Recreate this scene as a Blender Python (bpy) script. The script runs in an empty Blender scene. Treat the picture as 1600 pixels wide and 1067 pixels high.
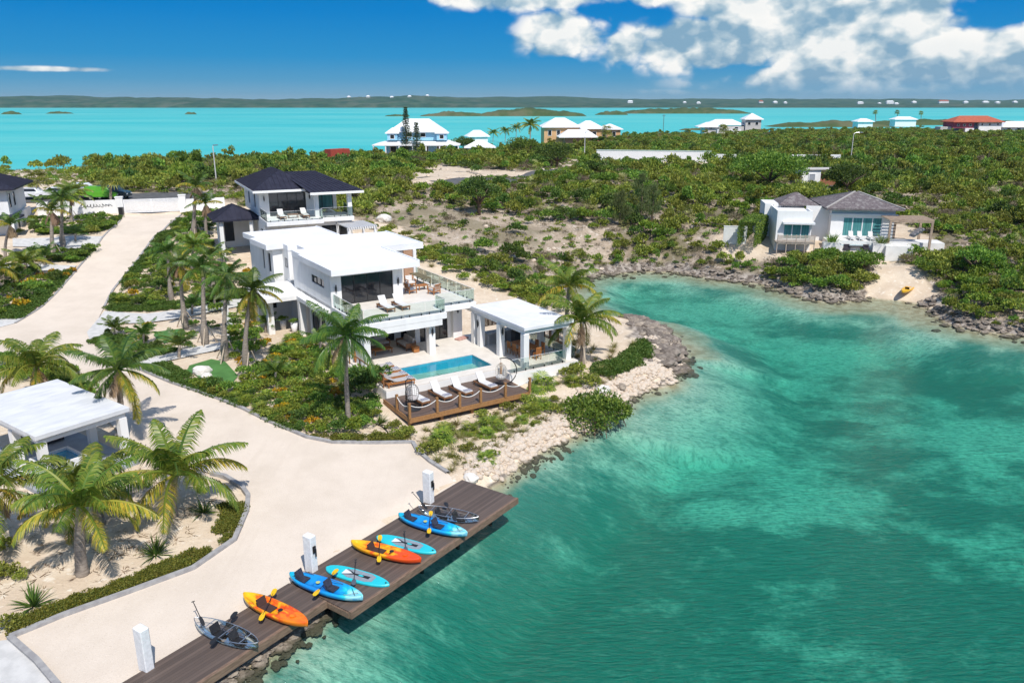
import bpy, bmesh, math, random
import numpy as np
from mathutils import Vector, Matrix
from mathutils.geometry import delaunay_2d_cdt
S = bpy.context.scene
COL = S.collection
PI = math.pi
R = math.radians
# ---------------------------------------------------------------- camera, sky, sun, exposure
CAM_F, CAM_H, HORIZON = 1244.0, 20.0, 160.0
TH = math.atan((533.5 - HORIZON) / CAM_F)
cam_d = bpy.data.cameras.new("camera"); cam = bpy.data.objects.new("camera", cam_d); COL.objects.link(cam)
cam.location = (0, 0, CAM_H); cam.rotation_euler = (PI / 2 - TH, 0, 0)
cam_d.sensor_width = 36.0; cam_d.lens = CAM_F / 1600 * 36; cam_d.clip_end = 30000; cam_d.clip_start = .5
S.camera = cam
S.view_settings.view_transform = 'Standard'; S.view_settings.look = 'None'
S.view_settings.exposure = 0.12; S.view_settings.gamma = 1.0
S.cycles.max_bounces = 8; S.cycles.transparent_max_bounces = 24; S.cycles.diffuse_bounces = 3; S.cycles.glossy_bounces = 3
S.cycles.caustics_reflective = False; S.cycles.caustics_refractive = False
SUN_AZ, SUN_EL = R(157), R(53)           # azimuth clockwise from the view direction (+Y)
sun_d = bpy.data.lights.new("sun", 'SUN'); sun = bpy.data.objects.new("sun", sun_d); COL.objects.link(sun)
sun_d.energy = 4.4; sun_d.angle = R(.5); sun_d.color = (1, .955, .89)
sv = Vector((math.sin(SUN_AZ) * math.cos(SUN_EL), math.cos(SUN_AZ) * math.cos(SUN_EL), math.sin(SUN_EL)))
sun.rotation_euler = sv.to_track_quat('Z', 'Y').to_euler(); sun.location = (0, 0, 60)


class NT:
    """tiny node-tree helper"""
    def __init__(s, tree):
        s.t = tree; s.n = tree.nodes; s.l = tree.links
    def new(s, typ, **kw):
        n = s.n.new(typ)
        for k, v in kw.items():
            setattr(n, k, v)
        return n
    def link(s, a, b):
        s.l.new(a, b)
    def val(s, sock, v):
        if hasattr(v, 'node'):
            s.l.new(v, sock)
        else:
            sock.default_value = v
    def math(s, op, a, b=None, c=None, clamp=False):
        n = s.n.new('ShaderNodeMath'); n.operation = op; n.use_clamp = clamp
        s.val(n.inputs[0], a)
        if b is not None: s.val(n.inputs[1], b)
        if c is not None: s.val(n.inputs[2], c)
        return n.outputs[0]
    def mix(s, f, a, b, blend='MIX'):
        n = s.n.new('ShaderNodeMix'); n.data_type = 'RGBA'; n.blend_type = blend
        s.val(n.inputs[0], f)
        s.val(n.inputs[6], c4(a)); s.val(n.inputs[7], c4(b))
        return n.outputs[2]
    def ramp(s, f, stops, interp='LINEAR'):
        n = s.n.new('ShaderNodeValToRGB'); s.val(n.inputs[0], f)
        n.color_ramp.interpolation = interp
        e = n.color_ramp.elements
        while len(e) < len(stops): e.new(.5)
        for k, (p, c) in enumerate(stops):
            e[k].position = p; e[k].color = c4(c if not isinstance(c, (int, float)) else (c, c, c))
        return n.outputs[0]
    def smooth(s, x, a, b):
        n = s.n.new('ShaderNodeMapRange'); n.interpolation_type = 'SMOOTHSTEP'
        s.val(n.inputs[0], x); n.inputs[1].default_value = a; n.inputs[2].default_value = b
        return n.outputs[0]
    def noise(s, vec, scale, detail=4, rough=.55, dist=0.):
        n = s.n.new('ShaderNodeTexNoise')
        if vec is not None: s.l.new(vec, n.inputs['Vector'])
        n.inputs['Scale'].default_value = scale; n.inputs['Detail'].default_value = detail
        n.inputs['Roughness'].default_value = rough; n.inputs['Distortion'].default_value = dist
        return n.outputs[0]
    def mapping(s, vec, scale=(1, 1, 1), loc=(0, 0, 0), rot=(0, 0, 0)):
        n = s.n.new('ShaderNodeMapping'); s.l.new(vec, n.inputs[0])
        n.inputs['Scale'].default_value = scale; n.inputs['Location'].default_value = loc; n.inputs['Rotation'].default_value = rot
        return n.outputs[0]


def c4(c):
    if hasattr(c, 'node'): return c
    return (c[0], c[1], c[2], 1.0) if len(c) == 3 else tuple(c)


# sky: Nishita above, deep tropical blue with cumulus low over the horizon (by direction only)
W = bpy.data.worlds.new("World"); S.world = W; W.use_nodes = True
w = NT(W.node_tree); w.n.clear()
out = w.new('ShaderNodeOutputWorld')
nish = w.new('ShaderNodeTexSky', sky_type='NISHITA', sun_disc=False, sun_elevation=SUN_EL, sun_rotation=SUN_AZ, altitude=0, air_density=1.0, dust_density=.4, ozone_density=2.0)
bgA = w.new('ShaderNodeBackground'); w.link(nish.outputs[0], bgA.inputs[0]); bgA.inputs[1].default_value = .15
tc = w.new('ShaderNodeTexCoord'); sep = w.new('ShaderNodeSeparateXYZ'); w.link(tc.outputs['Generated'], sep.inputs[0])
X, Y, Z = sep.outputs
az = w.math('ARCTAN2', X, Y); el = w.math('ARCSINE', Z)
skyc = w.ramp(w.math('DIVIDE', el, .20, clamp=True), [(0, (.30, .47, .55)), (.05, (.17, .38, .54)), (.12, (.085, .32, .54)), (.25, (.022, .265, .56)), (.5, (.002, .205, .55)), (1, (.002, .15, .48))])
BLOBS = [(860, -8, 290, 38, 1.05), (880, 60, 80, 44, .85), (1100, 80, 190, 42, .95), (1310, 66, 200, 62, 1.1), (1520, 104, 230, 46, 1.05), (1360, 130, 310, 30, .98),
         (1585, 5, 50, 22, .8), (1180, 20, 150, 34, .9), (1400, 28, 110, 40, .8), (280, -3, 60, 14, 1.0), (85, 117, 150, 5, .5), (1080, 146, 190, 9, .35)]
env = None
for (bx, by, rx, ry, wt) in BLOBS:
    a0 = math.atan((bx - 800) / 1299); e0 = (160 - by) / 1299
    dx = w.math('DIVIDE', w.math('SUBTRACT', az, a0), rx / 1299 / (1 + ((bx - 800) / 1299) ** 2)); dy = w.math('DIVIDE', w.math('SUBTRACT', el, e0), ry / 1299)
    g = w.math('MULTIPLY', w.math('EXPONENT', w.math('MULTIPLY', w.math('ADD', w.math('MULTIPLY', dx, dx), w.math('MULTIPLY', dy, dy)), -1.1)), wt)
    env = g if env is None else w.math('MAXIMUM', env, g)
hi = w.math('MULTIPLY', w.smooth(el, .11, .2), .22)       # scattered cloud above the frame
env = w.math('MAXIMUM', env, hi)


def cloud_n(dx, dy):
    cmb = w.new('ShaderNodeCombineXYZ')
    w.link(w.math('ADD', az, dx), cmb.inputs[0]); w.link(w.math('MULTIPLY', w.math('ADD', el, dy), 1.5), cmb.inputs[1])
    a = w.noise(cmb.outputs[0], 9, 5, .5, .25)
    wob = w.new('ShaderNodeVectorMath', operation='MULTIPLY_ADD')
    nz = w.new('ShaderNodeTexNoise'); w.link(cmb.outputs[0], nz.inputs['Vector']); nz.inputs['Scale'].default_value = 40; nz.inputs['Detail'].default_value = 3
    w.link(nz.outputs['Color'], wob.inputs[0]); wob.inputs[1].default_value = (.03, .03, .03); w.link(cmb.outputs[0], wob.inputs[2])
    def puff(sc):
        v = w.new('ShaderNodeTexVoronoi', feature='F1'); v.inputs['Scale'].default_value = sc; w.link(wob.outputs[0], v.inputs['Vector']); return w.math('SUBTRACT', 1, v.outputs['Distance'])
    return w.math('ADD', w.math('MULTIPLY', a, .58), w.math('ADD', w.math('MULTIPLY', puff(17), .27), w.math('MULTIPLY', puff(46), .13)))


n0 = cloud_n(0, 0); n1 = cloud_n(.010, .019)
dens = w.math('ADD', w.math('MULTIPLY', env, .56), w.math('SUBTRACT', n0, .56))
alpha = w.math('MULTIPLY', w.smooth(dens, .07, .23), w.smooth(env, .12, .45))
lit = w.math('ADD', .53, w.math('MULTIPLY', w.math('SUBTRACT', n0, n1), 5.2), clamp=True)
core = w.smooth(dens, .22, .55)
lit = w.math('SUBTRACT', lit, w.math('MULTIPLY', core, .10), clamp=True)
cc = w.ramp(lit, [(0, (.22, .38, .52)), (.35, (.40, .53, .62)), (.65, (.66, .73, .76)), (1, (.93, .92, .89))])
low = w.mix(w.math('MULTIPLY', alpha, w.smooth(el, .002, .03)), skyc, cc)
bgB = w.new('ShaderNodeBackground'); w.link(low, bgB.inputs[0]); bgB.inputs[1].default_value = 1.0
mx = w.new('ShaderNodeMixShader'); w.link(w.smooth(el, .16, .45), mx.inputs[0]); w.link(bgB.outputs[0], mx.inputs[1]); w.link(bgA.outputs[0], mx.inputs[2])
w.link(mx.outputs[0], out.inputs[0])


# ---------------------------------------------------------------- projecting photo positions on to the ground
def at(px, py, z=0.):
    a = (px - 800) / CAM_F; b = -(py - 533.5) / CAM_F
    d = (a, math.cos(TH) + b * math.sin(TH), -math.sin(TH) + b * math.cos(TH))
    t = (z - CAM_H) / d[2]
    return Vector((d[0] * t, d[1] * t, z))


def atY(px, py, Yd):
    a = (px - 800) / CAM_F; b = -(py - 533.5) / CAM_F
    d = (a, math.cos(TH) + b * math.sin(TH), -math.sin(TH) + b * math.cos(TH))
    t = Yd / d[1]
    return Vector((d[0] * t, Yd, CAM_H + d[2] * t))


# ---------------------------------------------------------------- objects
def tag(o, label=None, cat=None, group=None, kind=None):
    if label: o['label'] = label
    if cat: o['category'] = cat
    if group: o['group'] = group
    if kind: o['kind'] = kind
    return o


def thing(name, label, cat, loc=(0, 0, 0), rotz=0., group=None, scale=1.):
    o = bpy.data.objects.new(name, None); COL.objects.link(o); o.empty_display_size = .3
    o.location = loc; o.rotation_euler = (0, 0, rotz); o.scale = (scale,) * 3
    return tag(o, label, cat, group)


def dup(root, loc, rotz=0., label=None, group=None, scale=None):
    r = root.copy(); COL.objects.link(r); r.location = loc; r.rotation_euler = (0, 0, rotz)
    if scale: r.scale = (scale,) * 3 if not isinstance(scale, tuple) else scale
    if label: r['label'] = label
    if group: r['group'] = group
    for ch in list(root.children):
        c = ch.copy(); COL.objects.link(c); c.parent = r
        for g in list(ch.children):
            d = g.copy(); COL.objects.link(d); d.parent = c
    return r


class MB:
    def __init__(s):
        s.v = []; s.f = []; s.m = []
    def add(s, vs, fs, m=0):
        b = len(s.v); s.v.extend([tuple(p) for p in vs])
        for f in fs:
            s.f.append(tuple(b + i for i in f)); s.m.append(m)
        return s
    def box(s, x0, x1, y0, y1, z0, z1, m=0):
        return s.add([(x0, y0, z0), (x1, y0, z0), (x1, y1, z0), (x0, y1, z0), (x0, y0, z1), (x1, y0, z1), (x1, y1, z1), (x0, y1, z1)],
                     [(3, 2, 1, 0), (4, 5, 6, 7), (0, 1, 5, 4), (1, 2, 6, 5), (2, 3, 7, 6), (3, 0, 4, 7)], m)
    def cbox(s, c, d, rz=0., m=0, rx=0., ry=0.):
        M = Matrix.Translation(c) @ Matrix.Rotation(rz, 4, 'Z') @ Matrix.Rotation(ry, 4, 'Y') @ Matrix.Rotation(rx, 4, 'X')
        h = [q / 2 for q in d]
        vs = [M @ Vector((sx * h[0], sy * h[1], sz * h[2])) for sz in (-1, 1) for sx, sy in ((-1, -1), (1, -1), (1, 1), (-1, 1))]
        return s.add(vs, [(3, 2, 1, 0), (4, 5, 6, 7), (0, 1, 5, 4), (1, 2, 6, 5), (2, 3, 7, 6), (3, 0, 4, 7)], m)
    def prism(s, pts, z0, z1, m=0):
        n = len(pts)
        a = sum(pts[i][0] * pts[(i + 1) % n][1] - pts[(i + 1) % n][0] * pts[i][1] for i in range(n))
        if a < 0: pts = pts[::-1]
        vs = [(p[0], p[1], z0) for p in pts] + [(p[0], p[1], z1) for p in pts]
        return s.add(vs, [tuple(range(n))[::-1], tuple(range(n, 2 * n))] + [(i, (i + 1) % n, n + (i + 1) % n, n + i) for i in range(n)], m)
    def tube(s, pts, r, n=6, m=0):
        pts = [Vector(p) for p in pts]
        rr = r if isinstance(r, (list, tuple)) else [r] * len(pts)
        vs = []; fs = []
        ref = Vector((0, 0, 1))
        for i, p in enumerate(pts):
            t = (pts[min(i + 1, len(pts) - 1)] - pts[max(i - 1, 0)]).normalized()
            if abs(t.dot(ref)) > .95: ref = Vector((1, 0, 0)) if abs(t.x) < .9 else Vector((0, 1, 0))
            a = t.cross(ref).normalized(); b = t.cross(a).normalized()
            for k in range(n):
                g = 2 * PI * k / n
                vs.append(p + (a * math.cos(g) + b * math.sin(g)) * rr[i])
        for i in range(len(pts) - 1):
            for k in range(n):
                k2 = (k + 1) % n
                fs.append((i * n + k, i * n + k2, (i + 1) * n + k2, (i + 1) * n + k))
        fs.append(tuple(range(n))[::-1]); fs.append(tuple((len(pts) - 1) * n + k for k in range(n)))
        return s.add(vs, fs, m)
    def beam(s, p, q, wd, ht, m=0):
        p = Vector(p); q = Vector(q); t = (q - p)
        L = t.length; t.normalize()
        sd = t.cross(Vector((0, 0, 1)))
        if sd.length < 1e-3: sd = Vector((1, 0, 0))
        sd.normalize(); up = sd.cross(t)
        a = sd * wd / 2; b = up * ht / 2
        return s.add([p - a - b, p + a - b, p + a + b, p - a + b, q - a - b, q + a - b, q + a + b, q - a + b],
                     [(0, 1, 2, 3), (7, 6, 5, 4), (0, 4, 5, 1), (1, 5, 6, 2), (2, 6, 7, 3), (3, 7, 4, 0)], m)
    def lathe(s, prof, c=(0, 0, 0), n=12, m=0):
        vs = []; fs = []
        for (r, z) in prof:
            for k in range(n):
                g = 2 * PI * k / n
                vs.append((c[0] + r * math.cos(g), c[1] + r * math.sin(g), c[2] + z))
        for i in range(len(prof) - 1):
            for k in range(n):
                k2 = (k + 1) % n
                fs.append((i * n + k, i * n + k2, (i + 1) * n + k2, (i + 1) * n + k))
        fs.append(tuple(range(n))[::-1]); fs.append(tuple((len(prof) - 1) * n + k for k in range(n)))
        return s.add(vs, fs, m)
    def hip(s, x0, x1, y0, y1, z0, z1, inset, axis='x', m=0, th=.12):
        """hip roof over a rectangle with a fascia th thick"""
        if axis == 'x':
            ym = (y0 + y1) / 2; a, b = (x0 + inset, ym, z1), (x1 - inset, ym, z1)
            top = [(4, 5, 9, 8), (5, 6, 9), (6, 7, 8, 9), (7, 4, 8)]
        else:
            xm = (x0 + x1) / 2; a, b = (xm, y0 + inset, z1), (xm, y1 - inset, z1)
            top = [(4, 5, 8), (5, 6, 9, 8), (6, 7, 9), (7, 4, 8, 9)]
        vs = [(x0, y0, z0 - th), (x1, y0, z0 - th), (x1, y1, z0 - th), (x0, y1, z0 - th), (x0, y0, z0), (x1, y0, z0), (x1, y1, z0), (x0, y1, z0), a, b]
        return s.add(vs, [(3, 2, 1, 0), (0, 1, 5, 4), (1, 2, 6, 5), (2, 3, 7, 6), (3, 0, 4, 7)] + top, m)
    def build(s, name, mats, parent=None, loc=None, rotz=0., bevel=0., smooth=False):
        me = bpy.data.meshes.new(name)
        me.from_pydata(s.v, [], s.f)
        mats = mats if isinstance(mats, (list, tuple)) else [mats]
        for q in mats: me.materials.append(q)
        if len(mats) > 1: me.polygons.foreach_set('material_index', s.m)
        if smooth: me.polygons.foreach_set('use_smooth', [True] * len(s.f))
        me.update()
        o = bpy.data.objects.new(name, me); COL.objects.link(o)
        if parent: o.parent = parent
        if loc is not None: o.location = loc
        if rotz: o.rotation_euler = (0, 0, rotz)
        if bevel:
            b = o.modifiers.new('bevel', 'BEVEL'); b.width = bevel; b.segments = 1; b.limit_method = 'ANGLE'
        return o


def np_mesh(name, V, F, mats, mat_idx=None, smooth=False):
    """mesh from arrays: V (n,3), F (m,k)"""
    me = bpy.data.meshes.new(name)
    V = np.ascontiguousarray(V, dtype=np.float32); F = np.ascontiguousarray(F, dtype=np.int32)
    k = F.shape[1]
    me.vertices.add(len(V)); me.vertices.foreach_set('co', V.ravel())
    me.loops.add(F.size); me.loops.foreach_set('vertex_index', F.ravel())
    me.polygons.add(len(F)); me.polygons.foreach_set('loop_start', np.arange(0, F.size, k, dtype=np.int32))
    try: me.polygons.foreach_set('loop_total', np.full(len(F), k, dtype=np.int32))
    except Exception: pass
    for q in (mats if isinstance(mats, (list, tuple)) else [mats]): me.materials.append(q)
    if mat_idx is not None: me.polygons.foreach_set('material_index', np.asarray(mat_idx, dtype=np.int32))
    me.polygons.foreach_set('use_smooth', np.full(len(F), smooth))
    me.update(calc_edges=True); me.validate()
    return me


def link(name, me, parent=None, loc=None, rotz=0., scale=None):
    o = bpy.data.objects.new(name, me); COL.objects.link(o)
    if parent: o.parent = parent
    if loc is not None: o.location = loc
    o.rotation_euler = (0, 0, rotz)
    if scale is not None: o.scale = (scale,) * 3 if not isinstance(scale, tuple) else scale
    return o


def struct(o, label=None, cat=None):
    o['kind'] = 'structure'
    if label: o['label'] = label
    if cat: o['category'] = cat
    return o


# ---------------------------------------------------------------- materials
MATS = {}


def new_mat(name):
    m = bpy.data.materials.new(name); m.use_nodes = True
    t = NT(m.node_tree); t.n.clear()
    o = t.new('ShaderNodeOutputMaterial')
    return m, t, o


def pm(name, c1, c2=None, scale=3., rough=.7, metal=0., bump=0., bscale=None, coord='Object', detail=5, lo=.35, hi=.65, spec=.5, stretch=(1, 1, 1), c3=None, s3=.4):
    """Principled with two colours mixed by noise, optional slow third tone, optional bump"""
    if name in MATS: return MATS[name]
    m, t, o = new_mat(name)
    b = t.new('ShaderNodeBsdfPrincipled'); t.link(b.outputs[0], o.inputs[0])
    b.inputs['Roughness'].default_value = rough; b.inputs['Metallic'].default_value = metal
    b.inputs['Specular IOR Level'].default_value = spec
    if coord == 'World':
        g = t.new('ShaderNodeNewGeometry'); vec = g.outputs['Position']
    else:
        tcn = t.new('ShaderNodeTexCoord'); vec = tcn.outputs[coord]
    vec = t.mapping(vec, stretch)
    if c2 is None: c2 = tuple(q * .86 for q in c1)
    n = t.noise(vec, scale, detail)
    col = t.mix(t.smooth(n, lo, hi), c1, c2)
    if c3 is not None:
        col = t.mix(t.math('MULTIPLY', t.smooth(t.noise(vec, s3, 3), .45, .7), .8), col, c3)
    t.link(col, b.inputs['Base Color'])
    if bump:
        bn = t.new('ShaderNodeBump'); bn.inputs['Strength'].default_value = bump; bn.inputs['Distance'].default_value = .05
        t.link(t.noise(vec, bscale or scale * 4, 5), bn.inputs['Height']); t.link(bn.outputs[0], b.inputs['Normal'])
    MATS[name] = m
    return m


def leafmat(name, cols, trans=.3, rough=.55, var=.35, bright=1.65):
    """leaf clump colours: random per leaf and per plant"""
    m, t, o = new_mat(name)
    g = t.new('ShaderNodeNewGeometry'); oi = t.new('ShaderNodeObjectInfo')
    k = len(cols) - 1; cols = [tuple(min(.8, q * f_ * bright) for q, f_ in zip(c_, (1.06, 1, .9))) for c_ in cols]
    c = t.ramp(g.outputs['Random Per Island'], [(i / k, cc_) for i, cc_ in enumerate(cols)])
    hs = t.new('ShaderNodeHueSaturation'); t.link(c, hs.inputs['Color'])
    t.link(t.math('ADD', .488, t.math('MULTIPLY', oi.outputs['Random'], .03)), hs.inputs['Hue'])
    t.link(t.math('ADD', 1 - var * .5, t.math('MULTIPLY', oi.outputs['Random'], var)), hs.inputs['Value'])
    p = t.new('ShaderNodeBsdfPrincipled'); t.link(hs.outputs[0], p.inputs['Base Color']); p.inputs['Roughness'].default_value = rough
    p.inputs['Specular IOR Level'].default_value = .3
    tr = t.new('ShaderNodeBsdfTranslucent'); t.link(t.mix(1, hs.outputs[0], (1.25, 1.25, .6), 'MULTIPLY'), tr.inputs[0])
    mxs = t.new('ShaderNodeMixShader'); mxs.inputs[0].default_value = trans
    t.link(p.outputs[0], mxs.inputs[1]); t.link(tr.outputs[0], mxs.inputs[2]); t.link(mxs.outputs[0], o.inputs[0])
    return m


def glassmat(name, tint, refl=.12, rough=.02):
    m, t, o = new_mat(name)
    tr = t.new('ShaderNodeBsdfTransparent'); tr.inputs[0].default_value = c4(tint)
    gl = t.new('ShaderNodeBsdfGlossy'); gl.inputs['Roughness'].default_value = rough; gl.inputs[0].default_value = (.9, 1, .97, 1)
    f = t.new('ShaderNodeFresnel'); f.inputs[0].default_value = 1.45
    mxs = t.new('ShaderNodeMixShader'); t.link(t.math('ADD', t.math('MULTIPLY', f.outputs[0], .8), refl, clamp=True), mxs.inputs[0])
    t.link(tr.outputs[0], mxs.inputs[1]); t.link(gl.outputs[0], mxs.inputs[2]); t.link(mxs.outputs[0], o.inputs[0])
    return m


def plankmat(name, c1, c2, width, axis=0, rough=.6, gap=.06, dark=.25):
    """boards across the local axis, each with its own tone, thin dark gaps"""
    m, t, o = new_mat(name)
    b = t.new('ShaderNodeBsdfPrincipled'); t.link(b.outputs[0], o.inputs[0]); b.inputs['Roughness'].default_value = rough
    tcn = t.new('ShaderNodeTexCoord'); sp = t.new('ShaderNodeSeparateXYZ'); t.link(tcn.outputs['Object'], sp.inputs[0])
    q = t.math('DIVIDE', sp.outputs[axis], width)
    fl = t.math('FLOOR', q); fr = t.math('FRACT', q)
    wn = t.new('ShaderNodeTexWhiteNoise', noise_dimensions='1D'); t.link(fl, wn.inputs['W'])
    st = [1, 1, 1]; st[axis] = 12; st[1 - axis] = .6
    gr = t.noise(t.mapping(tcn.outputs['Object'], tuple(st)), 3, 5)
    wear = t.noise(tcn.outputs['Object'], .7, 4)
    f = t.math('ADD', t.math('MULTIPLY', wn.outputs[0], .5), t.math('ADD', t.math('MULTIPLY', gr, .35), t.math('MULTIPLY', wear, .35)))
    c = t.mix(t.smooth(f, .25, .95), c1, c2)
    gp = t.math('MULTIPLY', t.math('LESS_THAN', fr, gap), 1 - dark)
    c = t.mix(gp, c, tuple(v * dark for v in c1))
    t.link(c, b.inputs['Base Color'])
    return m
# ---------------------------------------------------------------- surfaces
STUCCO = pm('white_stucco', (.80, .79, .77), (.72, .71, .69), 1.6, .8, bump=.1, bscale=30, stretch=(1, 1, .22), detail=7, lo=.3, hi=.8)
ROOFW = pm('white_roof_membrane', (.82, .82, .82), (.72, .72, .73), .35, .7, c3=(.76, .765, .77), s3=.22)
ROOFG = pm('weathered_white_roof', (.70, .70, .70), (.56, .57, .58), .9, .8, detail=8, lo=.3, hi=.75, c3=(.62, .63, .64), s3=.35, stretch=(1, 2.5, 1))
GREYC = pm('grey_concrete', (.50, .49, .47), (.40, .39, .38), 1.5, .85)
TILE = pm('pale_stone_paving', (.72, .67, .60), (.66, .61, .54), 1.3, .6)
TEAK = pm('oiled_teak', (.42, .17, .045), (.30, .11, .03), 6, .55, stretch=(1, 8, 8))
TEAKD = pm('brown_timber', (.26, .125, .055), (.18, .08, .035), 5, .6, stretch=(1, 6, 6))
POSTW = pm('golden_timber', (.36, .19, .07), (.26, .12, .045), 5, .6, stretch=(6, 6, 1))
CUSH = pm('light_cushion_fabric', (.68, .66, .63), (.60, .58, .56), 8, .9)
CUSHG = pm('grey_cushion_fabric', (.46, .43, .41), (.40, .37, .36), 8, .9)
NAVY = pm('navy_stripe', (.03, .05, .16), None, 8, .9)
BLACKM = pm('black_metal', (.02, .02, .022), None, 8, .45)
DARKG = pm('dark_window_glass', (.016, .018, .022), (.03, .032, .036), .5, .06, spec=.6)
TEALG = pm('teal_window_glass', (.06, .20, .21), (.10, .30, .30), 1.2, .06, spec=.7, stretch=(6, 6, .3))
CURT = pm('pale_curtain', (.55, .62, .62), (.38, .46, .47), 9, .8, stretch=(1, 1, .05))
ALU = pm('brushed_aluminium', (.55, .56, .58), None, 8, .35, metal=.9)
WHITEM = pm('white_painted_metal', (.80, .80, .80), None, 8, .5)
ROPE = pm('white_rope', (.72, .70, .66), None, 20, .9)
GLASSR = glassmat('railing_glass', (.94, .98, .965), .01)
CLEAR = glassmat('clear_polycarbonate', (.93, .94, .96), .06, .08)
SHING = pm('weathered_shingle', (.17, .14, .14), (.075, .06, .065), 9, .9, detail=6, lo=.4, hi=.62, c3=(.26, .24, .23), s3=2.0)
METR = pm('dark_standing_seam', (.020, .020, .034), (.028, .028, .045), 1.5, .62, spec=.25)
ROCKW = pm('pale_limestone', (.66, .57, .47), (.50, .41, .32), 2.5, .9, bump=.5, bscale=14, c3=(.60, .46, .33), s3=.9)
ROCKD = pm('dark_shore_rock', (.20, .165, .135), (.10, .08, .065), 2.2, .9, bump=.7, bscale=9, c3=(.34, .29, .24), s3=1.2)
ROCKG = pm('grey_ironshore', (.31, .255, .20), (.14, .11, .085), 2.0, .9, bump=.7, bscale=9, c3=(.43, .36, .28), s3=1.1)
def wetband(m):
    t = NT(m.node_tree); b = [n for n in t.n if n.type == 'BSDF_PRINCIPLED'][0]; l = b.inputs['Base Color'].links[0]; src = l.from_socket
    g = t.new('ShaderNodeNewGeometry'); sp = t.new('ShaderNodeSeparateXYZ'); t.link(g.outputs['Position'], sp.inputs[0])
    f = t.smooth(t.math('ADD', sp.outputs[2], t.math('MULTIPLY', t.noise(g.outputs['Position'], 3, 4), .22)), .12, .30)
    t.link(t.mix(f, (.085, .075, .045), src), b.inputs['Base Color'])


for m_ in (ROCKW, ROCKD, ROCKG): wetband(m_)       # algae and damp along the waterline
BARK = pm('grey_palm_bark', (.34, .29, .24), (.22, .18, .145), 3, .9, stretch=(1, 1, 7), bump=.4, bscale=10)
BARKB = pm('brown_bark', (.16, .11, .075), (.09, .06, .04), 4, .9, stretch=(1, 1, 5))
KERBM = pm('grey_kerb_stone', (.36, .35, .34), (.27, .26, .26), 3, .85)
LEAF = {
    'palm': leafmat('palm_leaflet', [(.035, .07, .012), (.06, .105, .016), (.10, .135, .022), (.155, .165, .03)], .3, .4, .25, 1.9),
    'palmy': leafmat('yellowing_palm_leaflet', [(.07, .105, .016), (.13, .155, .022), (.23, .20, .03), (.34, .24, .035)], .3, .45, .25),
    'palmd': leafmat('deep_green_palm_leaflet', [(.02, .05, .012), (.035, .075, .014), (.055, .10, .018), (.09, .125, .02)], .25, .4, .25),
    'dead': leafmat('dry_palm_frond', [(.22, .155, .11), (.30, .215, .15), (.18, .12, .08)], .15, .8, .2, 1.),
    'olive': leafmat('olive_scrub_leaf', [(.036, .050, .011), (.060, .078, .015), (.092, .108, .020), (.145, .150, .030)], .32, .55, .55, 2.75),
    'green': leafmat('green_leaf', [(.022, .050, .010), (.042, .080, .014), (.068, .112, .018), (.110, .152, .025)], .32, .55, .55, 2.5),
    'dark': leafmat('dark_leaf', [(.012, .028, .007), (.022, .045, .010), (.038, .066, .013), (.062, .092, .018)], .28, bright=2.5),
    'lime': leafmat('bright_leaf', [(.05, .09, .014), (.085, .13, .018), (.13, .175, .025), (.19, .215, .03)], .3),
    'dry': leafmat('dry_twig', [(.16, .135, .10), (.22, .19, .145), (.12, .095, .065), (.10, .10, .045)], .1, .8, .3, 1.),
    'croton': leafmat('croton_leaf', [(.52, .34, .015), (.42, .20, .015), (.16, .17, .02), (.62, .46, .02)], .25, bright=1.),
    'silver': leafmat('silver_fan_leaf', [(.07, .09, .03), (.12, .135, .05), (.19, .19, .085), (.26, .24, .12)], .2),
    'ground': leafmat('creeping_leaf', [(.04, .055, .010), (.065, .08, .013), (.10, .105, .018), (.15, .135, .025)], .25, .6, .1),
    'groundg': leafmat('clipped_green_leaf', [(.025, .055, .010), (.045, .085, .014), (.075, .115, .02)], .25, .6, .1),
    'grass': leafmat('dune_grass_blade', [(.12, .13, .045), (.19, .18, .07), (.28, .25, .12), (.09, .115, .03)], .25, .7, .2, 1.25),
    'conif': leafmat('conifer_needle', [(.022, .045, .018), (.04, .07, .026), (.062, .09, .034)], .15, .7, .2),
    'casu': leafmat('feathery_needle', [(.05, .072, .028), (.075, .10, .038), (.11, .13, .05)], .25, .7, .2),
}

# ---------------------------------------------------------------- terrain
RS = np.random.RandomState(7)
_perm = RS.rand(256, 256)


def vnoise(x, y):
    x = np.asarray(x, float); y = np.asarray(y, float)
    xi = np.floor(x).astype(int); yi = np.floor(y).astype(int); fx = x - xi; fy = y - yi
    fx = fx * fx * (3 - 2 * fx); fy = fy * fy * (3 - 2 * fy)
    g = lambda a, b: _perm[a % 256, b % 256]
    return (g(xi, yi) * (1 - fx) + g(xi + 1, yi) * fx) * (1 - fy) + (g(xi, yi + 1) * (1 - fx) + g(xi + 1, yi + 1) * fx) * fy


def fbm(x, y, o=4):
    s = 0; a = .5; t = 0
    for k in range(o):
        s = s + a * vnoise(x * 2 ** k + 17.3 * k, y * 2 ** k + 9.1 * k); t += a; a *= .5
    return s / t


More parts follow.
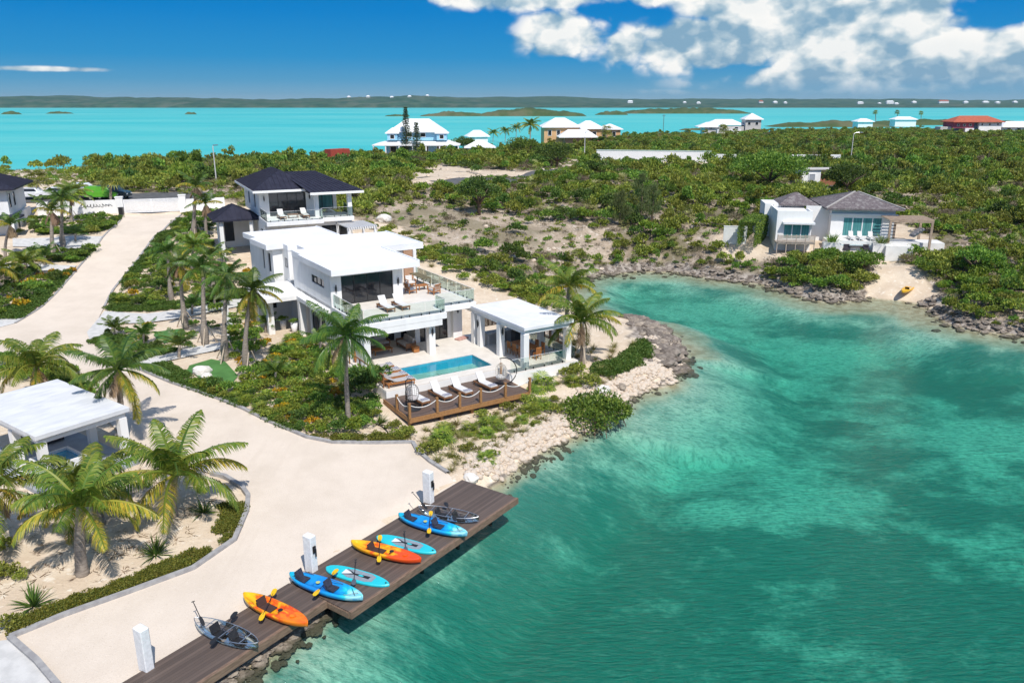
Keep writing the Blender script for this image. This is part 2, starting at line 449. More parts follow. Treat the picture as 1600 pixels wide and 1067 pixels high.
CP = [(200, 1067, .78), (60, 1000, .85), (-200, 1067, .9), (450, 850, .8), (600, 760, .8), (670, 700, 1.0), (500, 680, 1.3), (350, 800, 1.05), (100, 850, 1.1),
      (-300, 800, 1.2), (200, 700, 1.25), (350, 650, 1.35), (250, 600, 1.5), (100, 600, 1.6), (-300, 600, 2), (540, 640, 1.3), (620, 690, 1.0), (700, 710, .8),
      (760, 660, .85), (840, 640, .7), (450, 600, 1.7), (400, 560, 1.8), (500, 560, 1.75), (300, 540, 1.8), (150, 500, 1.9), (0, 500, 2.2), (-300, 450, 3.5),
      (674, 552, 1.5), (480, 480, 1.6), (600, 600, 1.4), (700, 610, 1.0), (780, 600, 1.1), (400, 430, 2.6), (900, 590, 1.1), (960, 570, 1.3), (1030, 570, .7), (900, 540, 1.4), (880, 500, 1.4), (800, 490, 1.5),
      (250, 400, 3.9), (240, 335, 6.3), (100, 400, 4.3), (0, 400, 4.6), (-300, 380, 5), (150, 305, 7.6), (20, 300, 7.6), (-300, 300, 8), (300, 290, 7.6),
      (640, 400, 3.6), (700, 420, 3.0), (800, 440, 1.9), (850, 430, 1.6), (560, 330, 6.0), (650, 330, 6), (750, 330, 5.5), (800, 283, 7), (700, 273, 8.6), (640, 283, 7.6),
      (900, 350, 4.3), (1000, 380, 3.2), (1100, 400, 2.4), (1100, 350, 4.4), (1200, 330, 5.5), (1000, 300, 6.7), (1040, 250, 8), (1300, 280, 6.6), (1330, 262, 7.2),
      (1500, 420, 2.8), (1600, 450, 2.8), (1800, 450, 3), (1600, 350, 5.5), (1800, 350, 5.5), (1500, 280, 7), (1600, 250, 7.5), (1400, 230, 7.5), (2000, 260, 7), (1390, 410, 2.3)]
CW = [tuple(at(*c)) for c in CP] + [(-22, 88, 5.0), (-28, 96, 5.2), (-18, 92, 5.0), (43, 98, 3.9), (33, 98, 3.6), (50, 99, 4.0), (38, 104, 4.2), (47, 106, 4.4), (43, 91.5, 2.6), (33, 91, 2.6), (-20, 195, 6), (-27, 235, 5), (0, 240, 5), (25, 300, 5), (60, 300, 6),
     (100, 390, 5), (250, 380, 5.5), (300, 450, 4.5), (150, 350, 6.5), (200, 250, 7.5), (-100, 150, 7.8), (-150, 140, 7.8), (-60, 152, 7.8), (-60, 190, 5.5), (-120, 175, 5), (-250, 120, 6), (-250, 0, 3), (-40, 0, 1), (-40, -30, 1), (400, 200, 6), (400, 80, 3), (0, -40, 0), (-4.8, 45.8, .75), (-1.5, 47.2, .72), (1.6, 49.6, .8), (-3.5, 44.6, .65), (.5, 47.2, .6)]
CW = np.array(CW)
_D = np.hypot(CW[:, None, 0] - CW[None, :, 0], CW[:, None, 1] - CW[None, :, 1])
_A = np.zeros((len(CW) + 3,) * 2); _A[:-3, :-3] = -_D + np.eye(len(CW)) * 1.2
_A[:-3, -3] = 1; _A[:-3, -2] = CW[:, 0]; _A[:-3, -1] = CW[:, 1]; _A[-3, :-3] = 1; _A[-2, :-3] = CW[:, 0]; _A[-1, :-3] = CW[:, 1]
_w = np.linalg.solve(_A, np.concatenate([CW[:, 2], [0, 0, 0]]))

COAST_PX = [(352, 1067), (400, 1038), (436, 1005), (478, 975), (520, 930), (575, 880), (640, 838), (700, 800), (760, 768), (796, 742), (845, 712), (890, 688), (928, 668), (950, 648), (978, 626), (1012, 612),
            (1048, 598), (1066, 575), (1062, 548), (1040, 522), (1008, 508), (975, 506), (930, 496), (900, 478), (888, 455), (905, 436), (935, 429), (1000, 424), (1060, 427),
            (1110, 435), (1160, 440), (1200, 448), (1250, 462), (1290, 472), (1330, 472), (1352, 464), (1390, 468), (1440, 474), (1462, 490), (1480, 505), (1520, 515), (1560, 522), (1600, 527), (1700, 540), (1900, 570)]
COAST = [at(x, y, 0)[:2] for x, y in COAST_PX]
LAND = np.array([(-18, -40), (-16, 12)] + [tuple(c) for c in COAST] + [(150, 44), (420, 40), (420, 470), (300, 492), (150, 446), (60, 395), (20, 330), (0, 282), (-40, 258), (-70, 222), (-95, 192), (-160, 178), (-260, 180), (-330, 60), (-330, -40)])


def inpoly(x, y, P):
    P = np.asarray(P, float); c = np.zeros(np.shape(x), bool)
    j = len(P) - 1
    for i in range(len(P)):
        xi, yi = P[i]; xj, yj = P[j]
        with np.errstate(divide='ignore', invalid='ignore'):
            hit = ((yi > y) != (yj > y)) & (x < (xj - xi) * (y - yi) / (yj - yi + 1e-12) + xi)
        c ^= hit; j = i
    return c


def polydist(x, y, P, closed=True):
    P = np.asarray(P, float); d = np.full(np.shape(x), 1e18)
    for i in range(len(P) if closed else len(P) - 1):
        a = P[i]; b = P[(i + 1) % len(P)]; e = b - a; L = e @ e + 1e-12
        t = np.clip(((x - a[0]) * e[0] + (y - a[1]) * e[1]) / L, 0, 1)
        d = np.minimum(d, (x - a[0] - t * e[0]) ** 2 + (y - a[1] - t * e[1]) ** 2)
    return np.sqrt(d)


def coast_d(x, y):
    d = polydist(x, y, LAND); d = np.where(inpoly(x, y, LAND), d, -d)
    k = np.clip(np.abs(y) / 60, .4, 3)
    return d + (fbm(x * .45, y * .45, 4) - .5) * 1.3 * k


def rbf(x, y):
    z = _w[-3] + _w[-2] * x + _w[-1] * y
    for i in range(len(CW)):
        z = z - _w[i] * np.hypot(x - CW[i, 0], y - CW[i, 1])
    return z


PADS = []      # (polygon, height, soft edge)


def height(x, y, detail=True):
    x = np.asarray(x, float); y = np.asarray(y, float)
    d = coast_d(x, y)
    z = np.clip(rbf(x, y), .25, 10)
    if detail:
        far = np.clip((y - 60) / 60, 0, 1) * np.clip(d / 6, 0, 1)
        z = z + far * (fbm(x * .11, y * .11, 4) - .5) * 1.6
    prof = np.where(d > 0, .04 + d * .42 + np.clip(d - .2, 0, 1) * .25, d * .30)
    near = np.clip((95 - y) / 60, 0, 1) * np.clip((40 - np.abs(x - 10)) / 30 + .6, 0, 1)
    depth = 1.3 + 2.0 * near + 1.2 * (fbm(x * .06 + 4, y * .06, 3) - .45)
    depth = np.where(y > 120, 3.5, depth)
    prof = np.where(d < 0, -np.minimum(-d * .30, depth) - .02, prof)
    prof = np.where((d < 0) & (y > 62), -np.minimum(np.minimum(-d * .09 + np.clip(-d - 3.5, 0, 99) * .28, 99), depth) - .02, prof)
    prof = np.where((d < 0) & (y < 48), -np.minimum(-d * .55, depth) - .02, prof)
    zz = np.where(d > 0, np.minimum(z, prof), prof)
    return zz


def on(px, py, z0=2.):
    z = z0
    for _ in range(12):
        p = at(px, py, z); z = .5 * z + .5 * float(height(np.array([p.x]), np.array([p.y]))[0])
    p = at(px, py, z); p.z = float(height(np.array([p.x]), np.array([p.y]))[0])
    return p


def gz(x, y):
    return float(height(np.array([x]), np.array([y]))[0])


def pxpoly(P):
    return [tuple(on(x, y)[:2]) for x, y in P]


# developed ground: sand and beds instead of scrub
GARDEN = np.array([tuple(c) for c in COAST[7:24]] + pxpoly([(860, 470), (800, 462), (757, 446)]) + [(4.5, 73), (-2, 80), (-8, 90), (-14, 100), (-26, 104)] + pxpoly([(345, 312), (300, 306), (200, 300), (0, 292), (-250, 290)]) + [(-120, 60), (-60, 5), (-18, 5)] + [tuple(c) for c in COAST[:7]])
BEACH = np.array(pxpoly([(1355, 472), (1352, 450), (1362, 440), (1366, 420), (1354, 412), (1375, 404), (1405, 410), (1450, 436), (1490, 468), (1475, 484), (1420, 484)]))
HOUSEPLOT = np.array([(30.5, 93), (33, 91.5), (51, 93), (52, 105), (36, 107), (26, 101), (26, 95)])
CLEAR_A = np.array(pxpoly([(575, 350), (610, 322), (660, 314), (730, 326), (790, 336), (870, 348), (930, 370), (965, 394), (930, 410), (880, 408), (800, 402), (740, 394), (690, 394), (650, 408), (610, 392)]))
MOUND = np.array(pxpoly([(640, 287), (655, 268), (690, 259), (740, 266), (800, 268), (850, 268), (800, 279), (700, 287)]))
MOUND_B = np.array(pxpoly([(850, 266), (900, 250), (940, 246), (1060, 248), (1145, 252), (1130, 262), (1000, 262), (930, 262)]))
SANDL = np.array(pxpoly([(-200, 300), (-100, 268), (0, 262), (40, 265), (70, 276), (130, 283), (150, 297), (100, 302)]))
ROAD_PX = [(-300, 296), (-100, 306), (60, 309), (185, 309), (255, 308), (300, 306), (330, 303)]
ROAD2_PX = [(690, 289), (745, 283), (800, 281), (845, 272), (880, 266)]
ROAD3 = np.array(pxpoly([(1262, 296), (1275, 282), (1300, 279), (1310, 290), (1290, 299)]))

gx = [0.]; step = .45
xs_in = np.arange(-52, 72, .5)


def grow(a, sgn, st, lim, r=1.065):
    o = []; p = a; s_ = st
    while abs(p) < lim or sgn * p < 0:
        s_ *= r; p += sgn * s_; o.append(p)
    return o


XS = np.array(grow(-52, -1, .5, 9000)[::-1] + list(xs_in) + grow(72, 1, .5, 9000))
YS = np.array([-120, -60, -40, -20, -8, 0, 6, 10, 13] + list(np.arange(15, 112, .5)) + grow(112, 1, .5, 9500, 1.04))
GX, GY = np.meshgrid(XS, YS)
GZ = height(GX.ravel(), GY.ravel()).reshape(GX.shape)
gd = coast_d(GX.ravel(), GY.ravel()).reshape(GX.shape)
# colour zones: scrub soil / pale sand / sea-bed shade
ing = inpoly(GX, GY, GARDEN); scr = (~ing).astype(float)
for P_, k in ((BEACH, 0.), (MOUND, .1), (MOUND_B, .25), (SANDL, .1), (CLEAR_A, .85), (HOUSEPLOT, .25)):
    scr = np.where(inpoly(GX, GY, P_), np.minimum(scr, k), scr)
rocky = np.clip(1 - gd / 2.5, 0, 1) * scr + np.where(ing & (GX > 6) & (GY > 50), np.clip(1 - gd / 1.2, 0, 1) * .5, 0)
rocky = np.where(inpoly(GX, GY, BEACH), 0, rocky); tip = at(1038, 534, .5); rocky = np.maximum(rocky, 1.1 * np.exp(-((GX - tip.x) ** 2 / 9 + (GY - tip.y) ** 2 / 30)) * (gd > -1))
bx_, by_ = BEACH[:, 0].mean(), BEACH[:, 1].mean()
shallow = np.exp(-((GX - bx_) ** 2 / 90 + (GY - 78) ** 2 / 30))
GZ = np.where(gd < 0, GZ * (1 - .75 * shallow), GZ)
nx, ny = len(XS), len(YS)
idx = np.arange(nx * ny).reshape(ny, nx)
F = np.stack([idx[:-1, :-1], idx[:-1, 1:], idx[1:, 1:], idx[1:, :-1]], -1).reshape(-1, 4)


def ground_mat():
    m, t, o = new_mat('ground')
    b = t.new('ShaderNodeBsdfPrincipled'); t.link(b.outputs[0], o.inputs[0]); b.inputs['Roughness'].default_value = .95; b.inputs['Specular IOR Level'].default_value = .15
    g = t.new('ShaderNodeNewGeometry'); P = g.outputs['Position']; sp = t.new('ShaderNodeSeparateXYZ'); t.link(P, sp.inputs[0]); z = sp.outputs[2]
    at_ = t.new('ShaderNodeAttribute', attribute_name='zone'); sc = t.new('ShaderNodeSeparateColor'); t.link(at_.outputs[0], sc.inputs[0])
    sand = t.mix(t.smooth(t.noise(P, .5, 6), .35, .68), (.66, .55, .42), (.57, .455, .335))
    sand = t.mix(t.math('MULTIPLY', t.smooth(t.noise(P, 9, 4), .52, .75), .6), sand, (.42, .33, .23))
    sand = t.mix(t.smooth(t.noise(P, 2.3, 5), .56, .7), sand, (.72, .64, .53))
    soil = t.mix(t.smooth(t.noise(P, .35, 6), .35, .65), (.42, .34, .26), (.27, .21, .155))
    soil = t.mix(t.smooth(t.noise(P, 1.4, 6), .52, .68), soil, (.52, .45, .38))
    soil = t.mix(t.smooth(t.noise(P, 4.0, 5), .52, .66), soil, (.15, .13, .085))
    soil = t.mix(t.math('MULTIPLY', t.smooth(t.noise(P, .12, 4), .5, .62), .7), soil, (.11, .10, .05))
    land = t.mix(sc.outputs[0], sand, soil)
    rock = t.mix(t.smooth(t.noise(P, 1.6, 7, .65), .38, .62), (.40, .35, .30), (.13, .105, .085))
    land = t.mix(t.smooth(t.math('ADD', sc.outputs[1], t.math('MULTIPLY', t.math('SUBTRACT', t.noise(P, .8, 5), .5), .9)), .25, .6), land, rock)
    # sea bed: pale marl, darker turtle-grass meadows with ragged edges, coarse rubble under the dock
    bed = t.mix(t.smooth(t.noise(P, .9, 6), .35, .7), (.50, .56, .43), (.38, .46, .36))
    st = t.mapping(P, (1.0, 1.35, 0), rot=(0, 0, .5))
    mead = t.math('ADD', t.noise(st, .075, 3, .5), t.math('MULTIPLY', t.math('SUBTRACT', t.noise(st, .22, 13, .76), .5), 1.0))
    mead = t.math('ADD', mead, t.math('MULTIPLY', sc.outputs[2], .17))
    bed = t.mix(t.math('MULTIPLY', t.smooth(mead, .41, .66), .90), bed, (.012, .175, .135))
    bed = t.mix(t.math('MULTIPLY', t.smooth(t.noise(st, 2.6, 8, .72), .46, .62), .55), bed, (.035, .19, .145))
    bed = t.mix(t.math('MULTIPLY', t.smooth(t.noise(t.mapping(P, (1., 2.2, 0), rot=(0, 0, .35)), .9, 8, .62, .3), .50, .72), .13), bed, (.70, .72, .60))  # pale wavy streaks: ripple-refracted light painted into the bed colour
    wet = t.mix(t.smooth(t.noise(P, 1.3, 6), .4, .6), (.30, .25, .15), (.42, .38, .26))
    c = t.mix(t.smooth(z, -.55, -.04), bed, wet)
    c = t.mix(t.smooth(z, -.03, .16), c, land)
    t.link(c, b.inputs['Base Color'])
    bn = t.new('ShaderNodeBump'); bn.inputs['Strength'].default_value = .6; bn.inputs['Distance'].default_value = .12
    t.link(t.math('ADD', t.math('ADD', t.noise(P, 1.4, 8, .6), t.math('MULTIPLY', t.noise(P, 8, 4), .4)), t.math('MULTIPLY', t.math('MULTIPLY', t.noise(t.mapping(P, (.8, 3.4, 0), rot=(0, 0, R(-16))), 1.15, 5, .6, .5), t.smooth(z, -.15, -.7)), 4.2)), bn.inputs['Height']); t.link(bn.outputs[0], b.inputs['Normal'])
    return m


# deeper meadow weight: foreground right of the dock, and mid bay to the right
mw = np.clip(1.25 * np.exp(-(((GX - 6) / 13) ** 2 + ((GY - 29) / 7.5) ** 2)) + .55 * np.exp(-(((GX - 27) / 13) ** 2 + ((GY - 45) / 6) ** 2)) + .5 * np.exp(-(((GX - 34) / 12) ** 2 + ((GY - 62) / 7) ** 2)) + 1.0 * np.exp(-(((GX - 20) / 12) ** 2 + ((GY - 33) / 6) ** 2)), 0, 1)


# ---------------------------------------------------------------- flat sheets laid on the ground
SUNK = []


def sheet(name, poly, mat, dz=.05, step=1.2, z=None, sink=True, kind='structure'):
    P = np.array(poly, float)
    # resample the outline
    B = []
    for i in range(len(P)):
        a = P[i]; b = P[(i + 1) % len(P)]; L = np.hypot(*(b - a)); n = max(1, int(L / step))
        for k in range(n): B.append(a + (b - a) * k / n)
    B = np.array(B)
    x0, y0 = B.min(0); x1, y1 = B.max(0)
    gx_, gy_ = np.meshgrid(np.arange(x0, x1, step), np.arange(y0, y1, step)); gx_ = gx_.ravel(); gy_ = gy_.ravel()
    k = inpoly(gx_, gy_, B) & (polydist(gx_, gy_, B) > step * .4)
    pts = [Vector(q) for q in B] + [Vector((a, b)) for a, b in zip(gx_[k], gy_[k])]
    v, e, f, *_ = delaunay_2d_cdt(pts, [], [list(range(len(B)))], 1, 1e-4)
    V = np.array([(q.x, q.y) for q in v]); zz = (height(V[:, 0], V[:, 1]) if z is None else np.full(len(V), z)) + dz
    me = np_mesh(name, np.column_stack([V, zz]), np.array([list(q) for q in f if len(q) == 3]), mat, smooth=True)
    o = link(name, me); o['kind'] = kind
    if sink: SUNK.append(P)
    return o


def drive_mat():
    m, t, o = new_mat('crushed_shell_drive')
    b = t.new('ShaderNodeBsdfPrincipled'); t.link(b.outputs[0], o.inputs[0]); b.inputs['Roughness'].default_value = .95; b.inputs['Specular IOR Level'].default_value = .2
    g = t.new('ShaderNodeNewGeometry'); P = g.outputs['Position']
    c = t.mix(t.smooth(t.noise(P, .45, 10, .6), .3, .72), (.68, .585, .485), (.61, .52, .425))
    c = t.mix(t.math('MULTIPLY', t.smooth(t.noise(P, 20, 3), .56, .72), .55), c, (.46, .38, .30))
    c = t.mix(t.math('MULTIPLY', t.smooth(t.noise(P, 30, 2), .6, .72), .6), c, (.80, .74, .66))
    tr = t.noise(t.mapping(P, (2.6, .10, 1), rot=(0, 0, R(-24))), 1.0, 5, .5, .3)      # worn wheel lines along the drive
    c = t.mix(t.math('MULTIPLY', t.smooth(tr, .54, .68), .12), c, (.52, .435, .345))
    c = t.mix(t.math('MULTIPLY', t.smooth(t.noise(P, .16, 7, .66), .52, .68), .5), c, (.54, .46, .37))
    t.link(c, b.inputs['Base Color'])
    bn = t.new('ShaderNodeBump'); bn.inputs['Strength'].default_value = .5; bn.inputs['Distance'].default_value = .03
    t.link(t.noise(P, 16, 6), bn.inputs['Height']); t.link(bn.outputs[0], b.inputs['Normal'])
    return m


DRIVE_M = drive_mat()
PATH_M = pm('pale_gravel', (.60, .585, .56), (.50, .49, .47), 2.0, .95, coord='World', detail=6, bump=.3, bscale=30)
ASPH = pm('asphalt', (.105, .105, .105), (.075, .075, .076), 1.2, .9, coord='World', detail=6)
TURF = pm('artificial_turf', (.075, .20, .045), (.055, .155, .032), 1.1, .95, coord='World', detail=7, bump=.2, bscale=30)
DOCKV = Vector((.574, .819)); DOCK0 = at(722, 750, .9).to_2d(); DOCKN = Vector((.819, -.574))


def dk(a, b):      # along the dock from its far inner corner towards the camera, b out over the water
    return DOCK0 - DOCKV * a + DOCKN * b


DRIVE = pxpoly([(700, 741), (672, 723), (652, 706), (645, 693), (580, 694), (520, 693), (480, 685), (420, 660), (380, 640), (330, 620), (270, 600), (215, 577), (205, 571), (162, 546), (141, 535), (136, 520), (150, 505), (163, 480), (176, 455), (196, 430), (240, 372), (284, 336)]) + \
    pxpoly([(192, 336), (188, 346), (122, 420), (66, 480), (24, 506), (-30, 520), (-90, 530), (-60, 548), (70, 556), (120, 580), (160, 650), (200, 690), (255, 716), (330, 741), (352, 746), (378, 762), (388, 776), (386, 800), (367, 845), (302, 890), (202, 927), (101, 963), (16, 998), (58, 1035), (92, 1068)]) + \
    [(-19.5, 21.0), tuple(dk(24, -.02)), tuple(dk(0, -.02))]
drive = sheet('driveway', DRIVE, DRIVE_M, .05, 1.0)
sheet('garden_path', pxpoly([(136, 520), (150, 503), (163, 487), (230, 491), (290, 484), (350, 470), (410, 462), (412, 472), (350, 484), (290, 497), (232, 505), (180, 507), (160, 530), (141, 535)]), PATH_M, .07, .8)
sheet('garden_path', pxpoly([(205, 571), (222, 563), (280, 548), (345, 536), (350, 508), (345, 482), (356, 480), (364, 508), (358, 544), (285, 560), (232, 571), (215, 577)]), PATH_M, .07, .8)
sheet('garden_path', pxpoly([(-30, 520), (24, 506), (40, 498), (-60, 500)]), PATH_M, .07, .8)
sheet('side_drive', pxpoly([(164, 370), (150, 386), (128, 392), (60, 388), (20, 386), (20, 374), (80, 372), (120, 370)]), PATH_M, .07, 1.)
sheet('side_drive', pxpoly([(120, 416), (110, 424), (60, 424), (-40, 420), (-40, 412), (60, 414)]), PATH_M, .07, 1.)
sheet('side_drive', pxpoly([(30, 1008), (58, 1035), (92, 1068), (-60, 1075), (-60, 1010), (12, 1001)]), PATH_M, .06, 1.)
sheet('turf', pxpoly([(246, 519), (285, 514), (292, 522), (280, 531), (258, 537), (246, 532), (240, 524)]), TURF, .06, .6)
sheet('turf', pxpoly([(296, 572), (330, 562), (352, 566), (372, 588), (360, 604), (344, 606), (322, 596), (292, 580)]), TURF, .06, .6)


def strip(name, px, wd, mat, dz, pts=None):
    Q = [on(x, y) for x, y in px] if pts is None else pts
    L = []; Rr = []
    for i, p in enumerate(Q):
        t = (Q[min(i + 1, len(Q) - 1)] - Q[max(i - 1, 0)]).to_2d().normalized(); nrm = Vector((-t.y, t.x)) * wd / 2
        L.append((p.x + nrm.x, p.y + nrm.y)); Rr.append((p.x - nrm.x, p.y - nrm.y))
    return sheet(name, L + Rr[::-1], mat, dz, 1.5)


strip('road', ROAD_PX, 7, ASPH, .06)
strip('road', ROAD2_PX, 6, ASPH, .06)
sheet('road', ROAD3, ASPH, .06, 1.5)

# sink the ground a little under each sheet, then make it
for P_ in SUNK:
    k = inpoly(GX, GY, P_); GZ = np.where(k, GZ - .06, GZ)
POOL_HOLE = []
gme = np_mesh('ground', np.column_stack([GX.ravel(), GY.ravel(), GZ.ravel()]), F, ground_mat(), smooth=True)
ca = gme.color_attributes.new('zone', 'FLOAT_COLOR', 'POINT')
ca.data.foreach_set('color', np.column_stack([scr.ravel(), rocky.ravel(), mw.ravel(), np.ones(scr.size)]).astype(np.float32).ravel())
ground = struct(link('ground', gme))


# ---------------------------------------------------------------- kerbs
def kerb(px, wd=.22, ht=.14, pts=None):
    Q = [on(x, y) for x, y in px] if pts is None else pts
    S_ = []
    for i in range(len(Q) - 1):
        n = max(1, int((Q[i + 1] - Q[i]).length / .6))
        for k in range(n): S_.append(Q[i].lerp(Q[i + 1], k / n))
    S_.append(Q[-1])
    mb = MB(); vs = []; fs = []
    for i, p in enumerate(S_):
        t = (S_[min(i + 1, len(S_) - 1)] - S_[max(i - 1, 0)]).to_2d().normalized(); nn = Vector((-t.y, t.x)) * wd / 2
        z = gz(p.x, p.y)
        for sx, dz in ((-1, -.2), (-1, ht), (1, ht), (1, -.2)): vs.append((p.x + nn.x * sx, p.y + nn.y * sx, z + dz + .04))
        if i:
            b = (i - 1) * 4
            for k in range(3): fs.append((b + k, b + k + 1, b + k + 5, b + k + 4))
    mb.add(vs, fs)
    o = mb.build('kerb', KERBM); o['kind'] = 'structure'; return o


kerb([(330, 741), (352, 746), (378, 762), (388, 776), (386, 800), (367, 845), (302, 890), (202, 927), (101, 963), (16, 998)])
kerb([(16, 998), (58, 1035), (92, 1075)])
kerb([(645, 693), (580, 694), (520, 693), (480, 685), (420, 660), (380, 640), (330, 620), (270, 600), (215, 577)])
kerb([(645, 693), (652, 706), (672, 723), (700, 741)])
kerb([(192, 336), (188, 346), (122, 420), (66, 480), (24, 506)], .18, .08)
kerb([(284, 336), (240, 372), (196, 430), (176, 455), (163, 480)], .18, .08)


# ---------------------------------------------------------------- lagoon (clear, absorbing) and the milky open sea
def lagoon_mat():
    m, t, o = new_mat('clear_lagoon_water')
    tr = t.new('ShaderNodeBsdfTransparent'); tr.inputs[0].default_value = (.97, 1, 1, 1)
    gl = t.new('ShaderNodeBsdfGlossy'); gl.inputs['Roughness'].default_value = .06
    g = t.new('ShaderNodeNewGeometry'); P = g.outputs['Position']
    bn = t.new('ShaderNodeBump'); bn.inputs['Strength'].default_value = .85; bn.inputs['Distance'].default_value = .085
    rp = t.mapping(P, (1, 3.0, 1), rot=(0, 0, R(-14)))
    t.link(t.math('ADD', t.noise(rp, 3.2, 4, .6, .6), t.math('MULTIPLY', t.noise(rp, .8, 2), .8)), bn.inputs['Height']); t.link(bn.outputs[0], gl.inputs['Normal'])
    f = t.new('ShaderNodeFresnel'); f.inputs[0].default_value = 1.33; t.link(bn.outputs[0], f.inputs['Normal'])
    mxs = t.new('ShaderNodeMixShader'); t.link(t.math('MINIMUM', t.math('MULTIPLY', f.outputs[0], .75), .28), mxs.inputs[0])
    t.link(tr.outputs[0], mxs.inputs[1]); t.link(gl.outputs[0], mxs.inputs[2]); t.link(mxs.outputs[0], o.inputs[0])
    va = t.new('ShaderNodeVolumeAbsorption'); va.inputs[0].default_value = (.27, .895, .845, 1); va.inputs[1].default_value = .30
    t.link(va.outputs[0], o.inputs['Volume'])
    return m


mb = MB(); mb.box(-30, 420, -40, 113, -8, 0.)
struct(mb.build('lagoon_water', lagoon_mat()))


def sea_mat():
    m, t, o = new_mat('milky_turquoise_sea')
    b = t.new('ShaderNodeBsdfPrincipled'); t.link(b.outputs[0], o.inputs[0]); b.inputs['Roughness'].default_value = .45; b.inputs['Specular IOR Level'].default_value = .12
    g = t.new('ShaderNodeNewGeometry'); P = g.outputs['Position']
    n1 = t.noise(t.mapping(P, (1, 3, 1)), .0016, 5, .6); n2 = t.noise(t.mapping(P, (1, 4, 1)), .012, 6, .6)
    c = t.mix(t.smooth(n1, .35, .65), (.115, .51, .47), (.045, .45, .44))
    c = t.mix(t.math('MULTIPLY', t.smooth(n2, .45, .75), .35), c, (.02, .36, .38))
    sp = t.new('ShaderNodeSeparateXYZ'); t.link(P, sp.inputs[0])
    c = t.mix(t.math('MULTIPLY', t.smooth(t.noise(P, .004, 3), .6, .75), .3), c, (.12, .58, .52))
    t.link(c, b.inputs['Base Color'])
    bn = t.new('ShaderNodeBump'); bn.inputs['Strength'].default_value = .3; t.link(t.noise(t.mapping(P, (1, 2, 1)), .5, 5), bn.inputs['Height']); t.link(bn.outputs[0], b.inputs['Normal'])
    return m


mb = MB(); mb.box(-9000, 9000, 130, 9500, -3, -.05)
struct(mb.build('open_sea', sea_mat()))


def hills(name, xs, ys, hf, mat):
    gx_, gy_ = np.meshgrid(xs, ys); z = hf(gx_, gy_); n_, m_ = len(xs), len(ys)
    i_ = np.arange(n_ * m_).reshape(m_, n_)
    f_ = np.stack([i_[:-1, :-1], i_[:-1, 1:], i_[1:, 1:], i_[1:, :-1]], -1).reshape(-1, 4)
    return struct(link(name, np_mesh(name, np.column_stack([gx_.ravel(), gy_.ravel(), z.ravel()]), f_, mat, smooth=True)))


HILLM = pm('far_green_hill', (.026, .072, .045), (.055, .105, .064), .03, .95, coord='World', detail=8, c3=(.10, .125, .09), s3=.012, spec=.1)
HILLB = pm('far_hill_haze_blue', (.035, .08, .05), (.065, .11, .065), .02, .95, coord='World', detail=7, spec=.1)  # cool lean of distant haze mixed into the hill's base colour
ISLM = pm('islet_scrub', (.055, .085, .032), (.085, .11, .045), .08, .95, coord='World', detail=6, c3=(.14, .13, .075), s3=.02, spec=.1)
XSH = np.arange(-2900, 2900, 11.)


def h1(x, y):
    s = np.sin(np.clip((y - 3050) / 900, 0, 1) * PI) ** .6
    wl = np.clip((150 - x) / 500, 0, 1)
    base = 7 + 26 * fbm(x / 520 + 3, y / 700, 4) * (.35 + .65 * wl) + 18 * wl * fbm(x / 210, y / 260, 3) + 9 * fbm(x / 70, y / 70, 3) + 4 * fbm(x / 26, y / 26, 2)
    return s * base - 2


def h2(x, y):
    s = np.sin(np.clip((y - 4300) / 900, 0, 1) * PI) ** .6
    return s * (14 + 52 * fbm(x / 700 + 9, y / 800, 4) ** 1.4 + 9 * fbm(x / 90, y / 90, 3)) - 2


hills('hills', XSH, np.arange(3050, 3960, 45.), h1, HILLM)
hills('hills', np.arange(-3900, 3900, 30.), np.arange(4300, 5210, 60.), h2, HILLB)


def islet(px0, px1, py, ht, seed):
    D = at(800, py, 0).y; x0 = at(px0, py, 0).x; x1 = at(px1, py, 0).x; L = x1 - x0; dp = L * .3
    xs = np.linspace(x0, x1, 90); ys = np.linspace(D, D + dp, 14)
    f = lambda x, y: np.where(True, ((np.clip(1 - ((x - (x0 + x1) / 2) / (L / 2)) ** 2, 0, 1) * np.clip(1 - ((y - D - dp / 2) / (dp / 2)) ** 2, 0, 1)) ** .5) * (ht * (.35 + 1.1 * fbm(x / L * 7 + seed, y / L * 7, 4)) + ht * .3 * fbm(x / 7., y / 7., 2)) - .6, 0)
    hills('islet', xs, ys, f, ISLM)


for a in ((655, 760, 182, 6, 1), (745, 918, 182, 10, 2), (930, 982, 180, 6, 5), (975, 1178, 178, 9, 7), (600, 640, 182, 3, 3), (1208, 1420, 199, 4.5, 9), (1370, 1640, 196, 5, 12), (1062, 1130, 204, 2.2, 11), (0, 30, 179, 5, 14), (70, 110, 178, 4, 15), (288, 306, 179, 4, 16)):
    islet(*a)
# ---------------------------------------------------------------- houses: helpers
def wall(mb, axis, c, t, a0, a1, z0, z1, ops=(), m=0):
    """wall at constant c (thickness t towards +), running a0..a1, with openings (b0,b1,zb,zt)"""
    def bx(p, q, r, s_):
        if q - p < 1e-4 or s_ - r < 1e-4: return
        if axis == 'x': mb.box(p, q, c, c + t, r, s_, m)
        else: mb.box(c, c + t, p, q, r, s_, m)
    cur = a0
    for (b0, b1, zb, zt) in sorted(ops):
        bx(cur, b0, z0, z1); bx(b0, b1, z0, zb); bx(b0, b1, zt, z1); cur = b1
    bx(cur, a1, z0, z1)


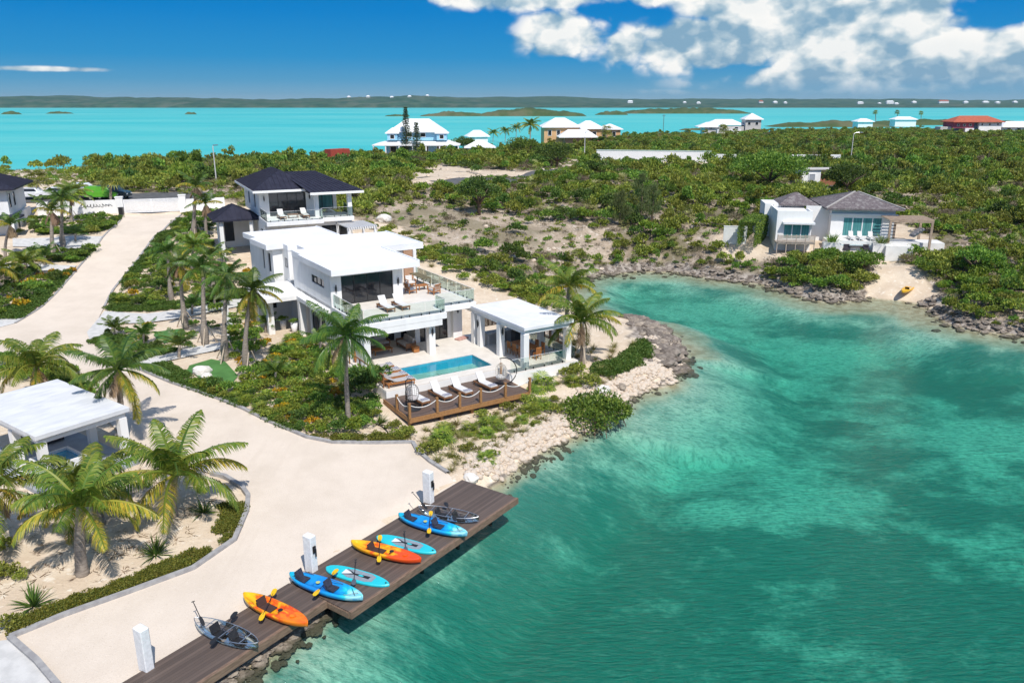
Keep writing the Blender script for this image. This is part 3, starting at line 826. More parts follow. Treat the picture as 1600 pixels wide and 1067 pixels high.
def window(parent, axis, c, b0, b1, zb, zt, panes=2, fm=None, gm=None, name='window', depth=.1, fw=.05):
    """frame with panes set at c; panes are sub-parts"""
    fm = fm or BLACKM; gm = gm or DARKG
    f = MB(); g = MB()
    def bx(mb, p, q, r, s_, d0, d1):
        if axis == 'x': mb.box(p, q, c + d0, c + d1, r, s_)
        else: mb.box(c + d0, c + d1, p, q, r, s_)
    bx(f, b0, b1, zt - fw, zt, 0, depth); bx(f, b0, b1, zb, zb + fw, 0, depth)
    w_ = (b1 - b0) / panes
    for k in range(panes + 1):
        x = b0 + k * w_; x0 = min(max(x - fw / 2, b0), b1 - fw)
        bx(f, x0, x0 + fw, zb + fw, zt - fw, 0, depth)
    bx(g, b0 + .01, b1 - .01, zb + .01, zt - .01, depth * .4, depth * .6)
    fo = f.build(name, fm, parent); g.build('pane', gm, fo)
    return fo


def glass_rail(parent, axis, c, a0, a1, z, h=1.0, pl=1.5, cap=True):
    n = max(1, round(abs(a1 - a0) / pl)); L = (a1 - a0) / n
    for k in range(n):
        p, q = a0 + k * L + .02, a0 + (k + 1) * L - .02
        mb = MB()
        if axis == 'x': mb.box(p, q, c - .006, c + .006, z + .05, z + h)
        else: mb.box(c - .006, c + .006, p, q, z + .05, z + h)
        g = mb.build('glass_panel', GLASSR, parent)
        for f in (.2, .8):
            s_ = MB(); x = p + (q - p) * f
            if axis == 'x': s_.box(x - .03, x + .03, c - .03, c + .03, z + .002, z + .16)
            else: s_.box(c - .03, c + .03, x - .03, x + .03, z + .002, z + .16)
            s_.build('spigot', BLACKM, g)
        if cap:
            s_ = MB()
            if axis == 'x': s_.box(p, q, c - .015, c + .015, z + h + .001, z + h + .02)
            else: s_.box(c - .015, c + .015, p, q, z + h + .001, z + h + .02)
            s_.build('edge_trim', WHITEM, g)


def sconce(parent, x, y, z, ny=-1, nx=0):
    mb = MB()
    mb.cbox((x + nx * .06, y + ny * .06, z), (.12, .12, .30)); mb.cbox((x + nx * .1, y + ny * .1, z + .2), (.07, .07, .22)); mb.cbox((x + nx * .08, y + ny * .08, z - .2), (.06, .06, .12))
    return mb.build('wall_lamp', BLACKM, parent)


# ---------------------------------------------------------------- the white villa
VO = at(674, 552, 2.0); VR = R(32.5)
_c, _s = math.cos(VR), math.sin(VR)


def vl(u, v, z=0.):
    return Vector((VO.x + u * _c - v * _s, VO.y + u * _s + v * _c, VO.z + z))


V1 = thing('villa', 'white two storey modern villa with flat white roofs and glass railed terrace beside the pool', 'house', VO, VR)
# ground floor
mb = MB()
wall(mb, 'y', -5.6, .25, -.3, 11.6, -1.2, 2.74, [(.9, 2.0, .2, 2.15), (7.0, 10.3, 0, 2.4)])
wall(mb, 'x', 4.6, .2, -5.35, .35, -.3, 2.74, [(-4.9, -.9, 0, 2.35), (-.35, .2, 0, 2.4)])
wall(mb, 'y', .15, .2, 3.2, 4.6, -.3, 2.74)
wall(mb, 'x', 3.0, .2, .15, 3.3, -.3, 2.74, [(.55, 1.05, 0, 2.4), (1.7, 3.0, 0, 2.5)])
wall(mb, 'x', 2.6, .6, 3.3, 4.1, -.3, 2.74)
wall(mb, 'y', 4.1, .2, 3.2, 18.5, -1.2, 2.74, [(5, 7, .6, 2.2), (9.5, 11.5, .6, 2.2)])
wall(mb, 'x', 18.3, .2, -5.3, 4.1, -1.2, 2.74)
wall(mb, 'y', -5.3, .2, 11.6, 18.3, -1.2, 2.6, [(12.2, 13.4, 0, 2.3)])
wall(mb, 'x', 16.4, .2, -8.4, -5.3, -1.2, 2.6, [(-7.6, -6.6, .9, 2.2)])
mb.box(-5.6, .6, -.775, -.32, 2.3, 2.74)
mb.build('ground_floor_wall', STUCCO, V1)
for (a, c_, r0, r1, z0, z1, n_, ax) in (('y', -5.5, .9, 2.0, .2, 2.15, 1, 0), ('y', -5.5, 7.0, 10.3, 0, 2.4, 3, 0), ('x', 4.68, -4.9, -.9, 0, 2.35, 3, 0), ('x', 4.66, -.35, .2, 0, 2.4, 1, 0), ('x', 3.06, .55, 1.05, 0, 2.4, 1, 0), ('x', 3.06, 1.7, 3.0, 0, 2.5, 2, 0), ('y', -5.2, 12.2, 13.4, 0, 2.3, 1, 0), ('x', 16.48, -7.6, -6.6, .9, 2.2, 1, 0), ('y', 4.18, 5, 7, .6, 2.2, 2, 0), ('y', 4.18, 9.5, 11.5, .6, 2.2, 2, 0)):
    window(V1, a, c_, r0, r1, z0, z1, n_, name='glass_door' if z0 == 0 else 'window')
for (x, y, s_, zb, zt) in ((-5.345, -.55, .46, -1.2, 2.3), (.0, 0, .5, -.01, 2.74), (-6.15, 10.95, .5, -1.2, 2.6), (-8.3, 12.6, .5, -1.2, 2.6), (-8.3, 15.2, .5, -1.2, 2.6)):
    mb = MB(); mb.box(x - s_ / 2, x + s_ / 2, y - s_ / 2, y + s_ / 2, zb, zt); mb.build('column', STUCCO, V1)
sconce(V1, 0, -.25, 1.75); sconce(V1, -.8, 4.6, 1.7); sconce(V1, 3.7, 2.6, 2.3)
# first floor slab (terrace) and porch canopy
mb = MB()
mb.prism([(-5.6, -.78), (1.0, -.78), (1.0, .9), (4.45, .9), (4.45, 13.6), (-5.6, 13.6)], 2.75, 3.2)
mb.build('terrace_slab', STUCCO, V1, bevel=.015)
mb = MB(); mb.prism([(-5.35, -.55), (.75, -.55), (.75, 1.1), (4.2, 1.1), (4.2, 13.4), (-5.35, 13.4)], 3.2, 3.206)
mb.build('terrace_paving', TILE, V1)
mb = MB(); mb.prism([(-6.4, 5.55), (-5.62, 5.55), (-5.62, 11.6), (-5.3, 11.65), (-5.3, 17.2), (-8.9, 17.2), (-8.9, 11.3), (-6.4, 11.3)], 2.62, 2.98)
mb.build('porch_canopy', STUCCO, V1, bevel=.015)
# upper floor
mb = MB()
wall(mb, 'x', 5.3, .25, -5.6, .3, 3.2, 5.72, [(-4.75, -.5, 3.2, 5.45)])
wall(mb, 'y', -5.6, .25, 5.55, 14.2, 2.98, 5.72, [(6.7, 9.6, 4.35, 5.0)])
wall(mb, 'y', .05, .25, 5.55, 11.8, 3.2, 5.72)
wall(mb, 'x', 14.0, .2, -5.35, -4.5, 2.98, 5.72)
wall(mb, 'y', -4.5, .2, 14.2, 18.3, 2.98, 5.72)
mb.box(-5.25, -4.5, 16.5, 18.2, -1.2, 6.16)
wall(mb, 'x', 18.2, .2, -6.1, -4.3, 2.2, 5.72)
wall(mb, 'y', -6.1, .2, 18.4, 25.6, -1.2, 5.72, [(18.95, 19.75, 3.5, 5.2), (20.9, 21.4, 3.5, 5.4)])
wall(mb, 'x', 25.4, .2, -5.9, .2, -1.2, 5.72)
wall(mb, 'y', .2, .2, 18.5, 25.6, -1.2, 5.72)
wall(mb, 'x', 11.6, .2, .3, 4.4, 3.2, 5.72, [(1.2, 3.2, 3.2, 5.3)])
wall(mb, 'y', 4.2, .2, 11.8, 18.6, 3.2, 5.72)
wall(mb, 'x', 18.5, .2, .4, 4.2, 3.2, 5.72)
mb.build('upper_wall', STUCCO, V1)
window(V1, 'y', -5.52, 6.7, 9.6, 4.35, 5.0, 3); window(V1, 'y', -6.02, 18.95, 19.75, 3.5, 5.2, 1); window(V1, 'y', -6.02, 20.9, 21.4, 3.5, 5.4, 1)
window(V1, 'x', 5.4, -4.75, -.5, 3.2, 5.45, 4, name='sliding_door'); window(V1, 'x', 11.68, 1.2, 3.2, 3.2, 5.3, 2, name='sliding_door')
window(V1, 'y', -5.27, 16.8, 17.5, 4.2, 5.0, 1, depth=.03, gm=GREYC)
sconce(V1, -5.2, 5.3, 4.55); sconce(V1, -.1, 5.3, 4.55)
mb = MB(); mb.box(4.16, 4.44, 11.3, 11.58, 3.21, 5.72); mb.build('column', STUCCO, V1)
mb = MB(); mb.box(3.3, 4.14, 11.42, 11.58, 3.21, 5.72); mb.build('timber_panel', pm('salmon_boarding', (.45, .27, .17), (.36, .2, .12), 3, .7, stretch=(1, 1, 9)), V1)
ROOF1 = [(-5.85, 4.25), (1.35, 4.25), (1.35, 11.4), (5.2, 11.4), (5.2, 19.3), (.65, 19.6), (.65, 25.9), (-6.6, 25.9), (-6.35, 22.3), (-6.95, 22.1), (-6.75, 17.7), (-5.26, 17.8), (-5.26, 16.45), (-4.46, 16.4), (-4.46, 14.25), (-5.62, 14.25), (-5.62, 12), (-5.85, 11.9)]
mb = MB(); mb.prism(ROOF1, 5.73, 6.2)
rf = mb.build('roof', ROOFW, V1, bevel=.012)
for (x0, x1, y0, y1) in ((1.2, 1.35, 4.25, 11.4), (5.05, 5.2, 11.4, 19.3), (.5, .65, 19.6, 25.9), (1.35, 5.05, 11.4, 11.52)):
    mb = MB(); mb.box(x0, x1, y0, y1, 6.201, 6.27); mb.build('roof_lip', ROOFW, rf)
glass_rail(V1, 'y', -5.48, -.6, 5.2, 3.2); glass_rail(V1, 'x', -.62, -5.45, .9, 3.2); glass_rail(V1, 'y', .93, -.58, .98, 3.2)
glass_rail(V1, 'x', 1.02, 1.0, 4.3, 3.2); glass_rail(V1, 'y', 4.35, 1.05, 11.3, 3.2)

# pool terrace and pool
mb = MB()
for q in ((-6.2, 2.4, -5.75, -4.85), (-6.2, 8.3, -1.9, 3.0), (-6.2, -3.55, -4.85, -1.9), (2.45, 8.3, -4.85, -1.9), (2.4, 8.3, -7.2, -4.85), (-5.35, .4, 3.0, 4.6)):
    mb.box(*q, -2.2, 0)
PT = mb.build('pool_terrace', [TILE], None, VO, VR)
struct(PT)
mb = MB()
for q in ((-6.21, -6.2, -5.76, 4.6), (-6.2, 2.4, -5.76, -5.75), (2.4, 8.31, -7.21, -7.2), (8.3, 8.31, -7.2, 3.0), (2.39, 2.4, -7.2, -5.76)):
    mb.box(*q, -2.2, -.06)
o_ = mb.build('terrace_wall', STUCCO, None, VO, VR); tag(o_, 'low white retaining wall under the pool terrace paving', 'wall')
PO = thing('swimming_pool', 'rectangular blue tiled swimming pool set in pale paving in front of the villa', 'pool', VO, VR)
BAS = pm('pool_mosaic', (.045, .42, .60), (.07, .50, .66), 14, .4, c3=(.03, .36, .55), s3=1.2)
mb = MB(); mb.add([(-3.5, -4.8, -1.3), (2.4, -4.8, -1.3), (2.4, -1.95, -1.3), (-3.5, -1.95, -1.3), (-3.5, -4.8, 0), (2.4, -4.8, 0), (2.4, -1.95, 0), (-3.5, -1.95, 0)], [(0, 1, 2, 3), (0, 4, 5, 1), (1, 5, 6, 2), (2, 6, 7, 3), (3, 7, 4, 0)])
mb.build('basin', BAS, PO)
mb = MB()
for q in ((-3.62, 2.52, -4.92, -4.8), (-3.62, 2.52, -1.95, -1.83), (-3.62, -3.5, -4.8, -1.95), (2.4, 2.52, -4.8, -1.95)): mb.box(*q, -.05, .012)
mb.build('coping', pm('pool_coping', (.66, .64, .60), None, 4, .6), PO)


def poolwater():
    m, t, o = new_mat('pool_water')
    tr = t.new('ShaderNodeBsdfTransparent'); tr.inputs[0].default_value = (.50, .89, .97, 1)
    gl = t.new('ShaderNodeBsdfGlossy'); gl.inputs['Roughness'].default_value = .03
    bn = t.new('ShaderNodeBump'); bn.inputs['Strength'].default_value = .12; bn.inputs['Distance'].default_value = .05
    tcn = t.new('ShaderNodeTexCoord'); t.link(t.noise(tcn.outputs['Object'], 2.2, 4), bn.inputs['Height']); t.link(bn.outputs[0], gl.inputs['Normal'])
    f = t.new('ShaderNodeFresnel'); f.inputs[0].default_value = 1.33
    mxs = t.new('ShaderNodeMixShader'); t.link(f.outputs[0], mxs.inputs[0]); t.link(tr.outputs[0], mxs.inputs[1]); t.link(gl.outputs[0], mxs.inputs[2]); t.link(mxs.outputs[0], o.inputs[0])
    return m


mb = MB(); mb.add([(-3.5, -4.8, -.1), (2.4, -4.8, -.1), (2.4, -1.95, -.1), (-3.5, -1.95, -.1)], [(0, 1, 2, 3)]); mb.build('pool_water', poolwater(), PO)

# pavilion
PV = thing('pool_pavilion', 'white flat roofed pavilion on square columns at the end of the pool', 'pavilion', VO, VR)
mb = MB(); mb.box(3.85, 8.15, -6.8, .75, 2.76, 3.0); mb.build('roof', pm('pavilion_roof', (.76, .76, .77), (.66, .66, .68), .8, .75), PV, bevel=.012)
mb = MB()
for q in ((4.0, 4.25, -6.6, .7), (7.7, 7.95, -6.6, .7), (4.25, 7.7, -6.6, -6.35), (4.25, 7.7, .45, .7)): mb.box(*q, 2.45, 2.755)
mb.box(4.0, 4.25, .7, 2.6, 2.45, 2.74)
mb.build('ring_beam', STUCCO, PV)
for (x, y) in ((4.12, .58), (4.12, -.35), (4.12, -3.2), (4.12, -6.45), (7.82, .58), (7.82, -3.1), (7.82, -6.45)):
    mb = MB(); mb.box(x - .22, x + .22, y - .22, y + .22, 0, 2.45); mb.build('column', STUCCO, PV)
for (x0, x1, y) in ((4.9, 6.1, .55), (6.2, 7.4, .55)):
    mb = MB(); mb.box(x0, x1, y, y + .06, 1.2, 1.26); mb.box(x0, x1, y, y + .06, 2.3, 2.36)
    for k in range(4): mb.box(x0 + k * (x1 - x0 - .07) / 3, x0 + .07 + k * (x1 - x0 - .07) / 3, y, y + .06, 1.26, 2.3)
    for k in range(10): mb.cbox(((x0 + x1) / 2, y + .03, 1.33 + k * .1), (x1 - x0 - .1, .09, .012), rx=.6)
    mb.build('louvred_shutter', TEAKD, PV)
for (y0, y1) in ((-6.1, -5.2), (-5.1, -4.2), (-4.1, -3.4), (-2.8, -1.9), (-1.8, -.9)):
    mb = MB(); mb.box(7.9, 7.96, y0, y1, .9, .97); mb.box(7.9, 7.96, y0, y1, 2.3, 2.36)
    for k in range(2): mb.box(7.9, 7.96, y0 + k * (y1 - y0 - .07), y0 + .07 + k * (y1 - y0 - .07), .97, 2.3)
    for k in range(13): mb.cbox((7.93, (y0 + y1) / 2, 1.03 + k * .1), (.09, y1 - y0 - .1, .012), ry=.6)
    mb.build('louvred_shutter', TEAKD, PV)
sconce(PV, 4.12, -3.42, 1.9); sconce(PV, 3.9, -.35, 1.8, 0, -1)
glass_rail(PV, 'x', -7.1, 2.5, 7.3, 0, .95); glass_rail(PV, 'y', 8.2, -6.9, -1.0, 0, .95)
CT = thing('outdoor_kitchen', 'grey outdoor kitchen counter with steel doors under the pavilion', 'kitchen counter', vl(5.6, -.2), VR)
mb = MB(); mb.box(-1.0, 1.6, -.35, .35, 0, .88); mb.build('cabinet', GREYC, CT)
mb = MB(); mb.box(-1.05, 1.65, -.42, .4, .88, .94); mb.build('worktop', pm('stone_worktop', (.42, .42, .42), None, 6, .35), CT)
mb = MB(); mb.box(-.85, -.1, -.37, -.35, .1, .8); mb.build('cabinet_door', ALU, CT)
mb = MB(); mb.box(.0, .75, -.37, -.35, .1, .8); mb.box(.08, .67, -.38, -.37, .18, .72); mb.build('cabinet_door', ALU, CT)
GR = thing('barbecue', 'black barbecue with domed hood behind the dining table', 'barbecue', vl(6.9, -1.3), VR)
mb = MB(); mb.box(-.45, .45, -.3, .3, .1, .9); mb.build('cabinet', pm('dark_enamel', (.03, .035, .045), None, 4, .35), GR)
mb = MB()
for k in range(6):
    a0, a1 = PI * k / 6, PI * (k + 1) / 6
    mb.add([(x, -.3 * math.cos(a), .9 + .32 * math.sin(a)) for x in (-.45, .45) for a in (a0, a1)], [(0, 2, 3, 1)])
mb.add([(-.45, -.3 * math.cos(PI * k / 6), .9 + .32 * math.sin(PI * k / 6)) for k in range(7)], [tuple(range(7))]); mb.add([(.45, -.3 * math.cos(PI * k / 6), .9 + .32 * math.sin(PI * k / 6)) for k in range(7)], [tuple(range(7))[::-1]])
mb.build('hood', BLACKM, GR)

# timber deck in front of the pool wall
DP = plankmat('dark_deck_boards', (.15, .10, .075), (.095, .062, .048), .14, 1)
DK = thing('timber_deck', 'brown timber sun deck on posts below the pool with rope railing', 'deck', vl(0, 0, -.5), VR)
mb = MB(); mb.box(-6.4, 2.36, -9.7, -5.78, -.05, 0); mb.build('boards', DP, DK)
mb = MB()
mb.box(-6.45, 2.41, -9.76, -9.70, -.3, .01); mb.box(-6.46, -6.40, -9.70, -5.78, -.3, .01); mb.box(2.36, 2.42, -9.70, -5.78, -.3, .01)
for y in (-9.3, -7.7, -6.1): mb.box(-6.3, 2.3, y - .07, y + .07, -.3, -.06)
mb.build('rim_beam', POSTW, DK)
for x in (-6.3, -4.1, -1.9, .3, 2.2):
    for y in (-9.4, -6.6):
        mb = MB(); mb.box(x - .09, x + .09, y - .09, y + .09, -1.7, -.3); mb.build('leg', POSTW, DK)
PXP = [(-6.43, -7.9), (-6.43, -9.72), (-4.55, -9.72), (-2.95, -9.72), (-1.42, -9.72), (.45, -9.72), (2.36, -9.72), (2.36, -6.1)]
for (x, y) in PXP:
    mb = MB(); mb.box(x - .075, x + .075, y - .075, y + .075, .0, .98); mb.box(x - .085, x + .085, y - .085, y + .085, .98, 1.0); mb.build('railing_post', POSTW, DK)
for k in range(len(PXP) - 2):
    a, b = PXP[k], PXP[k + 1]
    mb = MB(); mb.tube([(a[0] + (b[0] - a[0]) * f, a[1] + (b[1] - a[1]) * f, .88 - .30 * 4 * f * (1 - f)) for f in np.linspace(0, 1, 12)], .028, 6); mb.build('rope', ROPE, DK)
# timber handrail along the pool terrace
HRL = thing('handrail', 'brown timber handrail on posts along the edge of the pool terrace', 'railing', vl(-6.1, 0, 0), VR)
mb = MB(); mb.beam((0, -5.2, .9), (0, 1.0, .9), .09, .06); mb.build('rail', TEAKD, HRL)
for y in (-5.1, -3.1, -1.1, .9):
    mb = MB(); mb.box(-.04, .04, y - .04, y + .04, 0, .87); mb.build('post', TEAKD, HRL)


# ---------------------------------------------------------------- furniture
def lounger(name, label, loc, rz, frame, cush, group, back=.95, towel=None):
    t = thing(name, label, 'sun lounger', loc, rz, group)
    mb = MB()
    for y in (-.31, .31): mb.box(-1.0, 1.0, y - .03, y + .03, .22, .32)
    for x in (-.97, .97): mb.box(x - .03, x + .03, -.28, .28, .22, .32)
    for k in range(11): mb.box(-.9 + k * .17, -.78 + k * .17, -.28, .28, .29, .315)
    mb.build('frame', frame, t)
    for x in (-.9, .93):
        for y in (-.3, .3):
            mb = MB(); mb.box(x - .03, x + .03, y - .03, y + .03, 0, .22); mb.build('leg', frame, t)
    mb = MB(); mb.box(-.35, .98, -.29, .29, .325, .40); mb.build('seat_cushion', cush, t, bevel=.02)
    mb = MB(); a = back
    mb.cbox((-.37 - .36 * math.cos(a), 0, .375 + .36 * math.sin(a)), (.74, .58, .075), 0, 0, 0, a); mb.build('back_cushion', cush, t, bevel=.02)
    mb = MB(); mb.beam((-.75, 0, .3), (-.62, 0, .3 + .5 * math.sin(a)), .4, .03); mb.build('back_prop', frame, t)
    return t


def towel(label, loc, rz, group):
    t = thing('striped_towel', label, 'towel', loc, rz, group)
    mb = MB(); mb.box(-.2, .2, -.26, .26, 0, .035); mb.build('cloth', CUSH, t, bevel=.01)
    mb = MB()
    for x in (-.13, .0, .13): mb.box(x - .035, x + .035, -.262, .262, .0355, .038)
    mb.build('stripe', NAVY, t)
    return t


ords = ['first', 'second', 'third', 'fourth']
for k, (u, v) in enumerate([(-4.75, -7.45), (-3.15, -7.45), (-1.62, -7.45), (.3, -7.45)]):
    lounger('sun_lounger', 'light cushioned sun lounger on the timber deck, %s from the shore end' % ['fourth', 'third', 'second', 'first'][k], vl(u, v, -.5), VR - PI / 2 + .1, TEAKD, CUSH, 'sun loungers on the timber deck', .9)
    p = vl(u + .08, v - .78, -.5 + .405)
    towel('navy striped towel on the foot of the %s deck lounger from the shore end' % ['fourth', 'third', 'second', 'first'][k], p, VR - PI / 2 + .1, 'striped towels on the loungers')
for k, (u, v) in enumerate([(-4.95, -5.1), (-4.95, -4.0), (-4.95, -2.9), (-4.95, -1.75)]):
    lounger('sun_lounger', 'teak sun lounger beside the short side of the pool, %s from the timber deck' % ords[k], vl(u, v, .012), VR, TEAK, CUSHG, 'teak loungers beside the pool', .5)
    towel('rolled striped towel on the %s poolside lounger from the timber deck' % ords[k], vl(u + .75, v, .42), VR, 'striped towels on the loungers')
for k, (u, v) in enumerate([(-2.5, 2.3), (-1.3, 2.3)]):
    lounger('sun_lounger', ['pale sun lounger on the upper terrace, nearer the terrace corner', 'pale sun lounger on the upper terrace, nearer the armchairs'][k], vl(u, v, 3.21), VR - PI / 2, TEAKD, CUSH, 'loungers on the upper terrace', .9)


def armchair(label, loc, rz, group, frame=TEAK):
    t = thing('armchair', label, 'armchair', loc, rz, group)
    mb = MB()
    for y in (-.35, .35): mb.box(-.35, .38, y - .035, y + .035, .56, .61); mb.box(-.33, .36, y - .03, y + .03, .2, .28)
    mb.box(-.36, -.3, -.32, .32, .2, .28); mb.box(.3, .36, -.32, .32, .2, .28)
    for k in range(5): mb.cbox((-.40, -.28 + .14 * k, .6), (.03, .05, .45), ry=-.2)
    mb.cbox((-.44, 0, .82), (.05, .68, .07), ry=-.2)
    mb.build('frame', frame, t)
    for x in (-.33, .33):
        for y in (-.35, .35):
            mb = MB(); mb.box(x - .03, x + .03, y - .032, y + .032, 0, .56); mb.build('leg', frame, t)
    mb = MB(); mb.box(-.3, .38, -.31, .31, .285, .43); mb.build('seat_cushion', CUSH, t, bevel=.03)
    mb = MB(); mb.cbox((-.30, 0, .64), (.14, .6, .44), ry=-.2); mb.build('back_cushion', CUSH, t, bevel=.03)
    return t


armchair('teak armchair on the upper terrace with its back to the villa wall', vl(1.45, 6.3, 3.21), VR + .1, 'armchairs on the upper terrace')
armchair('teak armchair on the upper terrace with its solid back turned to the pool', vl(2.9, 5.0, 3.21), VR + PI / 2 + .3, 'armchairs on the upper terrace')
armchair('teak armchair on the upper terrace beyond the low table', vl(2.5, 8.6, 3.21), VR - PI / 2, 'armchairs on the upper terrace')


def table(name, label, loc, rz, L, Wd, H, mat, legs=.06, group=None, cat='table'):
    t = thing(name, label, cat, loc, rz, group)
    mb = MB(); mb.box(-L / 2, L / 2, -Wd / 2, Wd / 2, H - .05, H); mb.build('table_top', mat, t, bevel=.008)
    for x in (-1, 1):
        for y in (-1, 1):
            mb = MB(); X_, Y_ = x * (L / 2 - .08), y * (Wd / 2 - .08); mb.box(X_ - legs / 2, X_ + legs / 2, Y_ - legs / 2, Y_ + legs / 2, 0, H - .05); mb.build('leg', mat, t)
    return t


table('low_table', 'square low teak table between the terrace armchairs', vl(2.75, 6.9, 3.21), VR, .9, .7, .4, TEAK)
table('dining_table', 'long green brown table along the glass railing of the upper terrace', vl(3.6, 8.9, 3.21), VR + PI / 2, 2.6, .8, .74, pm('weathered_wood', (.16, .13, .06), (.12, .1, .05), 4, .6))
table('coffee_table', 'long orange teak coffee table in front of the patio sofa', vl(-3.1, 2.0, .0), VR, 1.5, .75, .38, TEAK)
table('dining_table', 'large teak dining table under the pavilion roof', vl(5.9, -3.9, .0), VR + PI / 2, 2.4, 1.05, .75, TEAK)


def sofa(label, loc, rz, L, frame, cush, n=3):
    t = thing('sofa', label, 'sofa', loc, rz)
    mb = MB(); mb.box(-L / 2, L / 2, -.4, .4, .2, .28); mb.box(-L / 2, L / 2, -.44, -.38, .28, .7)
    for x in (-L / 2, L / 2): mb.box(x - .04, x + .04, -.4, .4, .28, .58)
    mb.build('frame', frame, t)
    for x in (-L / 2 + .05, L / 2 - .05):
        for y in (-.35, .35):
            mb = MB(); mb.box(x - .03, x + .03, y - .03, y + .03, 0, .2); mb.build('leg', frame, t)
    w_ = (L - .1) / n
    for k in range(n):
        x0 = -L / 2 + .05 + k * w_
        mb = MB(); mb.box(x0 + .01, x0 + w_ - .01, -.34, .38, .285, .45); mb.build('seat_cushion', cush, t, bevel=.03)
        mb = MB(); mb.cbox((x0 + w_ / 2, -.28, .68), (w_ - .03, .16, .46), rx=.15); mb.build('back_cushion', cush, t, bevel=.03)
    return t


sofa('long grey sofa under the terrace against the dark glass doors', vl(-3.0, 3.6, 0), VR + PI, 2.2, TEAKD, CUSHG, 2)
sofa('grey two seat sofa under the terrace with orange side table at its end', vl(-1.0, 2.3, 0), VR - PI / 2 + PI, 1.8, TEAKD, CUSHG, 2)
t = thing('side_table', 'orange cube side table at the end of the small patio sofa', 'table', vl(-.85, .95, 0), VR)
mb = MB(); mb.box(-.24, .24, -.24, .24, .4, .45); mb.build('table_top', TEAK, t)
mb = MB(); mb.box(-.22, .22, -.22, .22, .03, .4); mb.build('body', TEAK, t)
t = thing('vase', 'small pale vase of dry stems on the coffee table', 'vase', vl(-3.0, 2.05, .38), 0)
mb = MB(); mb.lathe([(.05, 0), (.09, .08), (.05, .2), (.06, .23)], n=10); mb.build('jar', CUSH, t, smooth=True)
mb = MB(); rr = random.Random(4)
for k in range(9): mb.tube([(0, 0, .2), (rr.uniform(-.12, .12), rr.uniform(-.12, .12), rr.uniform(.4, .55))], .008, 4)
mb.build('dry_stems', LEAF['dry'], t)
t = thing('garden_urn', 'tall orange clay urn at the patio corner behind the loungers', 'urn', vl(-5.5, 1.0, 0), 0)
mb = MB(); mb.lathe([(.14, 0), (.23, .2), (.25, .4), (.17, .68), (.13, .74), (.17, .8), (.15, .8), (.10, .7)], n=14); mb.build('pot', pm('orange_clay', (.45, .20, .06), (.38, .16, .05), 5, .7), t, smooth=True)
t = thing('floor_cushion', 'pink cushion lying on the paving by the villa door', 'cushion', vl(3.75, 2.1, 0), VR + .3)
mb = MB(); mb.box(-.55, .55, -.3, .3, .0, .12); mb.build('cover', pm('dusty_pink', (.50, .30, .25), (.42, .22, .18), 6, .9), t, bevel=.04)


def dining_chair(label, loc, rz, group):
    t = thing('dining_chair', label, 'chair', loc, rz, group)
    mb = MB(); mb.box(-.22, .22, -.22, .22, .42, .46); mb.build('seat', TEAK, t)
    mb = MB()
    for k in range(5): mb.box(-.23, -.2, -.19 + k * .09, -.14 + k * .09, .5, .88)
    mb.box(-.235, -.195, -.22, .22, .88, .95); mb.build('backrest', TEAK, t)
    for x in (-.2, .2):
        for y in (-.2, .2):
            mb = MB(); mb.box(x - .022, x + .022, y - .022, y + .022, 0, .42 if x > 0 else .9); mb.build('leg', TEAK, t)
    return t


for k, (u, v, a, lb) in enumerate([(5.1, -4.7, 0, 'teak dining chair on the pool side of the pavilion table, nearest the glass rail'), (5.1, -3.9, 0, 'teak dining chair in the middle of the pool side of the pavilion table'), (5.1, -3.1, 0, 'teak dining chair on the pool side of the pavilion table, nearest the counter'),
                                   (6.7, -4.7, PI, 'teak dining chair on the shutter side of the pavilion table, nearest the glass rail'), (6.7, -3.9, PI, 'teak dining chair in the middle of the shutter side of the table'), (5.9, -5.4, PI / 2, 'teak dining chair at the head of the pavilion table')]):
    dining_chair(lb, vl(u, v, 0), VR + a, 'dining chairs round the pavilion table')


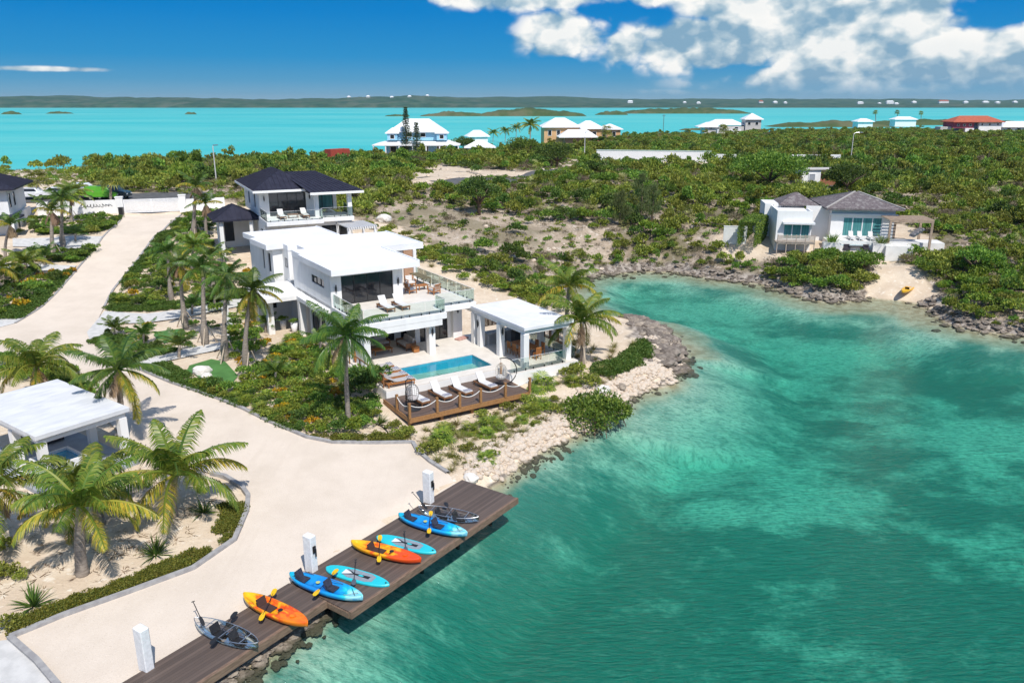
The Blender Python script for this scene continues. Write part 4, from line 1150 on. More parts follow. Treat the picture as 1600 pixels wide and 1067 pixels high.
def egg_chair(label, loc, rz, big, cushm, shell):
    t = thing('hanging_chair', label, 'hanging chair', loc, rz, 'hanging basket chairs on the deck')
    mb = MB()
    if big:   # big curved arm
        pts = [(.05, 0, .05)] + [(-.1 + .95 * math.sin(a), 0, 1.0 - .95 * math.cos(a)) for a in np.linspace(.5, PI * 1.08, 22)]
        mb.tube(pts, .035, 8); mb.tube([(-.5, -.5, .03), (.1, 0, .05), (.6, -.45, .03)], .03, 6); mb.tube([(-.5, .5, .03), (.1, 0, .05), (.6, .45, .03)], .03, 6)
        cx, cz, hz = -.25, .95, 1.9
    else:
        mb.tube([(.55, 0, .03), (.5, 0, 1.75), (.3, 0, 1.95), (0, 0, 1.95)], .035, 8)
        mb.lathe([(.55, 0), (.55, .04), (.1, .05)], n=16)
        mb.tube([(0, 0, 1.94), (0, 0, 1.65)], .015, 5); cx, cz, hz = 0, 1.05, 1.6
    mb.build('stand', BLACKM, t)
    mb = MB()
    for k in range(16):       # wicker ribs: egg with an open front
        g = 2 * PI * k / 16
        pts = []
        for q in np.linspace(.12, PI - .12, 12):
            r = .43 * math.sin(q) ** .8; 
            p = Vector((cx + r * math.cos(g), r * math.sin(g), cz - .58 * math.cos(q)))
            if math.cos(g) < -.72 and .75 < q < 2.6: continue
            pts.append(p)
        if len(pts) > 8: mb.tube(pts, .012, 4)
    for q in np.linspace(.35, PI - .3, 11):
        r = .43 * math.sin(q) ** .8
        a0 = 0 if (q < .7 or q > 2.65) else .0
        mb.tube([(cx + r * math.cos(g), r * math.sin(g), cz - .58 * math.cos(q)) for g in np.linspace(-2.35, 2.35, 18)], .010, 4)
    mb.build('basket', shell, t)
    mb = MB(); mb.lathe([(.05, -.46), (.3, -.42), (.36, -.32), (.28, -.22), (.05, -.2)], (cx, 0, cz), 14); mb.build('seat_cushion', cushm, t, smooth=True)
    mb = MB(); mb.cbox((cx + .24, 0, cz + .05), (.14, .5, .5), ry=.15); mb.build('back_cushion', cushm, t, bevel=.05)
    if big:
        mb = MB(); mb.tube([(cx, 0, hz), (cx, 0, cz + .57)], .012, 5); mb.build('hanger', BLACKM, t)
    return t


egg_chair('black wicker hanging egg chair at the left corner of the deck', vl(-5.55, -8.3, -.5), VR + PI / 2 + .4, False, CUSHG, BLACKM)
egg_chair('white hanging chair on a tall curved black arm at the shore end of the deck', vl(1.65, -7.7, -.5), VR - .35, True, CUSH, pm('pale_wicker', (.55, .50, .42), None, 6, .8))

for k, (u, v, lb) in enumerate([(-7.0, 13.6, 'white tapered planter under the porch canopy, nearer the columns'), (-6.5, 12.2, 'white tapered planter under the porch canopy, nearer the glass doors')]):
    t = thing('planter', lb, 'planter', vl(u, v, -.4), 0, 'white planters under the porch')
    mb = MB(); mb.lathe([(.2, 0), (.3, .9), (.26, .9), (.24, .8)], n=16); mb.build('pot', WHITEM, t, smooth=True)
    PLANTER_SPOTS = globals().get('PLANTER_SPOTS', []) + [t]
# ---------------------------------------------------------------- dock
DKANG = math.atan2(-DOCKV.y, -DOCKV.x)          # local x runs along the dock towards the camera
DPW = plankmat('dock_boards', (.135, .098, .078), (.085, .062, .05), .145, 1, gap=.07)
DKEDGE = pm('dock_edge_timber', (.24, .155, .105), (.15, .095, .065), 3, .75, stretch=(1, 6, 6))


def dkp(a, b, z=.9): q = dk(a, b); return Vector((q.x, q.y, z))


DKO = dkp(0, 0, 0)
A_END, A_STEP = 31.0, 11.45
WID, NAR = 3.6, 2.25


def dockthing(label, a0, a1, wd, z):
    t = thing('dock', label, 'dock', DKO, DKANG + 0)
    # local: x along towards camera, y = across; water side is +y or -y
    sgn = 1 if Vector((-math.sin(DKANG), math.cos(DKANG))).dot(DOCKN) > 0 else -1
    y = sorted((0, sgn * (wd - .14)))
    mb = MB(); mb.box(a0, a1, y[0], y[1], z - .05, z); mb.build('deck_boards', DPW, t)
    mb = MB(); ye = sorted((sgn * (wd - .14), sgn * wd)); mb.box(a0 - .02, a1 + .02, ye[0], ye[1], z - .30, z + .012); mb.build('edge_beam', DKEDGE, t)
    for x_ in (a0, a1):
        mb = MB(); ye2 = sorted((sgn * .02, sgn * (wd - .15))); mb.box(x_ - .05, x_ + .05, ye2[0], ye2[1], z - .30, z - .052); mb.build('end_beam', DKEDGE, t)
    n = int((a1 - a0) / 2.6)
    for k in range(n + 1):
        x_ = a0 + .4 + (a1 - a0 - .8) * k / n
        mb = MB(); mb.tube([(x_, sgn * (wd - 1.5), -3.2), (x_, sgn * (wd - 1.5), z - .06)], .12, 8); mb.build('pile', pm('dark_pile', (.06, .045, .035), (.03, .025, .02), 4, .9), t)
    return t


dockthing('wide brown boarded dock carrying most of the kayaks', 0, A_STEP, WID, .93)
dockthing('narrower brown boardwalk dock running on from the wide dock along the sand', A_STEP + .06, A_END, NAR, .93)
DZ = .93

# pedestals on the sand beside the dock
for k, ((px, py), lb) in enumerate([((229, 1042), 'white dock pedestal near the clear kayak at the near end of the dock'), ((487, 889), 'white dock pedestal with black fitting between the blue kayak and the driveway'), ((670, 783), 'white dock pedestal with black fitting beside the far clear kayak')]):
    p = at(px, py, .95)
    t = thing('dock_pedestal', lb, 'dock pedestal', (p.x, p.y, .85), DKANG + PI / 2 + .05, 'white service pedestals along the dock')
    mb = MB(); mb.prism([(-.24, -.17), (.24, -.17), (.24, .17), (-.24, .17)], 0, 1.75); mb.build('body', WHITEM, t, bevel=.035)
    if k == 0: continue
    mb = MB(); mb.box(.25, .29, -.09, .07, .98, 1.3); mb.tube([(.30, -.02, 1.24), (.36, -.02, 1.2), (.36, -.02, .9), (.31, .02, .82)], .035, 6); mb.build('socket', BLACKM, t)


# ---------------------------------------------------------------- kayaks and boards
def grad_mat(name, stops, seed, rough=.35, sc=1.6, wobble=.25):
    m, t, o = new_mat(name)
    b = t.new('ShaderNodeBsdfPrincipled'); t.link(b.outputs[0], o.inputs[0]); b.inputs['Roughness'].default_value = rough
    tcn = t.new('ShaderNodeTexCoord'); sp = t.new('ShaderNodeSeparateXYZ'); t.link(tcn.outputs['Object'], sp.inputs[0])
    n = t.noise(t.mapping(tcn.outputs['Object'], (1, 2, 2), (seed, seed * 2, 0)), sc, 3)
    f = t.math('ADD', t.math('ADD', t.math('MULTIPLY', sp.outputs[0], .25), .5), t.math('MULTIPLY', t.math('SUBTRACT', n, .5), wobble * 4), clamp=True)
    t.link(t.ramp(f, stops), b.inputs['Base Color']); return m


K_OR = grad_mat('flame_plastic', [(0, (.80, .50, .01)), (.22, (.78, .42, .01)), (.36, (.80, .08, .01)), (.50, (.80, .42, .01)), (.62, (.78, .07, .01)), (.8, (.80, .22, .01)), (1, (.78, .12, .01))], 1.3, wobble=.24)
K_OR2 = grad_mat('flame_plastic_deep', [(0, (.80, .50, .01)), (.22, (.80, .40, .01)), (.36, (.78, .08, .01)), (.52, (.80, .44, .01)), (.64, (.76, .09, .01)), (1, (.72, .06, .01))], 4.1, wobble=.22)
K_BL = grad_mat('blue_surf_plastic', [(0, (.01, .45, .62)), (.2, (.01, .27, .64)), (.5, (.008, .21, .63)), (.68, (.01, .30, .66)), (.82, (.02, .55, .68)), (.92, (.35, .70, .75)), (1, (.01, .33, .62))], 2.2, wobble=.14)
K_YE = grad_mat('yellow_plastic', [(0, (.72, .42, .02)), (1, (.70, .33, .02))], 5, wobble=.1)


def hull(L, Wd, H, wells, mat_slots, parent, mat, name='hull', open_top=False, rock=.14, n=44):
    """sit-on-top kayak: closed loft with dished deck wells; wells = [(x centre, half length, depth, half width)]"""
    mb = MB(); secs = []
    for i in range(n + 1):
        x = -L / 2 + L * i / n; u = abs(2 * x / L)
        w_ = Wd / 2 * max(.02, (1 - u ** 2.6)) ** .72
        keel = rock * u ** 4; top = H + .05 * u ** 3
        if u > .985: w_ = max(w_, .02)
        deck = top - .015
        dp = 0; hw = .62
        for (cx, hl, d_, hw_) in wells:
            q = abs(x - cx) / hl
            if q < 1.15:
                k = min(1, max(0, (1.15 - q) / .25)); dp = max(dp, d_ * k); hw = hw_
        crown = .03 * (1 - u)
        ring = [(0, keel), (.55 * w_, keel + .01), (.92 * w_, keel + (top - keel) * .4), (w_, top - .06), (.97 * w_, top), (.80 * w_, top + .012), (hw * w_, deck - dp * .15), (hw * .86 * w_, deck - dp), (0, deck - dp + (crown if dp < .02 else 0))]
        pts = [(x, y, z) for y, z in ring] + [(x, -y, z) for y, z in ring[-2:0:-1]]
        secs.append(pts)
    m_ = len(secs[0])
    vs = [p for s_ in secs for p in s_]; fs = []
    for i in range(n):
        for k in range(m_):
            k2 = (k + 1) % m_; fs.append((i * m_ + k, (i + 1) * m_ + k, (i + 1) * m_ + k2, i * m_ + k2))
    fs.append(tuple(range(m_))); fs.append(tuple(n * m_ + k for k in range(m_))[::-1])
    mb.add(vs, fs)
    return mb.build(name, mat, parent, smooth=True)


def paddle(label, p0, p1, z0, z1, blade, shaft=BLACKM, cat='paddle', single=False, bw=.1):
    """p0,p1 are blade tips on the ground plan"""
    c = (Vector((p0[0], p0[1], z0)) + Vector((p1[0], p1[1], z1))) / 2
    d = Vector((p1[0] - p0[0], p1[1] - p0[1], z1 - z0)); L = d.length
    t = thing('paddle', label, cat, c, math.atan2(d.y, d.x), 'paddles laid across the boats')
    t.rotation_euler = (0, -math.asin((z1 - z0) / L), math.atan2(d.y, d.x))
    mb = MB(); mb.tube([(-L / 2 + (.0 if single else .3), 0, 0), (L / 2 - .32, 0, 0)], .017, 6)
    if single: mb.tube([(-L / 2, -.06, 0), (-L / 2, .06, 0)], .02, 6)
    mb.build('shaft', shaft, t)
    for sx in ((1,) if single else (-1, 1)):
        mb = MB(); pts = [(L / 2 - .46, .02), (L / 2 - .36, bw * .8), (L / 2 - .2, bw), (L / 2 - .05, bw * .8), (L / 2, 0), (L / 2 - .05, -bw * .8), (L / 2 - .2, -bw), (L / 2 - .36, -bw * .8), (L / 2 - .46, -.02)]
        mb.prism([(sx * x, y) for x, y in pts], -.012, .012); mb.build('blade', blade, t)
    return t


def place(p0, p1, z=DZ):
    a = at(*p0, z + .15); b = at(*p1, z + .15); c = (a + b) / 2; d = b - a
    return Vector((c.x, c.y, z)), math.atan2(d.y, d.x), d.length


YEL = pm('yellow_blade', (.78, .50, .01), (.72, .42, .01), 5, .4)


def seat_set(parent, x, z, mat=BLACKM, pad=None):
    mb = MB(); mb.box(x - .2, x + .2, -.2, .2, z, z + .04); mb.cbox((x - .24, 0, z + .2), (.05, .42, .34), ry=-.35); mb.build('seat', mat, parent, bevel=.01)
    mb = MB()
    for s_ in (-1, 1): mb.tube([(x - .2, s_ * .2, z + .22), (x + .28, s_ * .33, z + .1)], .012, 4)
    mb.build('strap', BLACKM, parent)


DKGREY = pm('dark_seat_fabric', (.035, .04, .07), (.02, .02, .03), 9, .8)


def tandem(label, p0, p1):
    c, a, L = place(p0, p1)
    t = thing('kayak', label, 'kayak', c, a, 'kayaks lined up on the dock')
    hull(L, .95, .30, [(-L * .26, .42, .13, .66), (-L * .02, .36, .10, .55), (L * .16, .40, .13, .66), (L * .36, .2, .07, .5)], None, t, K_BL)
    seat_set(t, -L * .30, .22, DKGREY); seat_set(t, L * .10, .22, DKGREY)
    mb = MB()
    for k in (-1, 1): mb.tube([(L * .30, k * .28, .31), (L * .42, -k * .1, .33)], .01, 4); mb.tube([(-L * .43, k * .2, .33), (-L * .36, -k * .26, .31)], .01, 4)
    mb.build('bungee', BLACKM, t)
    mb = MB(); mb.lathe([(.09, 0), (.09, .015), (.06, .02)], (-L * .1, 0, .298), 12); mb.build('hatch', pm('pale_hatch', (.5, .55, .2), None, 5, .5), t)
    return t, c, a, L


def solo(label, p0, p1, mat):
    c, a, L = place(p0, p1)
    t = thing('kayak', label, 'kayak', c, a, 'kayaks lined up on the dock')
    hull(L, .86, .31, [(-L * .10, .62, .17, .68), (-L * .36, .3, .06, .55)], None, t, mat)
    mb = MB(); mb.box(-L * .2, -L * .02, -.2, .2, .155, .185); mb.cbox((-L * .21, 0, .33), (.05, .42, .3), ry=-.3); mb.build('seat', pm('dark_brown_seat', (.06, .03, .025), None, 6, .8), t)
    mb = MB(); mb.lathe([(.1, 0), (.1, .015), (.07, .02)], (L * .09, 0, .318), 12); mb.build('hatch', BLACKM, t)
    mb = MB(); mb.lathe([(.12, 0), (.12, .02)], (L * .28, 0, .325), 14); mb.build('bow_hatch', mat, t)
    return t, c, a, L


def local(c, a, x, y, z=0):
    return Vector((c.x + x * math.cos(a) - y * math.sin(a), c.y + x * math.sin(a) + y * math.cos(a), c.z + z))


t, c, a, L = solo('orange and yellow kayak on the narrow boardwalk, nearest the camera', (381, 932), (481, 978), K_OR)
paddle('yellow bladed paddle across the near orange kayak', local(c, a, -.75, .75), local(c, a, .15, -.85), c.z + .47, c.z + .30, YEL)
t, c, a, L = solo('orange and yellow kayak between the two paddleboards', (549, 850), (658, 878), K_OR2)
paddle('yellow bladed paddle across the orange kayak between the paddleboards', local(c, a, -.75, .75), local(c, a, .25, -.9), c.z + .47, c.z + .28, YEL)
t, c, a, L = tandem('blue two seat kayak beside the white pedestal, near end of the wide dock', (453, 900), (567, 937))
paddle('yellow bladed paddle across the near blue kayak', local(c, a, -.15, 1.0), local(c, a, .2, -.95), c.z + .42, c.z + .42, YEL)
t, c, a, L = tandem('blue two seat kayak between a paddleboard and the far clear kayak', (623, 807), (730, 837))
paddle('yellow bladed paddle across the far blue kayak', local(c, a, -.55, .75), local(c, a, .45, -.95), c.z + .44, c.z + .38, YEL)

CYAN = pm('cyan_board', (.025, .56, .62), (.02, .50, .58), 2, .4)


def sup(label, p0, p1):
    c, a, L = place(p0, p1, DZ - .05); c.z = DZ
    t = thing('paddleboard', label, 'paddleboard', c, a, 'paddleboards lined up on the dock')
    def outline(k, x0=-1., x1=1.):
        up = []
        for i in range(25):
            u = x0 + (x1 - x0) * i / 24
            wdt = .40 * max(0, 1 - abs(u) ** (2.4 if u > 0 else 3.4)) ** .62
            up.append((u * L / 2, wdt * k))
        return [q for q in up] + [(x, -y) for x, y in up[::-1] if y > 1e-6]
    mb = MB(); mb.prism(outline(1), .0, .13); mb.build('board', CYAN, t, bevel=.035)
    gp = pm('grey_deck_pad', (.26, .30, .34), (.22, .26, .30), 8, .9)
    pts = [(-.40, .20), (-.2, .34), (.35, .33), (.52, .2), (.52, -.2), (.35, -.33), (-.2, -.34), (-.40, -.20)]
    mb = MB(); mb.prism([(x * L / 2, y * .9) for x, y in pts], .131, .137); dp = mb.build('deck_pad', gp, t)
    mb = MB(); mb.prism([(-.42 * L / 2, .16), (-.16 * L / 2, .02), (-.42 * L / 2, -.16)], .1375, .141); mb.build('pad_marking', WHITEM, dp)
    mb = MB(); mb.prism([(-.40 * L / 2, .24), (-.1 * L / 2, .05), (.38 * L / 2, .09), (.38 * L / 2, -.09), (-.1 * L / 2, -.05), (-.40 * L / 2, -.24), (-.13 * L / 2, 0)], .1415, .145); mb.build('pad_marking', BLACKM, dp)
    mb = MB(); mb.prism([(.12 * L / 2 + .13 * math.cos(g), .05 * math.sin(g)) for g in np.linspace(0, 2 * PI, 14)[:-1]], .1455, .149); mb.build('emblem', CYAN, dp)
    mb = MB(); mb.lathe([(.04, 0), (.04, .015)], (L * .44, 0, .131), 10); mb.build('leash_ring', BLACKM, t)
    return t, c, a, L


t, c, a, L = sup('cyan paddleboard with grey pad between near blue kayak and orange kayak', (509, 885), (609, 913))
paddle('black paddle lying across the paddleboard next to the near blue kayak', local(c, a, -.65, .85), local(c, a, .35, -.75), c.z + .20, c.z + .19, pm('dark_grey_blade', (.10, .12, .15), None, 5, .4), single=True)
t, c, a, L = sup('cyan paddleboard with grey pad between orange kayak and far blue kayak', (588, 837), (682, 862))
paddle('black paddle lying across the paddleboard next to the far blue kayak', local(c, a, -.55, .75), local(c, a, .45, -.7), c.z + .20, c.z + .19, pm('dark_grey_blade', (.10, .12, .15)), single=True)


def clear_kayak(label, p0, p1):
    c, a, L = place(p0, p1)
    t = thing('clear_kayak', label, 'kayak', c, a, 'kayaks lined up on the dock')
    mb = MB(); n = 30; vs = []; fs = []; m_ = 11
    for i in range(n + 1):
        x = -L / 2 + L * i / n; u = abs(2 * x / L); w_ = max(.015, .42 * (1 - u ** 2.3) ** .75); kz = .16 * u ** 3.5; tz = .34 + .06 * u ** 3
        for k in range(m_):
            g = -PI / 2 + PI * k / (m_ - 1); s_ = math.sin(g)
            vs.append((x, w_ * math.copysign(abs(s_) ** .7, s_), tz - (tz - kz) * max(0, math.cos(g)) ** .55))
    for i in range(n):
        for k in range(m_ - 1): fs.append((i * m_ + k, i * m_ + k + 1, (i + 1) * m_ + k + 1, (i + 1) * m_ + k))
    mb.add(vs, fs); mb.build('hull', CLEAR, t, smooth=True)
    mb = MB(); rim = []
    for sg in (1, -1):
        pts = []
        for i in range(n + 1):
            x = -L / 2 + L * i / n; u = abs(2 * x / L); w_ = max(.015, .42 * (1 - u ** 2.3) ** .75); pts.append((x, sg * w_, .34 + .06 * u ** 3))
        mb.tube(pts, .016, 5)
    for x in (-.27, .02, .30):
        u = abs(2 * x); w_ = .42 * (1 - u ** 2.3) ** .75; mb.tube([(x * L, -w_, .345), (x * L, w_, .345)], .016, 5)
    mb.build('frame', ALU, t)
    seat_set(t, -.10 * L, .08); seat_set(t, .19 * L, .08)
    return t, c, a, L


t, c, a, L = clear_kayak('clear kayak with black seats at the near end of the boardwalk', (305, 973), (404, 1012))
paddle('black paddle across the near clear kayak', local(c, a, -.45, 1.0), local(c, a, .15, -.85), c.z + .40, c.z + .38, BLACKM)
paddle('black paddle standing out of the stern of the near clear kayak', local(c, a, -2.0, .35), local(c, a, -1.0, -.1), c.z + .75, c.z + .30, BLACKM, single=True, bw=.07)
t, c, a, L = clear_kayak('clear kayak with black seats at the far end of the kayak row', (654, 797), (748, 814))
paddle('black paddle across the far clear kayak', local(c, a, -.5, .75), local(c, a, .7, -.7), c.z + .40, c.z + .38, BLACKM)
paddle('black paddle standing out of the stern of the far clear kayak', local(c, a, -2.1, .45), local(c, a, -1.1, .0), c.z + .8, c.z + .30, BLACKM, single=True, bw=.07)
# ---------------------------------------------------------------- neighbouring villa with dark seamed roof
BO = Vector((-24.9, 80.9, 5.0)); BR = R(26)
def bl(u, v, z=0.): return Vector((BO.x + u * math.cos(BR) - v * math.sin(BR), BO.y + u * math.sin(BR) + v * math.cos(BR), BO.z + z))
V2 = thing('villa', 'white two storey villa with dark metal roofs and balcony behind the flat roofed villa', 'house', BO, BR)
mb = MB()
wall(mb, 'x', 1.6, .2, .0, 9.2, -1.5, 2.85, [(.8, 5.4, 0, 2.3), (5.9, 8.9, 0, 2.4)])
wall(mb, 'y', .0, .2, 1.8, 15, -1.5, 2.85, [(3, 4.2, 0, 2.2)])
wall(mb, 'y', 9.0, .2, 1.8, 12, -1.5, 2.85)
wall(mb, 'x', 15, .2, .2, 9, -1.5, 2.85)
mb.build('ground_floor_wall', STUCCO, V2)
window(V2, 'x', 1.68, .8, 5.4, 0, 2.3, 4, name='glass_door'); window(V2, 'x', 1.68, 5.9, 8.9, 0, 2.4, 3, name='glass_door'); window(V2, 'y', .08, 3, 4.2, 0, 2.2, 1)
mb = MB(); mb.prism([(.0, .0), (5.8, .0), (5.8, 1.0), (9.3, 1.0), (9.3, 5.0), (0, 5.0)], 2.86, 3.3); mb.build('balcony_slab', STUCCO, V2, bevel=.015)
mb = MB()
wall(mb, 'x', 4.4, .2, .1, 6.0, 3.3, 6.2, [(1.1, 5.0, 3.3, 5.9)])
wall(mb, 'y', .1, .2, 4.6, 15, 3.3, 6.2, [(7, 8, 4.0, 5.8), (11, 12, 4.0, 5.8)])
wall(mb, 'y', 5.8, .2, 4.6, 8, 3.3, 6.0)
wall(mb, 'x', 8.0, .2, 5.8, 9.2, 3.3, 6.0, [(6.3, 8.8, 3.3, 5.6)])
wall(mb, 'y', 9.0, .2, 8.2, 15, 3.3, 6.0)
wall(mb, 'x', 15, .2, .3, 9, 3.3, 6.2)
mb.build('upper_wall', STUCCO, V2)
window(V2, 'x', 4.48, 1.1, 5.0, 3.3, 5.9, 4, name='sliding_door'); window(V2, 'x', 8.08, 6.3, 8.8, 3.3, 5.6, 2, name='sliding_door', gm=TEALG)
window(V2, 'y', .18, 7, 8, 4.0, 5.8, 1); window(V2, 'y', .18, 11, 12, 4.0, 5.8, 1)
for (x, y) in ((5.55, 1.9), (8.95, 1.35)):
    mb = MB(); mb.box(x - .22, x + .22, y - .22, y + .22, 3.3, 6.05); mb.build('column', STUCCO, V2)
sconce(V2, .6, 4.4, 5.2); sconce(V2, 5.4, 4.4, 5.2)


def seamed(mb, x0, x1, y0, y1, z0, z1, inset, axis, m=0):
    mb.hip(x0, x1, y0, y1, z0, z1, inset, axis, m, .18)


def seams(parent, x0, x1, y0, y1, z0, z1, inset, axis, pitch=.5):
    """raised ribs up each slope"""
    mb = MB()
    def rib(p, q): mb.beam((p[0], p[1], p[2] + .02), (q[0], q[1], q[2] + .02), .035, .05)
    if axis == 'x':
        hw = (y1 - y0) / 2; ym = (y0 + y1) / 2
        for k in range(1, int((x1 - x0) / pitch)):
            x = x0 + k * pitch; f = min(1, (x - x0) / inset, (x1 - x) / inset); zt = z0 + (z1 - z0) * f
            rib((x, y0, z0), (x, y0 + hw * f, zt)); rib((x, y1, z0), (x, y1 - hw * f, zt))
        for k in range(1, int((y1 - y0) / pitch)):
            y = y0 + k * pitch; f = min((y - y0) / hw, (y1 - y) / hw)
            for sx in (0, 1):
                xa = x0 if sx == 0 else x1; xb = x0 + inset * f if sx == 0 else x1 - inset * f; rib((xa, y, z0), (xb, y, z0 + (z1 - z0) * f))
    else:
        hw = (x1 - x0) / 2
        for k in range(1, int((y1 - y0) / pitch)):
            y = y0 + k * pitch; f = min(1, (y - y0) / inset, (y1 - y) / inset); zt = z0 + (z1 - z0) * f
            rib((x0, y, z0), (x0 + hw * f, y, zt)); rib((x1, y, z0), (x1 - hw * f, y, zt))
        for k in range(1, int((x1 - x0) / pitch)):
            x = x0 + k * pitch; f = min((x - x0) / hw, (x1 - x) / hw)
            for sy in (0, 1):
                ya = y0 if sy == 0 else y1; yb = y0 + inset * f if sy == 0 else y1 - inset * f; rib((x, ya, z0), (x, yb, z0 + (z1 - z0) * f))
    return mb.build('roof_seam', METR, parent)


for (x0, x1, y0, y1, z0, z1, ins, ax) in ((-.7, 6.4, 2.6, 16, 6.25, 7.95, 4.2, 'y'),):
    mb = MB(); seamed(mb, x0, x1, y0, y1, z0, z1, ins, ax); rf = mb.build('roof', METR, V2); seams(rf, x0, x1, y0, y1, z0, z1, ins, ax)
    fm_ = MB()
    for q in ((x0 - .03, x1 + .03, y0 - .04, y0 - .005), (x0 - .04, x0 - .005, y0, y1)): fm_.box(*q, z0 - .26, z0 - .02)
    fm_.box(x0 + .05, x1 - .05, y0 + .05, y1 - .05, z0 - .24, z0 - .19)
    fm_.build('fascia', STUCCO, rf)
A_, B_, C_, D_, R1_, R2_ = (4.7, .4, 6.05), (10.3, .4, 6.05), (10.3, 14, 6.05), (4.7, 14, 6.05), (2.85, 7.2, 7.72), (6.7, 7.2, 7.72)
lw_ = lambda p: (p[0], p[1], p[2] - .18)
mb = MB(); mb.add([A_, B_, C_, D_, R1_, R2_, lw_(A_), lw_(B_), lw_(C_), lw_(D_)], [(0, 1, 5, 4), (1, 2, 5), (2, 3, 4, 5), (3, 0, 4), (6, 7, 1, 0), (7, 8, 2, 1), (8, 9, 3, 2), (9, 6, 0, 3), (9, 8, 7, 6)]); rf = mb.build('wing_roof', METR, V2)
mb = MB()
for k in range(1, 11):
    f = k / 11; p_ = Vector(A_).lerp(Vector(B_), f); q_ = Vector(R1_).lerp(Vector(R2_), f); mb.beam(p_ + Vector((0, 0, .02)), q_ + Vector((0, 0, .02)), .035, .05)
for k in range(1, 14):
    f = k / 14; p_ = Vector(B_).lerp(Vector(C_), f); mb.beam(p_ + Vector((0, 0, .02)), p_.lerp(Vector(R2_), 1 - abs(2 * f - 1) * .98) + Vector((0, 0, .02)), .035, .05)
mb.build('roof_seam', METR, rf)
mb = MB(); mb.box(4.66, 10.34, .36, .395, 5.78, 6.03); mb.box(4.75, 10.25, .45, 13.9, 5.8, 5.865); mb.build('fascia', STUCCO, rf)
mb = MB(); seamed(mb, -4.6, .3, 5.5, 11.5, 3.05, 4.35, 2.2, 'y'); rf = mb.build('porch_roof', METR, V2); seams(rf, -4.6, .3, 5.5, 11.5, 3.05, 4.35, 2.2, 'y')
mb = MB(); wall(mb, 'x', 10.5, .2, -3.6, 0, -1, 2.85, [(-3, -2, 0, 2.2)]); wall(mb, 'y', -3.8, .2, 9.5, 10.6, -1, 2.85); mb.build('porch_wall', STUCCO, V2)
for x in (-.7, -3.8):
    mb = MB(); mb.box(x - .2, x + .2, 5.9, 6.3, -1, 2.85); mb.build('column', STUCCO, V2)
window(V2, 'x', 10.58, -3, -2, 0, 2.2, 1)
glass_rail(V2, 'y', .08, .1, 4.2, 3.3); glass_rail(V2, 'x', .08, .1, 5.7, 3.3); glass_rail(V2, 'x', 1.08, 5.85, 9.2, 3.3); glass_rail(V2, 'y', 9.22, 1.1, 5, 3.3); glass_rail(V2, 'y', 5.74, .12, .98, 3.3)
for k, u in enumerate((1.9, 4.3)):
    lounger('sun_lounger', ['pale lounger on the dark roofed villa balcony beside the corner of the glass', 'pale lounger on the dark roofed villa balcony nearer the column'][k], bl(u, 2.2, 3.31), BR - PI / 2, TEAKD, CUSH, 'loungers on the balcony of the dark roofed villa', .8)
table('low_table', 'low teak table between the two balcony loungers', bl(3.1, 2.3, 3.31), BR, 1.1, .7, .4, TEAKD)
PG = thing('pergola', 'white slatted pergola on white posts beside the dark roofed villa', 'pergola', at(556, 350, 7.6) + Vector((0, 0, -2.6)), R(30))
mb = MB()
for k in range(13): mb.box(-1.55 + k * .25, -1.45 + k * .25, -2.2, 2.2, 2.5, 2.62)
mb.build('slats', WHITEM, PG)
for y_ in (-1.9, 1.75):
    mb = MB(); mb.box(-1.6, 1.6, y_, y_ + .15, 2.3, 2.49); mb.build('beam', WHITEM, PG)
for x in (-1.45, 1.45):
    for y in (-1.82, 1.82):
        mb = MB(); mb.box(x - .12, x + .12, y - .12, y + .12, -1.0, 2.3); mb.build('post', WHITEM, PG)

# ---------------------------------------------------------------- pavilion at the near left
q0 = at(202, 636, 4.5); q1 = at(54, 682, 4.5); q2 = at(82, 594, 4.5)
LA = math.atan2(q0.y - q1.y, q0.x - q1.x)
LP = thing('garden_pavilion', 'white flat roofed open pavilion on square columns among the foreground palms', 'pavilion', (q1.x, q1.y, 1.4), LA)
ux = (q0 - q1).to_2d().length; vy = (q2 - q0).to_2d().length
mb = MB(); mb.box(0, ux, 0, vy, 2.85, 3.1); mb.build('roof', ROOFG, LP, bevel=.015)
mb = MB()
for q in ((.2, .45, .2, vy - .2), (ux - .45, ux - .2, .2, vy - .2), (.45, ux - .45, .2, .45), (.45, ux - .45, vy - .45, vy - .2)): mb.box(*q, 2.55, 2.845)
mb.build('ring_beam', STUCCO, LP)
for (x, y) in ((.35, .35), (.35, vy * .42), (ux * .55, vy - .4), (ux - .35, .35), (ux - .35, vy - .4), (.35, vy - .4), (ux - .35, vy * .5)):
    mb = MB(); mb.box(x - .2, x + .2, y - .2, y + .2, -.6, 2.55); mb.build('column', STUCCO, LP)
mb = MB(); mb.box(-.1, ux + .1, -.1, vy + .1, -.8, .0); mb.build('floor_slab', pm('slate_paving', (.34, .37, .40), (.28, .30, .33), 1.5, .6), LP)
t = thing('spa_tub', 'square blue spa tub with white sides under the foreground pavilion', 'spa tub', (0, 0, 0), LA)
t.location = Matrix.Translation(LP.location) @ Matrix.Rotation(LA, 4, 'Z') @ Vector((1.7, 2.0, .0))
mb = MB()
for q in ((-1, 1, -1, -.85), (-1, 1, .85, 1), (-1, -.85, -.85, .85), (.85, 1, -.85, .85)): mb.box(*q, 0, .85)
mb.build('tub_side', WHITEM, t); mb = MB(); mb.box(-.85, .85, -.85, .85, .1, .72); mb.build('spa_water', pm('spa_blue', (.03, .25, .45), (.05, .35, .55), 2, .05), t)
t = thing('outdoor_sofa', 'dark wicker sofa under the foreground pavilion by the far columns', 'sofa', Matrix.Translation(LP.location) @ Matrix.Rotation(LA, 4, 'Z') @ Vector((ux * .6, vy - 1.3, 0)), LA)
